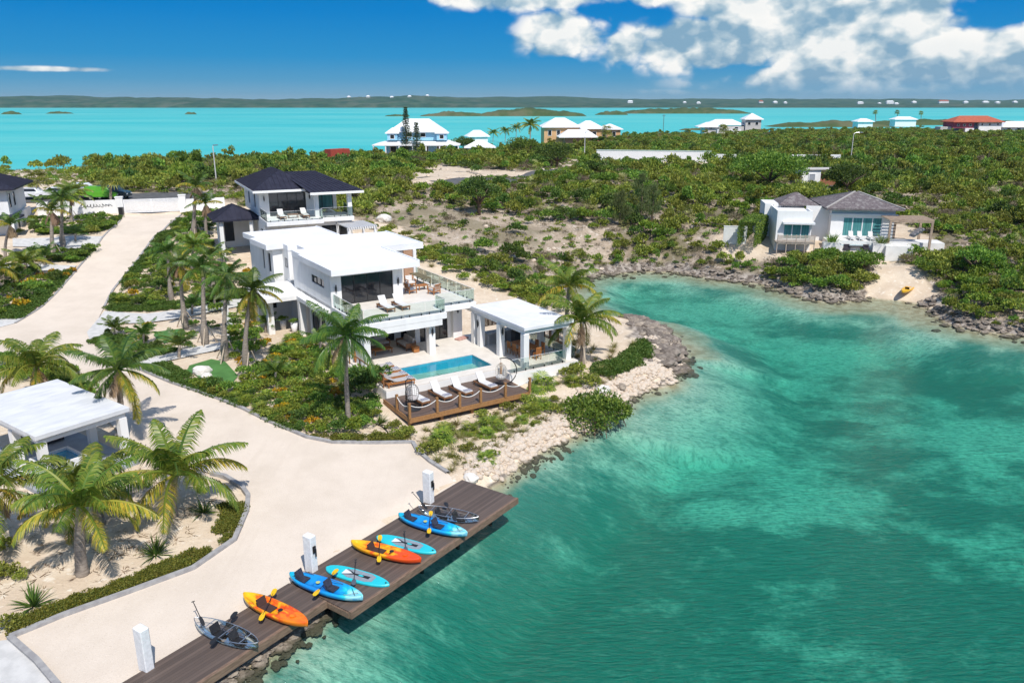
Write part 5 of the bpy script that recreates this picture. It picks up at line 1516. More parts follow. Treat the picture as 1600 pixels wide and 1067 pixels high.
mb = MB(); mb.box(-1.0, 1.0, -.4, .4, .05, .32); mb.box(-1, 1, .3, .4, .32, .75); mb.build('frame', pm('dark_wicker', (.045, .04, .05), None, 9, .8), t)
mb = MB(); mb.box(-.95, .95, -.38, .28, .325, .45); mb.build('seat_cushion', CUSHG, t, bevel=.03)

_before = set(bpy.data.objects)
# ---------------------------------------------------------------- house across the cove
HX = lambda px, Yd: atY(px, 400, Yd).x
HO = Vector((0, 95, 3.0))
HS = thing('beach_house', 'low white cottage with two weathered shingle hip roofs across the cove', 'house', (0, 0, 4.15), 0)
X0, X1 = HX(1291, 97), HX(1390, 97)
mb = MB()
wall(mb, 'x', 97, .25, X0, X1, -1.5, 3.9, [(X0 + 1.5, X0 + 6.4, .2, 2.75)])
wall(mb, 'y', X1 - .25, .25, 97.25, 106, -2.5, 3.9); wall(mb, 'y', X0, .25, 97.25, 106, -2.5, 3.9); wall(mb, 'x', 106, .25, X0, X1, -1.5, 3.9)
mb.build('main_wall', STUCCO, HS)
window(HS, 'x', 97.08, X0 + 1.5, X0 + 6.4, .2, 2.75, 4, WHITEM, TEALG, 'sliding_door', .1, .12)
mb = MB(); mb.box(X0 - .3, X1 + .3, 96.7, 97.0, 3.0, 3.2); mb.build('door_canopy', STUCCO, HS)
mb = MB(); mb.hip(X0 - 1.0, X1 + .8, 96.0, 106.6, 3.95, 5.6, 4.6, 'x', 0, .2); mb.build('main_roof', SHING, HS)
mb = MB()
for s_, ins in ((0, 0), (1, 0)):
    xa = X0 - 1.0 if s_ == 0 else X1 + .8; xb = X0 + 3.6 if s_ == 0 else X1 - 3.8
    mb.beam((xa, 96.0, 4.0), (xb, 101.3, 5.63), .22, .1); mb.beam((xa, 106.6, 4.0), (xb, 101.3, 5.63), .22, .1)
mb.build('hip_cap', pm('pale_ridge_tile', (.42, .39, .36), None, 5, .9), HS)
L0, L1 = HX(1211, 94), HX(1268, 94)
mb = MB()
wall(mb, 'x', 94, .25, L0, L1, -1.5, 3.75, [(L0 + .9, L1 - .15, .15, 2.1)]); wall(mb, 'y', L0, .25, 94.25, 103, -1.5, 3.75); wall(mb, 'y', L1 - .25, .25, 94.25, 97, -1.5, 3.75)
mb.box(L1, X0, 98.5, 98.75, -1.5, 3.9)
wall(mb, 'x', 99.2, .25, HX(1194, 99), L0, -1.5, 3.9, [(HX(1197, 99), HX(1206, 99), 1.1, 2.7)])
mb.box(HX(1194, 99), HX(1194, 99) + .25, 99.45, 104, -1.5, 3.9)
mb.box(L0 + .25, L1 - .25, 94.25, 99, 3.4, 3.55)
mb.build('wing_wall', STUCCO, HS)
window(HS, 'x', 94.08, L0 + .9, L1 - .15, .15, 2.1, 3, WHITEM, TEALG, 'sliding_door', .1, .12); window(HS, 'x', 99.28, HX(1197, 99), HX(1206, 99), 1.1, 2.7, 1, WHITEM, TEALG)
mb = MB(); mb.box(L0 + .7, L1 + .25, 93.2, 94.0, 2.15, 2.4); mb.build('awning', WHITEM, HS)
mb = MB(); mb.box(L0 - .8, L1 - .1, 99.6, 104, -1, 4.0); mb.build('upper_wall', STUCCO, HS)
mb = MB(); mb.hip(HX(1202, 99), HX(1264, 99), 98.8, 104.6, 4.02, 5.35, 2.3, 'x', 0, .18); mb.build('wing_roof', SHING, HS)
# timber balcony and terrace
mb = MB(); mb.box(L0 - .1, HX(1280, 92), 91.8, 94, -.12, 0); mb.build('balcony_floor', pm('silver_boards', (.40, .34, .28), (.30, .25, .2), 3, .8), HS)
mb = MB(); x1_ = HX(1280, 92)
for k in range(6): mb.box(L0 - .1, x1_, 91.76, 91.8, .08 + k * .16, .19 + k * .16)
mb.build('slatted_railing', pm('silver_slats', (.46, .38, .31), (.36, .29, .23), 3, .8), HS)
for k in range(5):
    x = L0 - .05 + (x1_ - L0) * k / 4; mb = MB(); mb.box(x - .05, x + .05, 91.8, 91.9, -1.6, 1.05); mb.build('balcony_post', pm('silver_slats', (.46, .38, .31)), HS)
TW = pm('white_rendered_wall', (.74, .73, .70), (.66, .65, .62), 1.2, .85)
tr_ = thing('terrace', 'white terraced plinth with plunge pool in front of the shingle roofed cottage', 'terrace', (0, 0, 4.15), 0)
xa, xb = HX(1268, 93), HX(1416, 93)
mb = MB(); mb.box(X0 - .8, X1 + 5.5, 94.2, 96.95, -2, 0.05); mb.build('upper_terrace', TW, tr_)
mb = MB(); mb.box(xa + 1.0, xb - 4.0, 92.4, 94.15, -2, -.95); mb.build('lower_terrace', TILE, tr_)
mb = MB(); mb.box(HX(1400, 92) - .5, xb + 1.0, 91.6, 94.1, -2, -.05); mb.build('side_wall', TW, tr_)
mb = MB(); mb.box(HX(1318, 93), HX(1375, 93), 93.0, 94.1, -.94, -.35); mb.build('plunge_pool_wall', TW, tr_)
mb = MB(); mb.box(HX(1320, 93), HX(1373, 93), 93.2, 94.0, -.348, -.34); mb.build('plunge_pool_water', pm('plunge_water', (.25, .42, .44), None, 3, .05), tr_)
for (p0, p1, lb) in ((1292, 1320, 'white box planter of spiky plants at the left corner of the cottage terrace'), (1371, 1400, 'white box planter of spiky plants at the right corner of the cottage terrace')):
    t = thing('box_planter', lb, 'planter', (HX((p0 + p1) / 2, 92.6), 92.6, 3.1), 0, 'box planters on the cottage terrace')
    w_ = (HX(p1, 92.6) - HX(p0, 92.6)) / 2; mb = MB(); mb.box(-w_, w_, -.45, .45, 0, 1.15); mb.build('box', TW, t)
    globals().setdefault('BOXP', []).append(t)
for k, px in enumerate((1329, 1343, 1360)):
    lounger('sun_lounger', 'pale lounger in front of the teal glass doors, %s from the balcony' % ords[k], (HX(px, 95.6), 95.5, 4.21), -PI / 2, WHITEM, CUSH, 'loungers on the cottage terrace', 1.0)
t = thing('outdoor_dining_set', 'dark wicker low table on the lower cottage terrace', 'table', (HX(1345, 92.9), 92.8, 3.21), 0)
mb = MB(); mb.box(-.9, .9, -.3, .3, .55, .62); mb.build('table_top', pm('dark_wicker', (.045, .04, .05)), t)
for x in (-.8, .8):
    mb = MB(); mb.box(x - .05, x + .05, -.25, .25, 0, .55); mb.build('leg', pm('dark_wicker', (.045, .04, .05)), t)
for k, px in enumerate((1331, 1362)):
    t = thing('wicker_chair', ['dark wicker chair beside the low terrace table, nearer the balcony', 'dark wicker chair beside the low terrace table, nearer the steps'][k], 'chair', (HX(px, 92.7), 92.75, 3.21), 0, 'wicker chairs on the cottage terrace')
    dkw = pm('dark_wicker', (.045, .04, .05))
    mb = MB(); mb.box(-.35, .35, -.3, .3, .05, .42); mb.build('seat', dkw, t); mb = MB(); mb.box(-.35, .35, .22, .3, .42, .8); mb.build('backrest', dkw, t)
ST = thing('timber_steps', 'weathered timber steps from the cottage terrace to the beach', 'steps', (HX(1376, 90.4), 90.4, 2.25), 0)
for k in range(5):
    mb = MB(); mb.box(-.75, .75, .35 * k, .35 * k + .3, .1 + k * .17, .16 + k * .17); mb.build('tread', pm('silver_boards', (.40, .34, .28)), ST)
for x in (-.8, .8):
    mb = MB(); mb.beam((x, 0, .05), (x, 1.75, .9), .06, .2); mb.build('stringer', pm('silver_boards', (.40, .34, .28)), ST)
PGM = pm('weathered_pergola_timber', (.40, .30, .22), (.30, .22, .16), 3, .8)
PG2 = thing('pergola', 'weathered timber pergola beside the shingle roofed cottage', 'pergola', (HX(1420, 94), 93.2, 4.15), 0)
for k in range(16):
    mb = MB(); mb.box(-2.5, 2.7, .1 + k * .26, .22 + k * .26, 3.1, 3.2)
    if k == 0: mbs = MB()
    mbs.box(-2.6, 2.75, .1 + k * .26, .2 + k * .26, 2.95, 3.07)
mbs.build('slats', PGM, PG2)
for y_ in (-.1, 4.2):
    mb = MB(); mb.box(-2.5, 2.65, y_, y_ + .15, 2.7, 2.94); mb.build('beam', PGM, PG2)
for (x, y) in ((-2.4, 0), (2.5, 0), (-2.4, 4.2), (2.5, 4.2), (-.6, 4.2)):
    mb = MB(); mb.box(x - .13, x + .13, y - .12, y + .12, -1.2, 2.7); mb.build('post', PGM, PG2)
t = thing('hanging_daybed', 'silver grey tilted daybed under the weathered pergola', 'daybed', (HX(1428, 96), 95.6, 4.75), .3)
mb = MB(); mb.cbox((0, 0, .55), (1.7, 1.0, .18), ry=-.6); mb.build('bed_frame', ALU, t); mb = MB(); mb.cbox((-.06, 0, .68), (1.5, .9, .16), ry=-.6); mb.build('mattress', CUSHG, t, bevel=.03)
t = thing('garden_wall', 'plain white rendered wall standing beside the clipped hedge', 'wall', (HX(1141, 96), 96.4, gz(HX(1141, 96), 96.4)), -.06)
mb = MB(); mb.box(-1.5, 1.5, -.15, .15, -.5, 3.1); mb.build('wall_face', TW, t); mb = MB(); mb.box(-1.53, 1.53, -.18, .18, 3.1, 3.16); mb.build('coping', TW, t)
# the whole cottage group faces the camera side of the cove: turned a little about its middle
COTTAGE = Matrix.Translation((39, 96.5, 4)) @ Matrix.Rotation(R(-9), 4, 'Z') @ Matrix.Scale(.93, 4) @ Matrix.Translation((-39, -96.5, -4))
for o in set(bpy.data.objects) - _before:
    if o.parent is None:
        o.location = COTTAGE @ o.location; o.rotation_euler.z += R(-9); o.scale = o.scale * .93
# yellow kayak on the beach
c, a, L = place((1411, 459), (1428, 446), 0)
p = on(1419, 454, .5)
t = thing('kayak', 'small yellow kayak pulled up on the little beach across the cove', 'kayak', (p.x, p.y, p.z - .02), math.atan2(3.2, 2.8))
hull(4.2, .9, .34, [(-.2, .6, .17, .68), (.9, .3, .06, .5)], None, t, K_YE)
mb = MB(); mb.box(-.5, .0, -.22, .22, .16, .2); mb.cbox((-.5, 0, .34), (.05, .42, .3), ry=-.3); mb.build('seat', BLACKM, t)


# ---------------------------------------------------------------- distant houses
def blockhouse(name, label, cat, loc, rz, parts, group=None):
    """parts: ('wall'|'roof'...) simple houses far away, each element its own part"""
    t = thing(name, label, cat, loc, rz, group)
    for q in parts:
        k = q[0]; mb = MB()
        if k == 'box': mb.box(*q[3]); mb.build(q[1], q[2], t)
        elif k == 'hip': mb.hip(*q[3]); mb.build(q[1], q[2], t)
        elif k == 'win':
            axis, c_, lst, zb, zt = q[3]
            for (b0, b1) in lst: window(t, axis, c_, b0, b1, zb, zt, 1, WHITEM, q[2], depth=.12, fw=.12)
        elif k == 'posts':
            for (x, y, zb, zt, s_) in q[3]:
                mb = MB(); mb.box(x - s_, x + s_, y - s_, y + s_, zb, zt); mb.build(q[1], q[2], t)
    return t


BLUEW = pm('pale_blue_render', (.30, .58, .76), (.26, .52, .70), .6, .8)
ORAW = pm('apricot_render', (.62, .36, .17), (.56, .32, .15), .6, .8)
PINKW = pm('raspberry_render', (.36, .075, .11), (.32, .065, .10), .6, .8)
REDR = pm('terracotta_roof', (.42, .105, .05), (.34, .085, .045), .9, .85)
TANW = pm('tan_render', (.62, .42, .22), None, .6, .8)
STONEW = pm('greyish_render', (.52, .49, .46), (.44, .42, .39), .5, .85)
def hp(px, py, z): p = at(px, py, z); return p


b = hp(652, 241, 5.0)
blockhouse('blue_house', 'pale blue two storey house with white hip roofs behind two tall conifers', 'house', b, .02, [
    ('box', 'ground_floor_wall', BLUEW, (-9.5, 9.5, -1, 10, -2, 3.0)), ('box', 'upper_wall', BLUEW, (-7.5, 7.5, 1, 9, 3.9, 6.6)),
    ('hip', 'verandah_roof', ROOFW, (-13, 13, -3.6, 13, 2.9, 4.3, 6, 'x', 0, .3)), ('hip', 'main_roof', ROOFW, (-8.5, 8.5, 0, 10, 6.6, 10.2, 5, 'x', 0, .3)),
    ('hip', 'dormer_roof', ROOFW, (-9.4, -5.2, -.6, 4, 6.2, 7.7, 1.5, 'y', 0, .25)), ('hip', 'dormer_roof', ROOFW, (5.4, 9.6, -.6, 4, 6.2, 7.7, 1.5, 'y', 0, .25)),
    ('box', 'dormer_wall', BLUEW, (-8.8, -5.8, -.2, 3.5, 4.0, 6.0)), ('box', 'dormer_wall', BLUEW, (6, 9, -.2, 3.5, 4.0, 6.0)),
    ('win', 'window', DARKG, ('x', -1.12, [(-8, -6), (-4.5, -2.5), (1.5, 3.5), (6, 8)], .4, 2.4)), ('win', 'window', DARKG, ('x', .9, [(-3, -1.4), (1.0, 2.6)], 4.9, 6.2)), ('win', 'window', DARKG, ('x', -.32, [(-8.0, -6.6), (6.8, 8.2)], 4.4, 5.7)),
    ('posts', 'verandah_post', WHITEM, [(x, -3.3, -1.5, 2.6, .17) for x in (-12.6, -9, -5, -1, 3, 7, 12.6)])])
b = hp(750, 243, 4.6)
blockhouse('blue_cottage', 'small pale blue cottage with white pyramid roof beside the blue house', 'house', b, .05, [
    ('box', 'wall', BLUEW, (-3.9, 3.9, 0, 6, -2, 2.4)), ('hip', 'roof', ROOFW, (-4.8, 4.8, -1, 7, 2.4, 4.4, 4, 'x', 0, .25)), ('win', 'window', DARKG, ('x', -.12, [(-2.6, -1.2), (1.2, 2.6)], .6, 1.9))])
b = hp(748, 226, 4.6)
blockhouse('white_outbuilding', 'small outbuilding with white roof showing above bushes behind the blue cottage', 'house', b, .3, [
    ('box', 'wall', STUCCO, (-3.6, 3.6, 0, 5, -2, 3)), ('hip', 'roof', ROOFW, (-4.4, 4.4, -.6, 5.6, 3, 5.2, 3, 'x', 0, .25))])
b = hp(912, 221, 5.0)
blockhouse('apricot_house', 'large apricot house with several white hip roofs near the far shore', 'house', b, .08, [
    ('box', 'main_wall', ORAW, (-16, -2, 0, 11, -2, 5.6)), ('box', 'wing_wall', ORAW, (-2, 15.5, 3, 13, -2, 4.8)), ('box', 'porch_wall', pm('brown_render', (.30, .19, .11), None, .6, .8), (-8.5, 2, -6, -.2, -2, 1.8)),
    ('hip', 'main_roof', ROOFW, (-17, -1, -1, 12, 5.6, 9.0, 6, 'x', 0, .3)), ('hip', 'wing_roof', ROOFW, (-3, 9, 2, 14, 4.9, 7.8, 5, 'x', 0, .3)), ('hip', 'wing_roof', ROOFW, (7.5, 16.5, 2.2, 13.8, 4.6, 6.5, 4, 'x', 0, .3)), ('hip', 'porch_roof', ROOFW, (-11, 4.5, -7.5, .8, 2.0, 4.7, 4, 'x', 0, .3)),
    ('win', 'window', DARKG, ('x', 2.88, [(0, 1.6), (4, 5.6), (8, 9.6), (12, 13.6)], 1.6, 3.6)), ('win', 'window', DARKG, ('x', -.12, [(-14.5, -13), (-11, -9.5)], 2.2, 4.4))])
b = hp(1147, 208, 5.0)
blockhouse('white_house', 'white house with hip roof and square tower on the far shore', 'house', b, -.04, [
    ('box', 'wall', STONEW, (-15, 5, 0, 11, -3, 3.2)), ('hip', 'roof', ROOFW, (-14, 5.5, 1, 12, 4.0, 6.6, 5.5, 'x', 0, .3)), ('hip', 'wing_roof', ROOFW, (-18.5, -7, -1, 10, 3.0, 5.2, 5, 'x', 0, .3)),
    ('box', 'tower_wall', STONEW, (5.2, 13, -1, 8, -3, 6.8)), ('hip', 'tower_roof', ROOFW, (4.4, 14, -2, 9, 6.8, 9.6, 4.6, 'x', 0, .3)), ('box', 'garage_wall', WHITEM, (-9, 3, -2.2, -.2, -3, 1.8)),
    ('win', 'window', DARKG, ('x', -1.12, [(6.2, 7.8), (10, 11.6)], 3.8, 5.4)), ('win', 'window', DARKG, ('x', -.12, [(-13, -11), (-6, -4), (0, 2)], 1.9, 3.0))])
b = hp(1523, 209, 5.2)
blockhouse('red_roofed_house', 'raspberry and white house under a terracotta hip roof', 'house', b, .03, [
    ('box', 'raspberry_wall', PINKW, (-11.5, -1, 0, 9, 2.6, 5.6)), ('box', 'lower_wall', WHITEM, (-5.5, -1.2, -.8, 9, -3, 2.59)), ('box', 'white_wall', STUCCO, (1.2, 12.5, -.5, 9, -3, 5.6)), ('box', 'stair_wall', pm('slate_render', (.16, .2, .26), None, 1, .8), (-1, 1.2, 1, 9, -3, 5.6)), ('box', 'tan_wall', TANW, (7.0, 12.4, -.9, -.51, -3, 1.6)), ('box', 'garage_wall', STONEW, (-17, -11.6, 1, 6, -3, 3.2)),
    ('hip', 'roof', REDR, (-12.6, 13.4, -1.8, 10, 5.6, 8.4, 6, 'x', 0, .25)),
    ('win', 'window', DARKG, ('x', -.12, [(-9.5, -8.2), (-6.5, -5.2), (-3.5, -2.2)], 3.5, 4.6)), ('win', 'window', DARKG, ('x', -.62, [(2.2, 3.2), (6, 7), (10, 11)], 3.8, 4.9))])
b = hp(1594, 208, 5.2)
blockhouse('white_bungalow', 'white roofed bungalow at the edge beyond the raspberry house', 'house', b, 0, [('box', 'wall', STUCCO, (-9, 12, 0, 9, -3, 3)), ('hip', 'roof', ROOFW, (-10, 13, -1, 10, 3, 5.6, 5, 'x', 0, .3)), ('win', 'window', DARKG, ('x', -.12, [(-7, -5), (-2, 0)], .8, 2.4))])
for (px, py, w_, lb) in ((1352, 196, 10, 'low white roof among trees below the tallest of the far fan palms'), (1415, 192, 16, 'long low white roof behind the three fan palms near the far shore')):
    b = hp(px, py, 5); blockhouse('white_bungalow', lb, 'house', b, 0, [('box', 'wall', STUCCO, (-w_ / 2, w_ / 2, 0, 9, -3, 2.4)), ('hip', 'roof', ROOFW, (-w_ / 2 - 1, w_ / 2 + 1, -1, 10, 2.4, 4.4, 4, 'x', 0, .3))])
# white estate wall and gatehouse on the ridge
p0, p1 = at(932, 250, 8.2), at(1145, 253, 8.2)
t = thing('estate_wall', 'long white wall with pale green coping along the ridge above the scrub', 'wall', ((p0.x + p1.x) / 2, (p0.y + p1.y) / 2, 7.2), math.atan2(p1.y - p0.y, p1.x - p0.x)); L = (p1 - p0).length
mb = MB(); mb.box(-L / 2, L / 2 - 4.5, -.2, .2, -2, 3.0); mb.box(L / 2 - 4.5, L / 2 + .6, -.2, .2, -2, 2.5); mb.build('wall_face', WHITEM, t)
mb = MB(); mb.box(-L / 2 - .05, L / 2 - 4.45, -.27, .27, 3.0, 3.12); mb.build('coping', pm('pale_green_coping', (.48, .62, .56), None, 1, .8), t)
p0, p1 = at(1228, 254, 7.8), at(1312, 254, 7.8)
t = thing('estate_wall', 'short white wall section with gap behind the round trees', 'wall', ((p0.x + p1.x) / 2, (p0.y + p1.y) / 2, 7.2), 0); L = (p1 - p0).length
mb = MB(); mb.box(-L / 2, L / 2, -.2, .2, -2, 2.2); mb.build('wall_face', WHITEM, t)
b = on(1268, 290, 6.5)
blockhouse('gate_lodge', 'little white gate lodge with brown timber gate beside the asphalt turning', 'building', b, .05, [('box', 'wall', STUCCO, (-1.8, 1.4, 0, 3, -1, 2.6)), ('win', 'window', pm('grey_shutter', (.3, .32, .36), None, 2, .6), ('x', -.12, [(-.7, .5)], .7, 2.0)), ('box', 'timber_gate', pm('red_brown_gate', (.30, .12, .06), None, 2, .7), (1.6, 5.0, .8, .95, -1, 1.9)), ('box', 'wall_cap', STONEW, (-2.0, 5.6, -.3, 3.2, 2.61, 2.75))])
# container
b = at(528, 253, 5.6); b.z = gz(b.x, b.y) + .7
CTN = pm('rusty_red_steel', (.36, .06, .035), (.27, .05, .035), .5, .7)
t = thing('shipping_container', 'red shipping container standing in the bushes near the blue house', 'container', b, R(50))
mb = MB(); mb.box(-3, 3, -1.2, 1.2, .15, 2.6); mb.build('box', CTN, t)
mb = MB()
for k in range(24): mb.box(-2.9 + k * .245, -2.78 + k * .245, -1.25, -1.2, .25, 2.5)
mb.build('side_ribs', CTN, t)
for y0 in (-1.15, .03):
    mb = MB(); mb.box(3.0, 3.05, y0, y0 + 1.12, .2, 2.55); mb.box(3.05, 3.08, y0 + .25, y0 + .3, .25, 2.5); mb.box(3.05, 3.08, y0 + .8, y0 + .85, .25, 2.5); mb.build('door', pm('faded_red_steel', (.42, .10, .07), None, 1, .7), t)


def street_lamp(label, px, py, hgt, z=7., arm=(1, 0)):
    p = on(px, py, z)
    t = thing('street_lamp', label, 'street lamp', p, 0, 'street lamps')
    mb = MB(); mb.tube([(0, 0, -.3), (0, 0, hgt)], [.11, .07], 8); mb.build('pole', pm('pale_pole', (.55, .54, .52), None, 3, .7), t)
    mb = MB(); mb.tube([(0, 0, hgt - .05), (arm[0] * .5, arm[1] * .5, hgt + .15), (arm[0] * 1.3, arm[1] * 1.3, hgt + .2)], .04, 6); mb.build('arm', ALU, t)
    mb = MB(); mb.cbox((arm[0] * 1.5, arm[1] * 1.5, hgt + .18), (.75, .26, .14), math.atan2(arm[1], arm[0])); mb.build('lamp_head', ALU, t, bevel=.03)


street_lamp('pale street lamp rising from the scrub above the gate', 339, 292, 6.0, 7.4, (.2, .2))
street_lamp('pale street lamp beside the sand bank near the estate wall', 913, 252, 6.2, 8., (.2, .1))
street_lamp('leaning street lamp with long arm beside the sandy lane', 1328, 260, 6.6, 7.3, (1, 0))
for k, (px, py, h_) in enumerate(((1036, 208, 9),)):
    p = at(px, py, 5); t = thing('utility_pole', 'thin dark utility pole standing against the turquoise sea', 'pole', p, 0)
    mb = MB(); mb.tube([(0, 0, -1), (0, 0, h_)], .14, 6); mb.build('pole', BARKB, t); mb = MB(); mb.box(-.8, .8, -.06, .06, h_ - .6, h_ - .45); mb.build('crossarm', BARKB, t)

# ---------------------------------------------------------------- drive gate, boundary walls, left villa
g0, g1 = on(195, 333, 6.2), on(281, 331, 6.2)
GT = thing('drive_gate', 'white slatted sliding gate closing the far end of the driveway', 'gate', (g0 + g1) / 2, math.atan2(g1.y - g0.y, g1.x - g0.x)); L = (g1 - g0).length
mb = MB(); mb.box(-L / 2, L / 2, -.05, .05, .05, .17); mb.box(-L / 2, L / 2, -.05, .05, 1.65, 1.75)
for x in (-L / 2, -.06, L / 2 - .12): mb.box(x, x + .12, -.06, .06, .17, 1.65)
mb.build('gate_frame', WHITEM, GT)
mb = MB()
for k in range(11): mb.box(-L / 2 + .12, L / 2 - .12, -.03, .03, .20 + k * .132, .30 + k * .132)
mb.build('slats', WHITEM, GT)
for sx in (-1, 1):
    mb = MB(); x = sx * (L / 2 + .45); mb.box(x - .42, x + .42, -.42, .42, -.6, 2.05); mb.box(x - .47, x + .47, -.47, .47, 2.05, 2.15); mb.build('gate_pillar', STUCCO, GT)
for (pa, pb, h_, lb) in (((60, 338), (188, 333), 1.7, 'white boundary wall with dark scrolled lettering left of the drive gate'), ((290, 330), (352, 328), 1.6, 'white boundary wall right of the drive gate behind palms')):
    a, b = on(*pa, 6.3), on(*pb, 6.3); L = (b - a).length
    t = thing('boundary_wall', lb, 'wall', (a + b) / 2, math.atan2(b.y - a.y, b.x - a.x))
    mb = MB(); mb.box(-L / 2, L / 2, -.15, .15, -.8, h_); mb.build('wall_face', STUCCO, t)
    if 'lettering' in lb:
        mb = MB(); rr = random.Random(3); x = L * .02
        for k in range(9):      # cursive strokes
            pts = [(x + .38 * s_ + .12 * math.sin(s_ * 7 + k), -.17, 1.05 + (.22 if k in (0, 3, 6) else .13) * math.sin(s_ * 6.3 + k * .6)) for s_ in np.linspace(0, 1, 9)]
            mb.tube(pts, .03, 4); x += .40
        mb.build('lettering', BLACKM, t)
wb = on(197, 334, 6.2)
t = thing('wheelie_bin', 'small dark bin standing by the gate pillar', 'bin', (wb.x - .1, wb.y - 1.0, wb.z), .1); mb = MB(); mb.box(-.25, .25, -.25, .25, .05, .85); mb.build('body', BLACKM, t); mb = MB(); mb.box(-.28, .28, -.28, .28, .85, .93); mb.build('lid', BLACKM, t)

e = at(36, 377, 4.6)
V3 = thing('villa', 'white villa with dark roof cut off at the edge of the view beside the driveway', 'house', (e.x, e.y, e.z), R(20))
mb = MB(); wall(mb, 'x', 0, .2, -14, -.6, -2, 2.9, [(-6, -4.4, 0, 2.2)]); wall(mb, 'y', -.8, .2, .2, 10, -2, 2.9, [(2, 3.2, .5, 2.2)]); wall(mb, 'x', .8, .2, -14, -1.0, 2.9, 6.0, [(-2.6, -1.9, 3.6, 5.4), (-4.4, -3.7, 3.6, 5.4)]); wall(mb, 'y', -1.2, .2, 1.0, 10, 2.9, 6.0, [(1.6, 2.5, 3.7, 5.3), (3.8, 4.7, 3.7, 5.3)]); mb.build('wall', STUCCO, V3)
for q in ((.88, -2.6, -1.9, 3.6, 5.4), (.88, -4.4, -3.7, 3.6, 5.4), (.08, -6, -4.4, 0, 2.2)): window(V3, 'x', *q, 1)
for q in ((-1.12, 1.6, 2.5, 3.7, 5.3), (-1.12, 3.8, 4.7, 3.7, 5.3), (-.72, 2, 3.2, .5, 2.2)): window(V3, 'y', *q, 1)
mb = MB(); mb.hip(-15, .0, -.2, 11, 6.0, 8.1, 5, 'x', 0, .2); rf = mb.build('roof', METR, V3); seams(rf, -15, .0, -.2, 11, 6.0, 8.1, 5, 'x')
mb = MB(); mb.box(-14, .6, -2.2, .0, 2.9, 3.1); mb.build('porch_canopy', METR, V3)
for x in (-.4, -3.2, -6):
    mb = MB(); mb.box(x - .2, x + .2, -2.0, -1.6, -2, 2.9); mb.build('column', STUCCO, V3)


# ---------------------------------------------------------------- vehicles on the road
def car(label, loc, rz, paint, kind='car', group='vehicles parked on the road behind the gate'):
    t = thing('parked_' + ('pickup_truck' if kind == 'truck' else 'car'), label, 'truck' if kind == 'truck' else 'car', loc, rz, group)
    pts = [(-2.1, .35), (-2.15, .75), (-2.05, .95), (-1.7, 1.02), (-1.25, 1.5), (.35, 1.52), (1.05, 1.0), (1.85, .88), (2.1, .72), (2.12, .35)]
    if kind == 'van': pts = [(-2.2, .4), (-2.25, 1.0), (-2.15, 1.75), (-1.9, 1.82), (.6, 1.82), (1.2, 1.15), (2.0, 1.05), (2.2, .9), (2.2, .4)]
    if kind == 'truck': pts = [(-2.6, .5), (-2.6, 1.0), (-.5, 1.0), (-.45, 1.75), (.9, 1.78), (1.4, 1.15), (2.4, 1.1), (2.5, .9), (2.5, .5)]
    def loft(mb, prof, w0, w1):
        n = len(prof); zt = max(z for x, z in prof)
        f = lambda z: w0 if z < 1.0 else w0 + (w1 - w0) * min(1, (z - 1.0) / max(.01, zt - 1.0))
        vs = [(x, -f(z), z) for x, z in prof] + [(x, f(z), z) for x, z in prof]
        mb.add(vs, [tuple(range(n)), tuple(range(2 * n - 1, n - 1, -1))] + [((i + 1) % n, i, n + i, n + (i + 1) % n) for i in range(n)])
    mb = MB(); loft(mb, pts, .88, .68); mb.build('body', paint, t, bevel=.05)
    gz_ = {'car': [(-1.5, 1.06), (-1.15, 1.44), (.28, 1.46), (.92, 1.06)], 'van': [(-2.0, 1.2), (-1.9, 1.7), (.55, 1.7), (1.0, 1.2)], 'truck': [(-.4, 1.15), (-.35, 1.66), (.8, 1.68), (1.2, 1.18)]}[kind]
    for sy in (-1, 1):
        mb = MB(); mb.add([(x, sy * (.89 - (z - 1.0) * .36), z) for x, z in gz_], [(0, 1, 2, 3) if sy < 0 else (3, 2, 1, 0)]); mb.build('side_window', DARKG, t)
    mb = MB(); (xa, za), (xb, zb) = gz_[3], gz_[2]; mb.add([(xa + .12, -.7, za + .0), (xa + .12, .7, za + .0), (xb + .1, .58, zb + .01), (xb + .1, -.58, zb + .01)], [(0, 1, 2, 3)]); mb.build('windscreen', DARKG, t)
    for x in (-1.35, 1.35):
        for y in (-.8, .8):
            mb = MB(); vs_ = []
            mb.lathe([(.1, -.11), (.31, -.11), (.33, -.06), (.33, .06), (.31, .11), (.1, .11)], n=16)
            o = mb.build('wheel', BLACKM, t, (x, y, .33)); o.rotation_euler = (PI / 2, 0, 0)
            mb = MB(); mb.lathe([(.19, -.12), (.19, .12)], n=12); mb.build('rim', ALU, o)
    for y in (-.62, .62):
        mb = MB(); mb.cbox((pts[-2][0] - .02, y, .76), (.1, .3, .14)); mb.build('headlight', WHITEM, t)
    return t


WCAR = pm('white_car_paint', (.75, .76, .78), None, 3, .25); GRN = pm('bright_green_paint', (.10, .34, .02), (.08, .30, .02), 3, .35); DGR = pm('dark_teal_paint', (.02, .045, .06), None, 3, .25); LIME = pm('lime_paint', (.30, .45, .03), None, 3, .4)
for (px, py, z_, rz, pt, kd, lb) in ((46, 312, 7.6, PI + .1, WCAR, 'car', 'white parked car nearest the white villa, partly behind its roof'), (86, 311, 7.6, PI + .1, WCAR, 'car', 'white parked car half hidden behind the palm crowns'), (124, 304, 7.7, PI, WCAR, 'car', 'white parked car on the far side of the road beside the sand bank'),
                                     (146, 312, 7.6, 0, LIME, 'truck', 'lime green pickup truck parked left of the green van'), (163, 313, 7.6, 0, GRN, 'van', 'bright green van parked behind a palm trunk'), (178, 312, 7.6, 0, DGR, 'van', 'dark teal van parked next to the gate end of the wall')):
    p = on(px, py, z_); car(lb, (p.x, p.y, p.z + .08), rz, pt, kd)

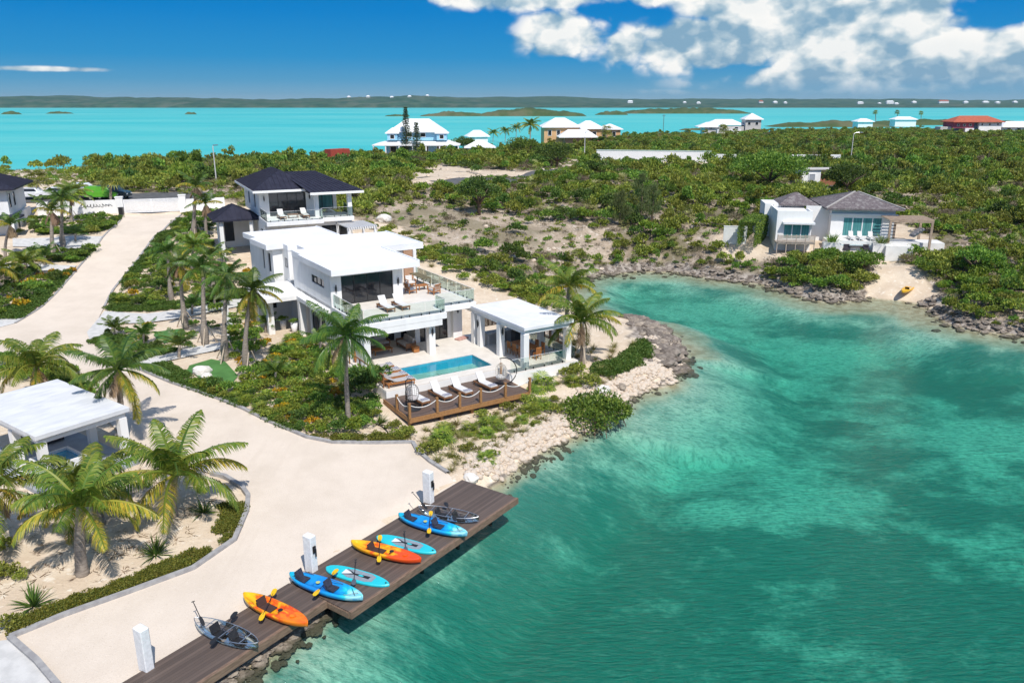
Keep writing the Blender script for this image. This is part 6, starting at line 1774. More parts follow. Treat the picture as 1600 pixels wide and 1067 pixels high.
# far shore specks: houses on the hills
FH = [(545, 156, 0), (575, 158, 0), (612, 157, 0), (640, 158, 0), (668, 158, 0), (985, 158, 1), (1070, 161, 0), (1092, 160, 0), (1190, 155, 1), (1212, 160, 0), (1228, 156, 0), (1345, 160, 1), (1392, 154, 2), (1402, 159, 0), (1430, 155, 1), (1476, 154, 2), (1510, 160, 1), (1542, 154, 1), (1588, 157, 1), (1560, 161, 0), (1375, 161, 0)]
for k, (px, py, s_) in enumerate(FH):
    Yd = 3400 if py > 156 else 3480; p = atY(px, py, Yd); z0 = max(2, p.z - (7 + 3 * s_))
    w_ = (14, 20, 34)[s_] * (1 + .3 * math.sin(k * 3.1)); h_ = (5, 7, 10)[s_]
    rfm = REDR if k in (8, 15) else ROOFW
    gzh = float(h1(np.array([p.x]), np.array([Yd]))[0])
    blockhouse('hill_house', 'tiny pale house on the far green hills across the bay', 'house', (p.x, Yd, gzh - 1), .1 * math.sin(k * 5), [('box', 'wall', WHITEM, (-w_ / 2, w_ / 2, 0, 12, -6, h_)), ('hip', 'roof', rfm, (-w_ / 2 - 1, w_ / 2 + 1, -1, 13, h_, h_ + 4, 5, 'x', 0, .4))], 'pale houses on the far hills')
# ---------------------------------------------------------------- plants: meshes
def rs(seed): return np.random.RandomState(seed)


def unit(a): return a / (np.linalg.norm(a, axis=-1, keepdims=True) + 1e-9)


def diamonds(P, D, N, l, wd):
    """leaf shaped quads: base P, axis D, face normal N"""
    Sd = unit(np.cross(D, N)); l = np.asarray(l)[:, None]; wd = np.asarray(wd)[:, None]
    up = unit(np.cross(Sd, D))
    V = np.stack([P, P + D * l * .45 + Sd * wd / 2 + up * l * .06, P + D * l - up * l * .05, P + D * l * .45 - Sd * wd / 2 + up * l * .06], 1).reshape(-1, 3)
    return V, np.arange(len(V)).reshape(-1, 4)


def bush(seed, rx, h, clumps, leaves, ls, mat, name='foliage', base=.1, aspect=.55, up=.35, spread=.72, cr=.5):
    r = rs(seed); Ps = []; Ds = []
    g = r.rand(clumps) * 2 * PI; rad = np.sqrt(r.rand(clumps)) * rx * spread
    cz = base * h + (1 - (rad / rx) ** 2) ** .5 * h * .62 * (.55 + .45 * r.rand(clumps))
    C = np.column_stack([rad * np.cos(g), rad * np.sin(g), cz]); R_ = cr * rx * (.6 + .55 * r.rand(clumps))
    per = np.maximum(4, (leaves * R_ ** 2 / (R_ ** 2).sum()).astype(int))
    for c, q, n in zip(C, R_, per):
        d = unit(r.randn(n, 3)); d[:, 2] = np.abs(d[:, 2]) * .9 - .25 * (r.rand(n)); d = unit(d)
        rr = q * (.72 + .33 * r.rand(n))[:, None]
        p = c + d * rr * np.array([1, 1, .82]); p[:, 2] = np.maximum(p[:, 2], .03)
        Ps.append(p); Ds.append(unit(d * .7 + r.randn(n, 3) * .55 + np.array([0, 0, up])))
    P = np.concatenate(Ps); D = np.concatenate(Ds); n = len(P)
    N = unit(np.cross(D, r.randn(n, 3)) + np.array([0, 0, .35]))
    l = ls * (.65 + .7 * r.rand(n))
    V, F_ = diamonds(P - D * l[:, None] * .4, D, N, l, l * aspect)
    return np_mesh(name, V, F_, mat)


def blades(seed, n, L, wd, mat, el=(.5, 1.45), curl=.6, name='blades', rad=.05, segs=3):
    """rosettes and tufts: curved tapering blades from the base"""
    r = rs(seed); a = r.rand(n) * 2 * PI; e = el[0] + (el[1] - el[0]) * r.rand(n); ln = L * (.6 + .5 * r.rand(n))
    hd = np.column_stack([np.cos(a), np.sin(a), 0 * a]); sd = np.column_stack([-np.sin(a), np.cos(a), 0 * a])
    p = hd * rad * r.rand(n)[:, None]; V = []
    for k in range(segs + 1):
        t = k / segs; w_ = wd * (1 - t) ** .6 * (1 if k else .7) + .002
        V.append(p - sd * w_ / 2); V.append(p + sd * w_ / 2)
        ee = e - curl * t * 1.6
        p = p + (hd * np.cos(ee)[:, None] + np.array([0, 0, 1.]) * np.sin(ee)[:, None]) * (ln / segs)[:, None]
    V = np.stack(V, 1); m = V.shape[1]; F_ = []
    for k in range(segs): F_.append(np.array([2 * k, 2 * k + 1, 2 * k + 3, 2 * k + 2]))
    F_ = (np.arange(n)[:, None, None] * m + np.array(F_)[None]).reshape(-1, 4)
    V = V.reshape(-1, 3); V[:, 2] = np.maximum(V[:, 2], .01)
    return np_mesh(name, V, F_, mat)


def frond_arrays(r, az_, el_, L, droop, nl, ll, lw, hang, twist=0., sparse=0.):
    """one pinnate frond from the origin: rachis plus two rows of two-segment leaflets"""
    m = 14; s_ = np.linspace(0, 1, m); e = el_ - droop * s_ ** 1.25
    hd = np.array([math.cos(az_), math.sin(az_), 0.]); sd0 = np.array([-math.sin(az_), math.cos(az_), 0.])
    T = hd * np.cos(e)[:, None] + np.array([0, 0, 1.]) * np.sin(e)[:, None]
    P = np.concatenate([[np.zeros(3)], np.cumsum(T[:-1] * L / (m - 1), 0)])
    V = []; F_ = []
    # rachis as a flat four sided strip
    w_ = .045 * (1 - s_ * .85); upv = unit(np.cross(sd0, T))
    b = 0
    ring = np.stack([P + sd0 * w_[:, None] * .6, P + upv * -w_[:, None] * .6, P - sd0 * w_[:, None] * .6, P + upv * w_[:, None] * .35], 1).reshape(-1, 3)
    V.append(ring)
    for i in range(m - 1):
        for k in range(4): F_.append([i * 4 + k, i * 4 + (k + 1) % 4, (i + 1) * 4 + (k + 1) % 4, (i + 1) * 4 + k])
    b = len(ring); F_ = [np.array(F_)]
    u = np.repeat(np.linspace(.16, .99, nl), 2) + (r.rand(nl * 2) - .5) * .01
    side = np.tile([-1., 1.], nl)
    if sparse: keep = r.rand(nl * 2) > sparse; u = u[keep]; side = side[keep]
    n = len(u); i0 = np.clip((u * (m - 1)).astype(int), 0, m - 2); f = (u * (m - 1) - i0)[:, None]
    p = P[i0] * (1 - f) + P[i0 + 1] * f; t = T[i0]; up_ = upv[i0]
    prof = np.sin(np.clip(u * 1.05 - .02, 0, 1) * PI) ** .55 * .85 + .15
    ln = ll * prof * (.85 + .3 * r.rand(n)); lean = .45 + .6 * u
    d1 = unit(sd0 * side[:, None] * 1.0 + t * lean[:, None] + up_ * (.28 - hang * .5) + np.array([0, 0, -hang * .55]) + r.randn(n, 3) * .09)
    d2 = unit(d1 + np.array([0, 0, -1.]) * (hang * (1.0 + .5 * r.rand(n)))[:, None] + r.randn(n, 3) * .06)
    wv = unit(t * .9 + np.array([0, 0, .25])); lwv = lw * (.8 + .4 * r.rand(n))
    q1 = p + d1 * (ln * .5)[:, None]; q2 = q1 + d2 * (ln * .5)[:, None]
    A = np.stack([p - wv * (lwv * .35)[:, None], p + wv * (lwv * .35)[:, None], q1 + wv * (lwv * .5)[:, None], q1 - wv * (lwv * .5)[:, None], q2 + wv * (lwv * .06)[:, None], q2 - wv * (lwv * .06)[:, None]], 1).reshape(-1, 3)
    V.append(A)
    o = b + np.arange(n)[:, None, None] * 6
    F_.append((o + np.array([[0, 1, 2, 3], [3, 2, 4, 5]])[None]).reshape(-1, 4))
    return np.concatenate(V), np.concatenate(F_)


def palm_crown(seed, n, L, el=(-.25, 1.25), droop=1.15, nl=38, ll=.62, lw=.055, hang=.55, mats=None, yellow=.2, dead=0, azs=None, name='crown', sparse=.04):
    r = rs(seed); V = []; F_ = []; M_ = []; off = 0
    for k in range(n + dead):
        a = k * 2.39996 + r.rand() * .5; q = (k + .5) / n
        e = el[0] + (el[1] - el[0]) * min(1, q) ** .85 + (r.rand() - .5) * .18
        isd = k >= n
        if isd: e = -.75 - .4 * r.rand(); a = r.rand() * 2 * PI
        l = L * (.82 + .3 * r.rand()) * (1 - .25 * (q > .85)) * (.75 if isd else 1)
        v, f = frond_arrays(r, a, e, l, (droop * (.75 + .45 * r.rand()) * (1.05 - .35 * q)) if not isd else .6, nl, ll * (.9 + .2 * r.rand()), lw, hang * (.7 + .6 * r.rand()), sparse=sparse)
        V.append(v); F_.append(f + off); off += len(v)
        mi = 2 if isd else (1 if (q < .45 and r.rand() < yellow * 2) else 0)
        M_.append(np.full(len(f), mi))
    mats = mats or [LEAF['palm'], LEAF['palmy'], LEAF['dead']]
    return np_mesh(name, np.concatenate(V), np.concatenate(F_), mats, np.concatenate(M_))


def fan_crown(seed, n, L, pet, mat, el=(.0, 1.3), seg=14, name='fan_leaves', droop=.35):
    """palmate fans: a petiole and a spread of pointed segments"""
    r = rs(seed); V = []; off = 0; F_ = []
    for k in range(n):
        a = k * 2.39996 + r.rand() * .6; e = el[0] + (el[1] - el[0]) * ((k + .5) / n) ** .9 + (r.rand() - .5) * .2
        hd = np.array([math.cos(a), math.sin(a), 0]); sd = np.array([-math.sin(a), math.cos(a), 0]); t = hd * math.cos(e) + np.array([0, 0, math.sin(e)])
        pl = pet * (.7 + .5 * r.rand()); c = t * pl
        e2 = e - droop - .4 * r.rand(); t2 = hd * math.cos(e2) + np.array([0, 0, math.sin(e2)]); up = np.cross(sd, t2) * -1
        V.append(np.array([sd * .012, -sd * .012, c - sd * .01, c + sd * .01])); F_.append(np.array([[0, 1, 2, 3]]) + off); off += 4
        for g in np.linspace(-2.1, 2.1, seg):
            g += (r.rand() - .5) * .1; l = L * (1 - .18 * abs(g) / 2.1) * (.85 + .25 * r.rand())
            d = t2 * math.cos(g) + sd * math.sin(g); s2 = -t2 * math.sin(g) + sd * math.cos(g); w_ = L * .12
            tip = c + d * l + np.array([0, 0, -.18 * l]); mid = c + d * l * .55 + up * .05 * L
            V.append(np.array([c, mid + s2 * w_ / 2, tip, mid - s2 * w_ / 2])); F_.append(np.array([[0, 1, 2, 3]]) + off); off += 4
    return np_mesh(name, np.concatenate(V), np.concatenate(F_), mat)


def trunk_mesh(seed, H, r0, r1, lean=(0, 0), bulge=0., n=9, ring=.10, name='trunk', mat=None, curve=.0):
    mb = MB(); k = max(6, int(H / .16)); pts = []; rad = []
    for i in range(k + 1):
        s_ = i / k; bw = math.sin(s_ * PI) * curve
        pts.append((lean[0] * s_ ** 1.6 + bw * lean[1], lean[1] * s_ ** 1.6 - bw * lean[0], H * s_ - (.25 if i == 0 else 0)))
        q = r0 + (r1 - r0) * s_ ** .7 + bulge * math.exp(-((s_ - .16) / .16) ** 2)
        rad.append(q * (1 + ring * (i % 2)))
    mb.tube(pts, rad, n)
    me = bpy.data.meshes.new(name); me.from_pydata(mb.v, [], mb.f); me.materials.append(mat or BARK)
    me.polygons.foreach_set('use_smooth', [True] * len(mb.f)); me.update()
    return me


def rock_mesh(seed, mat, sub=2, rough=.35, flat=.7):
    bm = bmesh.new(); bmesh.ops.create_icosphere(bm, subdivisions=sub, radius=1)
    r = rs(seed); o = r.rand(3) * 50
    for v in bm.verts:
        p = v.co; n1 = float(fbm(np.array([p.x * 1.3 + o[0] + p.z]), np.array([p.y * 1.3 + o[1] - p.z * .7]), 3)[0])
        n1 = n1 * .75 + .25 * float(fbm(np.array([p.x * 3.7 + o[1] - p.z * 2]), np.array([p.y * 3.7 + o[2] + p.z * 2]), 2)[0]); p *= 1 + (n1 - .5) * 2 * rough; p.z *= flat; p.x *= 1.15
    me = bpy.data.meshes.new('rock'); bm.to_mesh(me); bm.free(); me.materials.append(mat); return me


# ---------------------------------------------------------------- scatter: what nobody could count
PROTO = bpy.data.collections.new('prototypes')     # never linked to the scene; only instanced by the masses below


def mass(name, label, meshes, pts, scl, rot, kind=None, seed=1, zs=None):
    r = rs(seed); N = len(pts)
    col = bpy.data.collections.new('proto_' + name)
    for k, me in enumerate(meshes):
        o = bpy.data.objects.new('p%02d_%s' % (k, name), me); col.objects.link(o)
    me = bpy.data.meshes.new(name); me.vertices.add(N); me.vertices.foreach_set('co', np.ascontiguousarray(pts, np.float32).ravel())
    kd = r.randint(0, len(meshes), N) if kind is None else np.asarray(kind)
    a = me.attributes.new('pick', 'INT', 'POINT'); a.data.foreach_set('value', kd.astype(np.int32))
    a = me.attributes.new('turn', 'FLOAT_VECTOR', 'POINT'); rv = np.zeros((N, 3), np.float32); rv[:, 2] = rot; a.data.foreach_set('vector', rv.ravel())
    a = me.attributes.new('size', 'FLOAT_VECTOR', 'POINT'); sv_ = np.repeat(np.asarray(scl, np.float32)[:, None], 3, 1)
    if zs is not None: sv_[:, 2] *= zs
    a.data.foreach_set('vector', np.ascontiguousarray(sv_).ravel())
    me.update()
    o = bpy.data.objects.new(name, me); COL.objects.link(o); o['kind'] = 'stuff'; o['label'] = label
    ng = bpy.data.node_groups.new('mass_' + name, 'GeometryNodeTree')
    ng.interface.new_socket('Geometry', in_out='INPUT', socket_type='NodeSocketGeometry'); ng.interface.new_socket('Geometry', in_out='OUTPUT', socket_type='NodeSocketGeometry')
    n = ng.nodes; gi = n.new('NodeGroupInput'); go = n.new('NodeGroupOutput')
    ip = n.new('GeometryNodeInstanceOnPoints'); ci = n.new('GeometryNodeCollectionInfo'); ci.inputs[0].default_value = col; ci.inputs[1].default_value = True; ci.inputs[2].default_value = True
    def attr(nm, dt):
        q = n.new('GeometryNodeInputNamedAttribute'); q.data_type = dt; q.inputs[0].default_value = nm; return [s for s in q.outputs if s.enabled and s.name == 'Attribute'][0]
    ng.links.new(gi.outputs[0], ip.inputs['Points']); ng.links.new(ci.outputs[0], ip.inputs['Instance'])
    ip.inputs['Pick Instance'].default_value = True
    ng.links.new(attr('pick', 'INT'), ip.inputs['Instance Index'])
    ng.links.new(attr('turn', 'FLOAT_VECTOR'), ip.inputs['Rotation']); ng.links.new(attr('size', 'FLOAT_VECTOR'), ip.inputs['Scale'])
    ng.links.new(ip.outputs[0], go.inputs[0])
    md = o.modifiers.new('scatter', 'NODES'); md.node_group = ng
    return o


# ---------------------------------------------------------------- shrub kinds (shared meshes)
B_OLIVE = [bush(10 + k, 1.0, 1.25, 9, 520, .23, LEAF['olive']) for k in range(3)]
B_GREEN = [bush(20 + k, 1.0, 1.3, 9, 560, .22, LEAF['green']) for k in range(3)]
B_DARK = [bush(30 + k, 1.0, 1.45, 10, 620, .20, LEAF['dark']) for k in range(2)]
B_LIME = [bush(40 + k, 1.0, 1.2, 8, 480, .25, LEAF['lime']) for k in range(2)]
B_DRY = [bush(50 + k, 1.0, .9, 12, 420, .20, LEAF['dry'], aspect=.16, cr=.4) for k in range(2)]
B_THATCH = [fan_crown(60 + k, 17, .55, .65, LEAF['silver'], (-.1, 1.35), 12) for k in range(3)]
B_CROTON = [bush(70 + k, .6, .85, 6, 260, .20, LEAF['croton']) for k in range(2)]
B_GRASS = [blades(80 + k, 90, .75, .03, LEAF['grass'], (.5, 1.5), .55, rad=.14) for k in range(3)]
B_FAN = [fan_crown(90 + k, 20, .5, .5, LEAF['lime'], (-.15, 1.3), 14) for k in range(2)]
B_AGAVE = [blades(96 + k, 60, .85, .07, LEAF['groundg'], (.15, 1.5), .22, rad=.08) for k in range(2)]
B_COVER = [bush(100 + k, .34, .3, 5, 90, .10, LEAF['ground'], base=0, cr=.5) for k in range(3)]
B_COVERG = [bush(104 + k, .34, .34, 5, 100, .10, LEAF['groundg'], base=0, cr=.5) for k in range(3)]
B_BPALM = [palm_crown(110 + k, 13, 1.25, (.15, 1.4), 1.0, 18, .34, .05, .3, [LEAF['palmd'], LEAF['palm'], LEAF['dead']], .2, name='fronds') for k in range(2)]
FARB = [bush(130 + k, 1.0, 1.15, 9, 300, .27, LEAF[m_]) for k, m_ in enumerate(('olive', 'green', 'olive', 'dark', 'green', 'lime'))]
FART = [fan_crown(140 + k, 12, .62, .6, LEAF['silver'], (-.1, 1.35), 8) for k in range(2)]
FARX = [bush(170, .75, 2.1, 11, 320, .24, LEAF['green'], base=.05, cr=.42), bush(171, .85, 1.9, 9, 260, .26, LEAF['olive'], base=.2, cr=.36), blades(172, 46, 1.5, .035, LEAF['dry'], (.7, 1.5), .25, rad=.25), bush(173, 1.15, .7, 12, 320, .22, LEAF['lime'], base=0, cr=.34)]
FARD = [bush(150, 1.0, .9, 10, 170, .30, LEAF['dry'], aspect=.18, cr=.4)]

# ---------------------------------------------------------------- scrub over the headland
RNG = rs(2024)
NOBUSH = [P_ for P_ in (HOUSEPLOT, BEACH, ROAD3)]


def in_any(x, y, polys):
    m = np.zeros(np.shape(x), bool)
    for P_ in polys: m |= inpoly(x, y, P_)
    return m


cand = []
for (ya, yb, cell) in ((66, 100, 1.35), (100, 150, 1.75), (150, 230, 2.2), (230, 330, 2.7), (330, 475, 3.6)):
    ys = np.arange(ya, yb, cell)
    for y in ys:
        hw = y * .66 + 14
        xs = np.arange(-hw, hw, cell); xs = xs + (RNG.rand(len(xs)) - .5) * cell * .95; yy = y + (RNG.rand(len(xs)) - .5) * cell * .95
        cand.append(np.column_stack([xs, yy, np.full(len(xs), cell)]))
cand = np.concatenate(cand)
cx, cy, cc_ = cand.T
cd = coast_d(cx, cy)
road_d = np.minimum(polydist(cx, cy, [tuple(on(*q)[:2]) for q in ROAD_PX], False), polydist(cx, cy, [tuple(on(*q)[:2]) for q in ROAD2_PX], False))
houses = [(tuple(q)) for q in ((-27, 240, 13), (-9, 232, 5), (26, 306, 17), (93, 388, 17), (208, 385, 15), (47, 101.5, 0), (-20, 195, 6), (-19.2, 185, 7), (-18.5, 177, 4), (16.5, 176, 0))]
dens = .60 + 1.1 * (fbm(cx * .035 + 5, cy * .035, 4) - .36) + .25 * np.clip((cy - 120) / 80, 0, 1)
gap = fbm(cx * .16 + 40, cy * .16, 3)
dens = np.where(gap < .34, dens * .35, dens) + .15
dens = np.where(inpoly(cx, cy, CLEAR_A), .07 + .3 * np.clip(gap - .5, 0, 1), dens); dens = np.where((cd < 5) & (cy > 75), dens + .2, dens)
dens = np.where(in_any(cx, cy, [MOUND, MOUND_B, SANDL]), .05, dens)
keep = (cd > .45) & (RNG.rand(len(cx)) < dens) & ~inpoly(cx, cy, GARDEN) & ~in_any(cx, cy, NOBUSH) & (road_d > 4.2)
for (hx_, hy_, hr_) in houses: keep &= np.hypot(cx - hx_, cy - hy_) > hr_
keep &= ~inpoly(cx, cy, np.array([(38.5, 90), (54, 90), (54, 97), (38, 97)]))
cx, cy, cc_, cd, gap = cx[keep], cy[keep], cc_[keep], cd[keep], gap[keep]
n = len(cx); u = RNG.rand(n); patch = fbm(cx * .06 + 11, cy * .06 + 3, 3)
sz = cc_ * (.36 + .72 * RNG.rand(n) ** 2.0) * (.75 + .6 * patch) * np.clip(.55 + cd / 14, .55, 1.1)
sz = np.minimum(sz, .55 + .0085 * cy); sz = np.minimum(sz, 1.9)
kindn = np.where(u < .10 + .2 * (patch > .58), 0, np.where(u < .46, 1, np.where(u < .64, 2, np.where(u < .75, 3, np.where(u < .90, 4, 5)))))
# 0 dark-ish 1 olive 2 green 3 lime 4 thatch 5 dry
kindn = np.where((kindn == 0) & (patch < .5), 1, kindn)
kindn = np.where((cd < 4) & (RNG.rand(n) < .35), 5, kindn)
sz = np.where(kindn == 4, np.clip(sz, .7, 1.5), sz)
cz = height(cx, cy)
proj = sz / np.hypot(cx, cy)
infr = (np.abs(cx) < cy * .625 + 1)
order = np.argsort(-(proj * infr))
SPEC = {0: ('sea_grape_bush', B_DARK, 'dark green rounded bush in the scrub of the rocky headland', 'bush', 'dark bushes in the headland scrub', 60),
        1: ('scrub_bush', B_OLIVE, 'olive green bush in the scrub of the rocky headland', 'bush', 'olive bushes in the headland scrub', 130),
        2: ('scrub_bush', B_GREEN, 'fresh green bush in the scrub of the rocky headland', 'bush', 'green bushes in the headland scrub', 80),
        3: ('scrub_bush', B_LIME, 'yellow green bush in the scrub of the rocky headland', 'bush', 'yellow green bushes in the headland scrub', 30),
        4: ('thatch_palm', B_THATCH, 'low silvery fan leaved palm among the headland bushes', 'palm', 'low fan palms in the headland scrub', 150),
        5: ('dry_bush', B_DRY, 'low grey twiggy bush between rocks of the headland', 'bush', 'grey twiggy bushes on the headland', 80)}
cnt = {k: 0 for k in SPEC}; rest = []
for i in order:
    k = int(kindn[i]); nm, ms, lb, ct, gp, mxn = SPEC[k]
    if cnt[k] < mxn and infr[i]:
        cnt[k] += 1
        o = link(nm, ms[i % len(ms)], None, (cx[i], cy[i], cz[i] - .06), RNG.rand() * 6.28, (float(sz[i]), float(sz[i]), float(sz[i] * (.8 + .55 * RNG.rand())))); tag(o, lb, ct, gp)
    else: rest.append(i)
rest = np.array(rest)
kmap = np.array([3, 0, 1, 5, 6, 8]); kk = kmap[kindn[rest]]
kk = np.where((kk == 0) & (RNG.rand(len(kk)) < .5), 2, kk); kk = np.where((kk == 1) & (RNG.rand(len(kk)) < .5), 4, kk); kk = np.where((kk == 6) & (RNG.rand(len(kk)) < .5), 7, kk)
kk = np.where(RNG.rand(len(kk)) < .2, 9 + RNG.randint(0, 4, len(kk)), kk)
mass('scrub', 'dense olive green scrub covering the headland', FARB + FART + FARD + FARX, np.column_stack([cx, cy, cz - .06])[rest], sz[rest], RNG.rand(len(rest)) * 6.28, kk, zs=np.clip(1.5 - cy[rest] / 420, .75, 1.25) * (.75 + .6 * RNG.rand(len(rest))))
# thin litter and seedlings between the bushes
m_ = 16000
lx = RNG.rand(m_) ** 1 * 200 - 90; ly = 66 + RNG.rand(m_) ** 1.5 * 130
k = (coast_d(lx, ly) > .8) & ~inpoly(lx, ly, GARDEN) & ~in_any(lx, ly, NOBUSH) & (np.abs(lx) < ly * .66 + 5) & ~inpoly(lx, ly, MOUND)
k &= ~inpoly(lx, ly, CLEAR_A) | (RNG.rand(m_) < .75)
lx, ly = lx[k], ly[k]
mass('undergrowth', 'low dry undergrowth between the headland bushes', [bush(160, .5, .45, 6, 70, .2, LEAF['olive'], base=0), bush(161, .5, .4, 7, 60, .2, LEAF['dry'], base=0, aspect=.2), bush(162, .5, .5, 5, 70, .2, LEAF['green'], base=0)],
     np.column_stack([lx, ly, height(lx, ly) - .03]), .5 + .9 * RNG.rand(len(lx)), RNG.rand(len(lx)) * 6.28)

# ---------------------------------------------------------------- rocks of the shore
ROCKS_W = [rock_mesh(200 + k, ROCKW, 2) for k in range(4)]
ROCKS_D = [rock_mesh(210 + k, ROCKD, 3, .95, .5) for k in range(3)]
ROCKS_G = [rock_mesh(220 + k, ROCKG, 3, .95, .45) for k in range(4)]


def along(px, n, spread, off=0., seed=5):
    P_ = np.array([tuple(at(*q, 0)[:2]) for q in px]); L_ = np.hypot(*np.diff(P_, axis=0).T); cs = np.concatenate([[0], np.cumsum(L_)])
    r = rs(seed); s_ = r.rand(n) * cs[-1]; i = np.clip(np.searchsorted(cs, s_) - 1, 0, len(L_) - 1); f = ((s_ - cs[i]) / L_[i])[:, None]
    p = P_[i] * (1 - f) + P_[i + 1] * f
    t = (P_[i + 1] - P_[i]) / L_[i][:, None]; nn = np.column_stack([-t[:, 1], t[:, 0]])
    return p + nn * (off + spread * r.randn(n))[:, None], r


SPIT = [(728, 752), (765, 752), (800, 735), (845, 706), (890, 682), (928, 660), (978, 622), (1012, 605), (1046, 592), (1060, 572), (1052, 545)]
p, r = along(SPIT, 3600, .75, .75)
s_ = .05 + .20 * r.rand(len(p)) ** 2.2; d = coast_d(p[:, 0], p[:, 1]); k = d > -.8; p, s_ = p[k], s_[k]
mass('shore_rubble', 'pale limestone rubble spilling down to the lagoon edge', ROCKS_W, np.column_stack([p, height(p[:, 0], p[:, 1]) + s_ * .15]), s_, r.rand(len(p)) * 6.28)
p, r = along([(1062, 585), (1060, 560), (1042, 528), (1010, 512), (985, 508)], 420, .85, .7, 6)
s_ = .12 + .5 * r.rand(len(p)) ** 2; mass('dark_shore_rocks', 'dark pitted ledge rock at the tip of the spit', ROCKS_D + ROCKS_G[:1], np.column_stack([p, height(p[:, 0], p[:, 1]) + s_ * .05]), s_, r.rand(len(p)) * 6.28, kind=np.where(r.rand(len(p)) < .7, r.randint(0, 3, len(p)), 3))
p, r = along([(905, 436), (1000, 424), (1060, 427), (1110, 435), (1160, 440), (1200, 448), (1250, 462), (1290, 472), (1330, 472), (1352, 464)], 520, .7, .1, 7)
p2, r2 = along([(1440, 474), (1462, 490), (1480, 505), (1520, 515), (1560, 522), (1600, 527), (1700, 540), (1900, 570)], 480, .8, .2, 8)
p = np.concatenate([p, p2]); s_ = .06 + .36 * r.rand(len(p)) ** 2.6
mass('grey_shore_rocks', 'grey brown ironshore rock along the far edge of the cove', ROCKS_G + ROCKS_D, np.column_stack([p, height(p[:, 0], p[:, 1]) + s_ * .1]), s_, r.rand(len(p)) * 6.28)
p, r = along([(330, 1075), (372, 1045), (425, 1012), (470, 975), (515, 935)], 420, .35, -.1, 9)
s_ = .06 + .2 * r.rand(len(p)) ** 1.8; mass('dock_rocks', 'brown grey rocks under the edge of the boardwalk', ROCKS_G + ROCKS_D[:1], np.column_stack([p, height(p[:, 0], p[:, 1]) + s_ * .3 + .12]), s_, r.rand(len(p)) * 6.28)
# scattered limestone in the scrub clearings
m_ = 2600; lx = RNG.rand(m_) * 150 - 40; ly = 70 + RNG.rand(m_) ** 1.3 * 110; k = (coast_d(lx, ly) > .5) & ~inpoly(lx, ly, GARDEN) & ~in_any(lx, ly, NOBUSH)
lx, ly = lx[k], ly[k]; s_ = .06 + .32 * RNG.rand(len(lx)) ** 3
mass('field_stones', 'pale stones lying in the headland scrub', ROCKS_W + ROCKS_G[:2], np.column_stack([lx, ly, height(lx, ly) + s_ * .1]), s_, RNG.rand(len(lx)) * 6.28)
# ---------------------------------------------------------------- palms
PMATS = [LEAF['palm'], LEAF['palmy'], LEAF['dead']]; DMATS = [LEAF['palmd'], LEAF['palmy'], LEAF['dead']]
COCO = [palm_crown(300 + k, 18, 1.0, (-.2, 1.38), 1.55, 84, .225, .0145, .85, PMATS, .3, dead=k % 2, sparse=.12) for k in range(4)]
COCOD = [palm_crown(310 + k, 20, 1.0, (-1.0, 1.3), 1.25, 76, .225, .0145, .95, DMATS, .12, dead=2) for k in range(2)]
ROYAL = [palm_crown(320 + k, 15, 1.0, (-.1, 1.3), 1.5, 50, .27, .02, .6, DMATS, .2) for k in range(3)]
DEADR = [palm_crown(330 + k, 9, 1.0, (.3, 1.3), 1.3, 34, .25, .026, .6, DMATS, .3, dead=8) for k in range(2)]
THTOP = [fan_crown(340 + k, 26, .62, .55, LEAF['olive'], (-.6, 1.4), 12) for k in range(2)]
SHAFT = pm('green_crownshaft', (.16, .22, .05), (.22, .24, .06), 3, .5, stretch=(1, 1, .3))
STAKE = pm('pale_timber_stake', (.50, .41, .31), (.42, .34, .25), 3, .8)


def palm(label, base, crown, kind, L, name=None, seed=0, rot=None, stakes=0, group=None, z0=2., r0=.17, r1=.1, bulge=0., shaft=0., bark=None, cat='palm tree'):
    p = on(base[0], base[1], z0); q = atY(crown[0], crown[1], p.y)
    H = max(.6, q.z - p.z - shaft); r = rs(900 + seed)
    t = thing(name or 'palm_tree', label, cat, p, 0, group)
    lean = (q.x - p.x, (r.rand() - .5) * .5)
    link('trunk', trunk_mesh(seed, H, r0, r1, lean, bulge, 10, .09, mat=bark or BARK, curve=.12), t)
    top = Vector((lean[0], lean[1], H - .05))
    if shaft:
        mb = MB(); mb.lathe([(r1 * 1.25, 0), (r1 * 1.35, shaft * .3), (r1 * .8, shaft), (.03, shaft * 1.15)], top, 8); mb.build('crownshaft', SHAFT, t, smooth=True); top = top + Vector((0, 0, shaft))
    c = link('crown', kind, t, top, r.rand() * 6.28 if rot is None else rot, L)
    for k in range(stakes):
        a = 2 * PI * k / stakes + .5 + r.rand() * .4; hh = min(H * .42, 1.4)
        mb = MB(); mb.beam((lean[0] * .3 + math.cos(a) * r0 * 1.1, lean[1] * .3 + math.sin(a) * r0 * 1.1, hh), (math.cos(a) * 1.0, math.sin(a) * 1.0, -.1), .07, .07); mb.build('stake', STAKE, t)
    return t


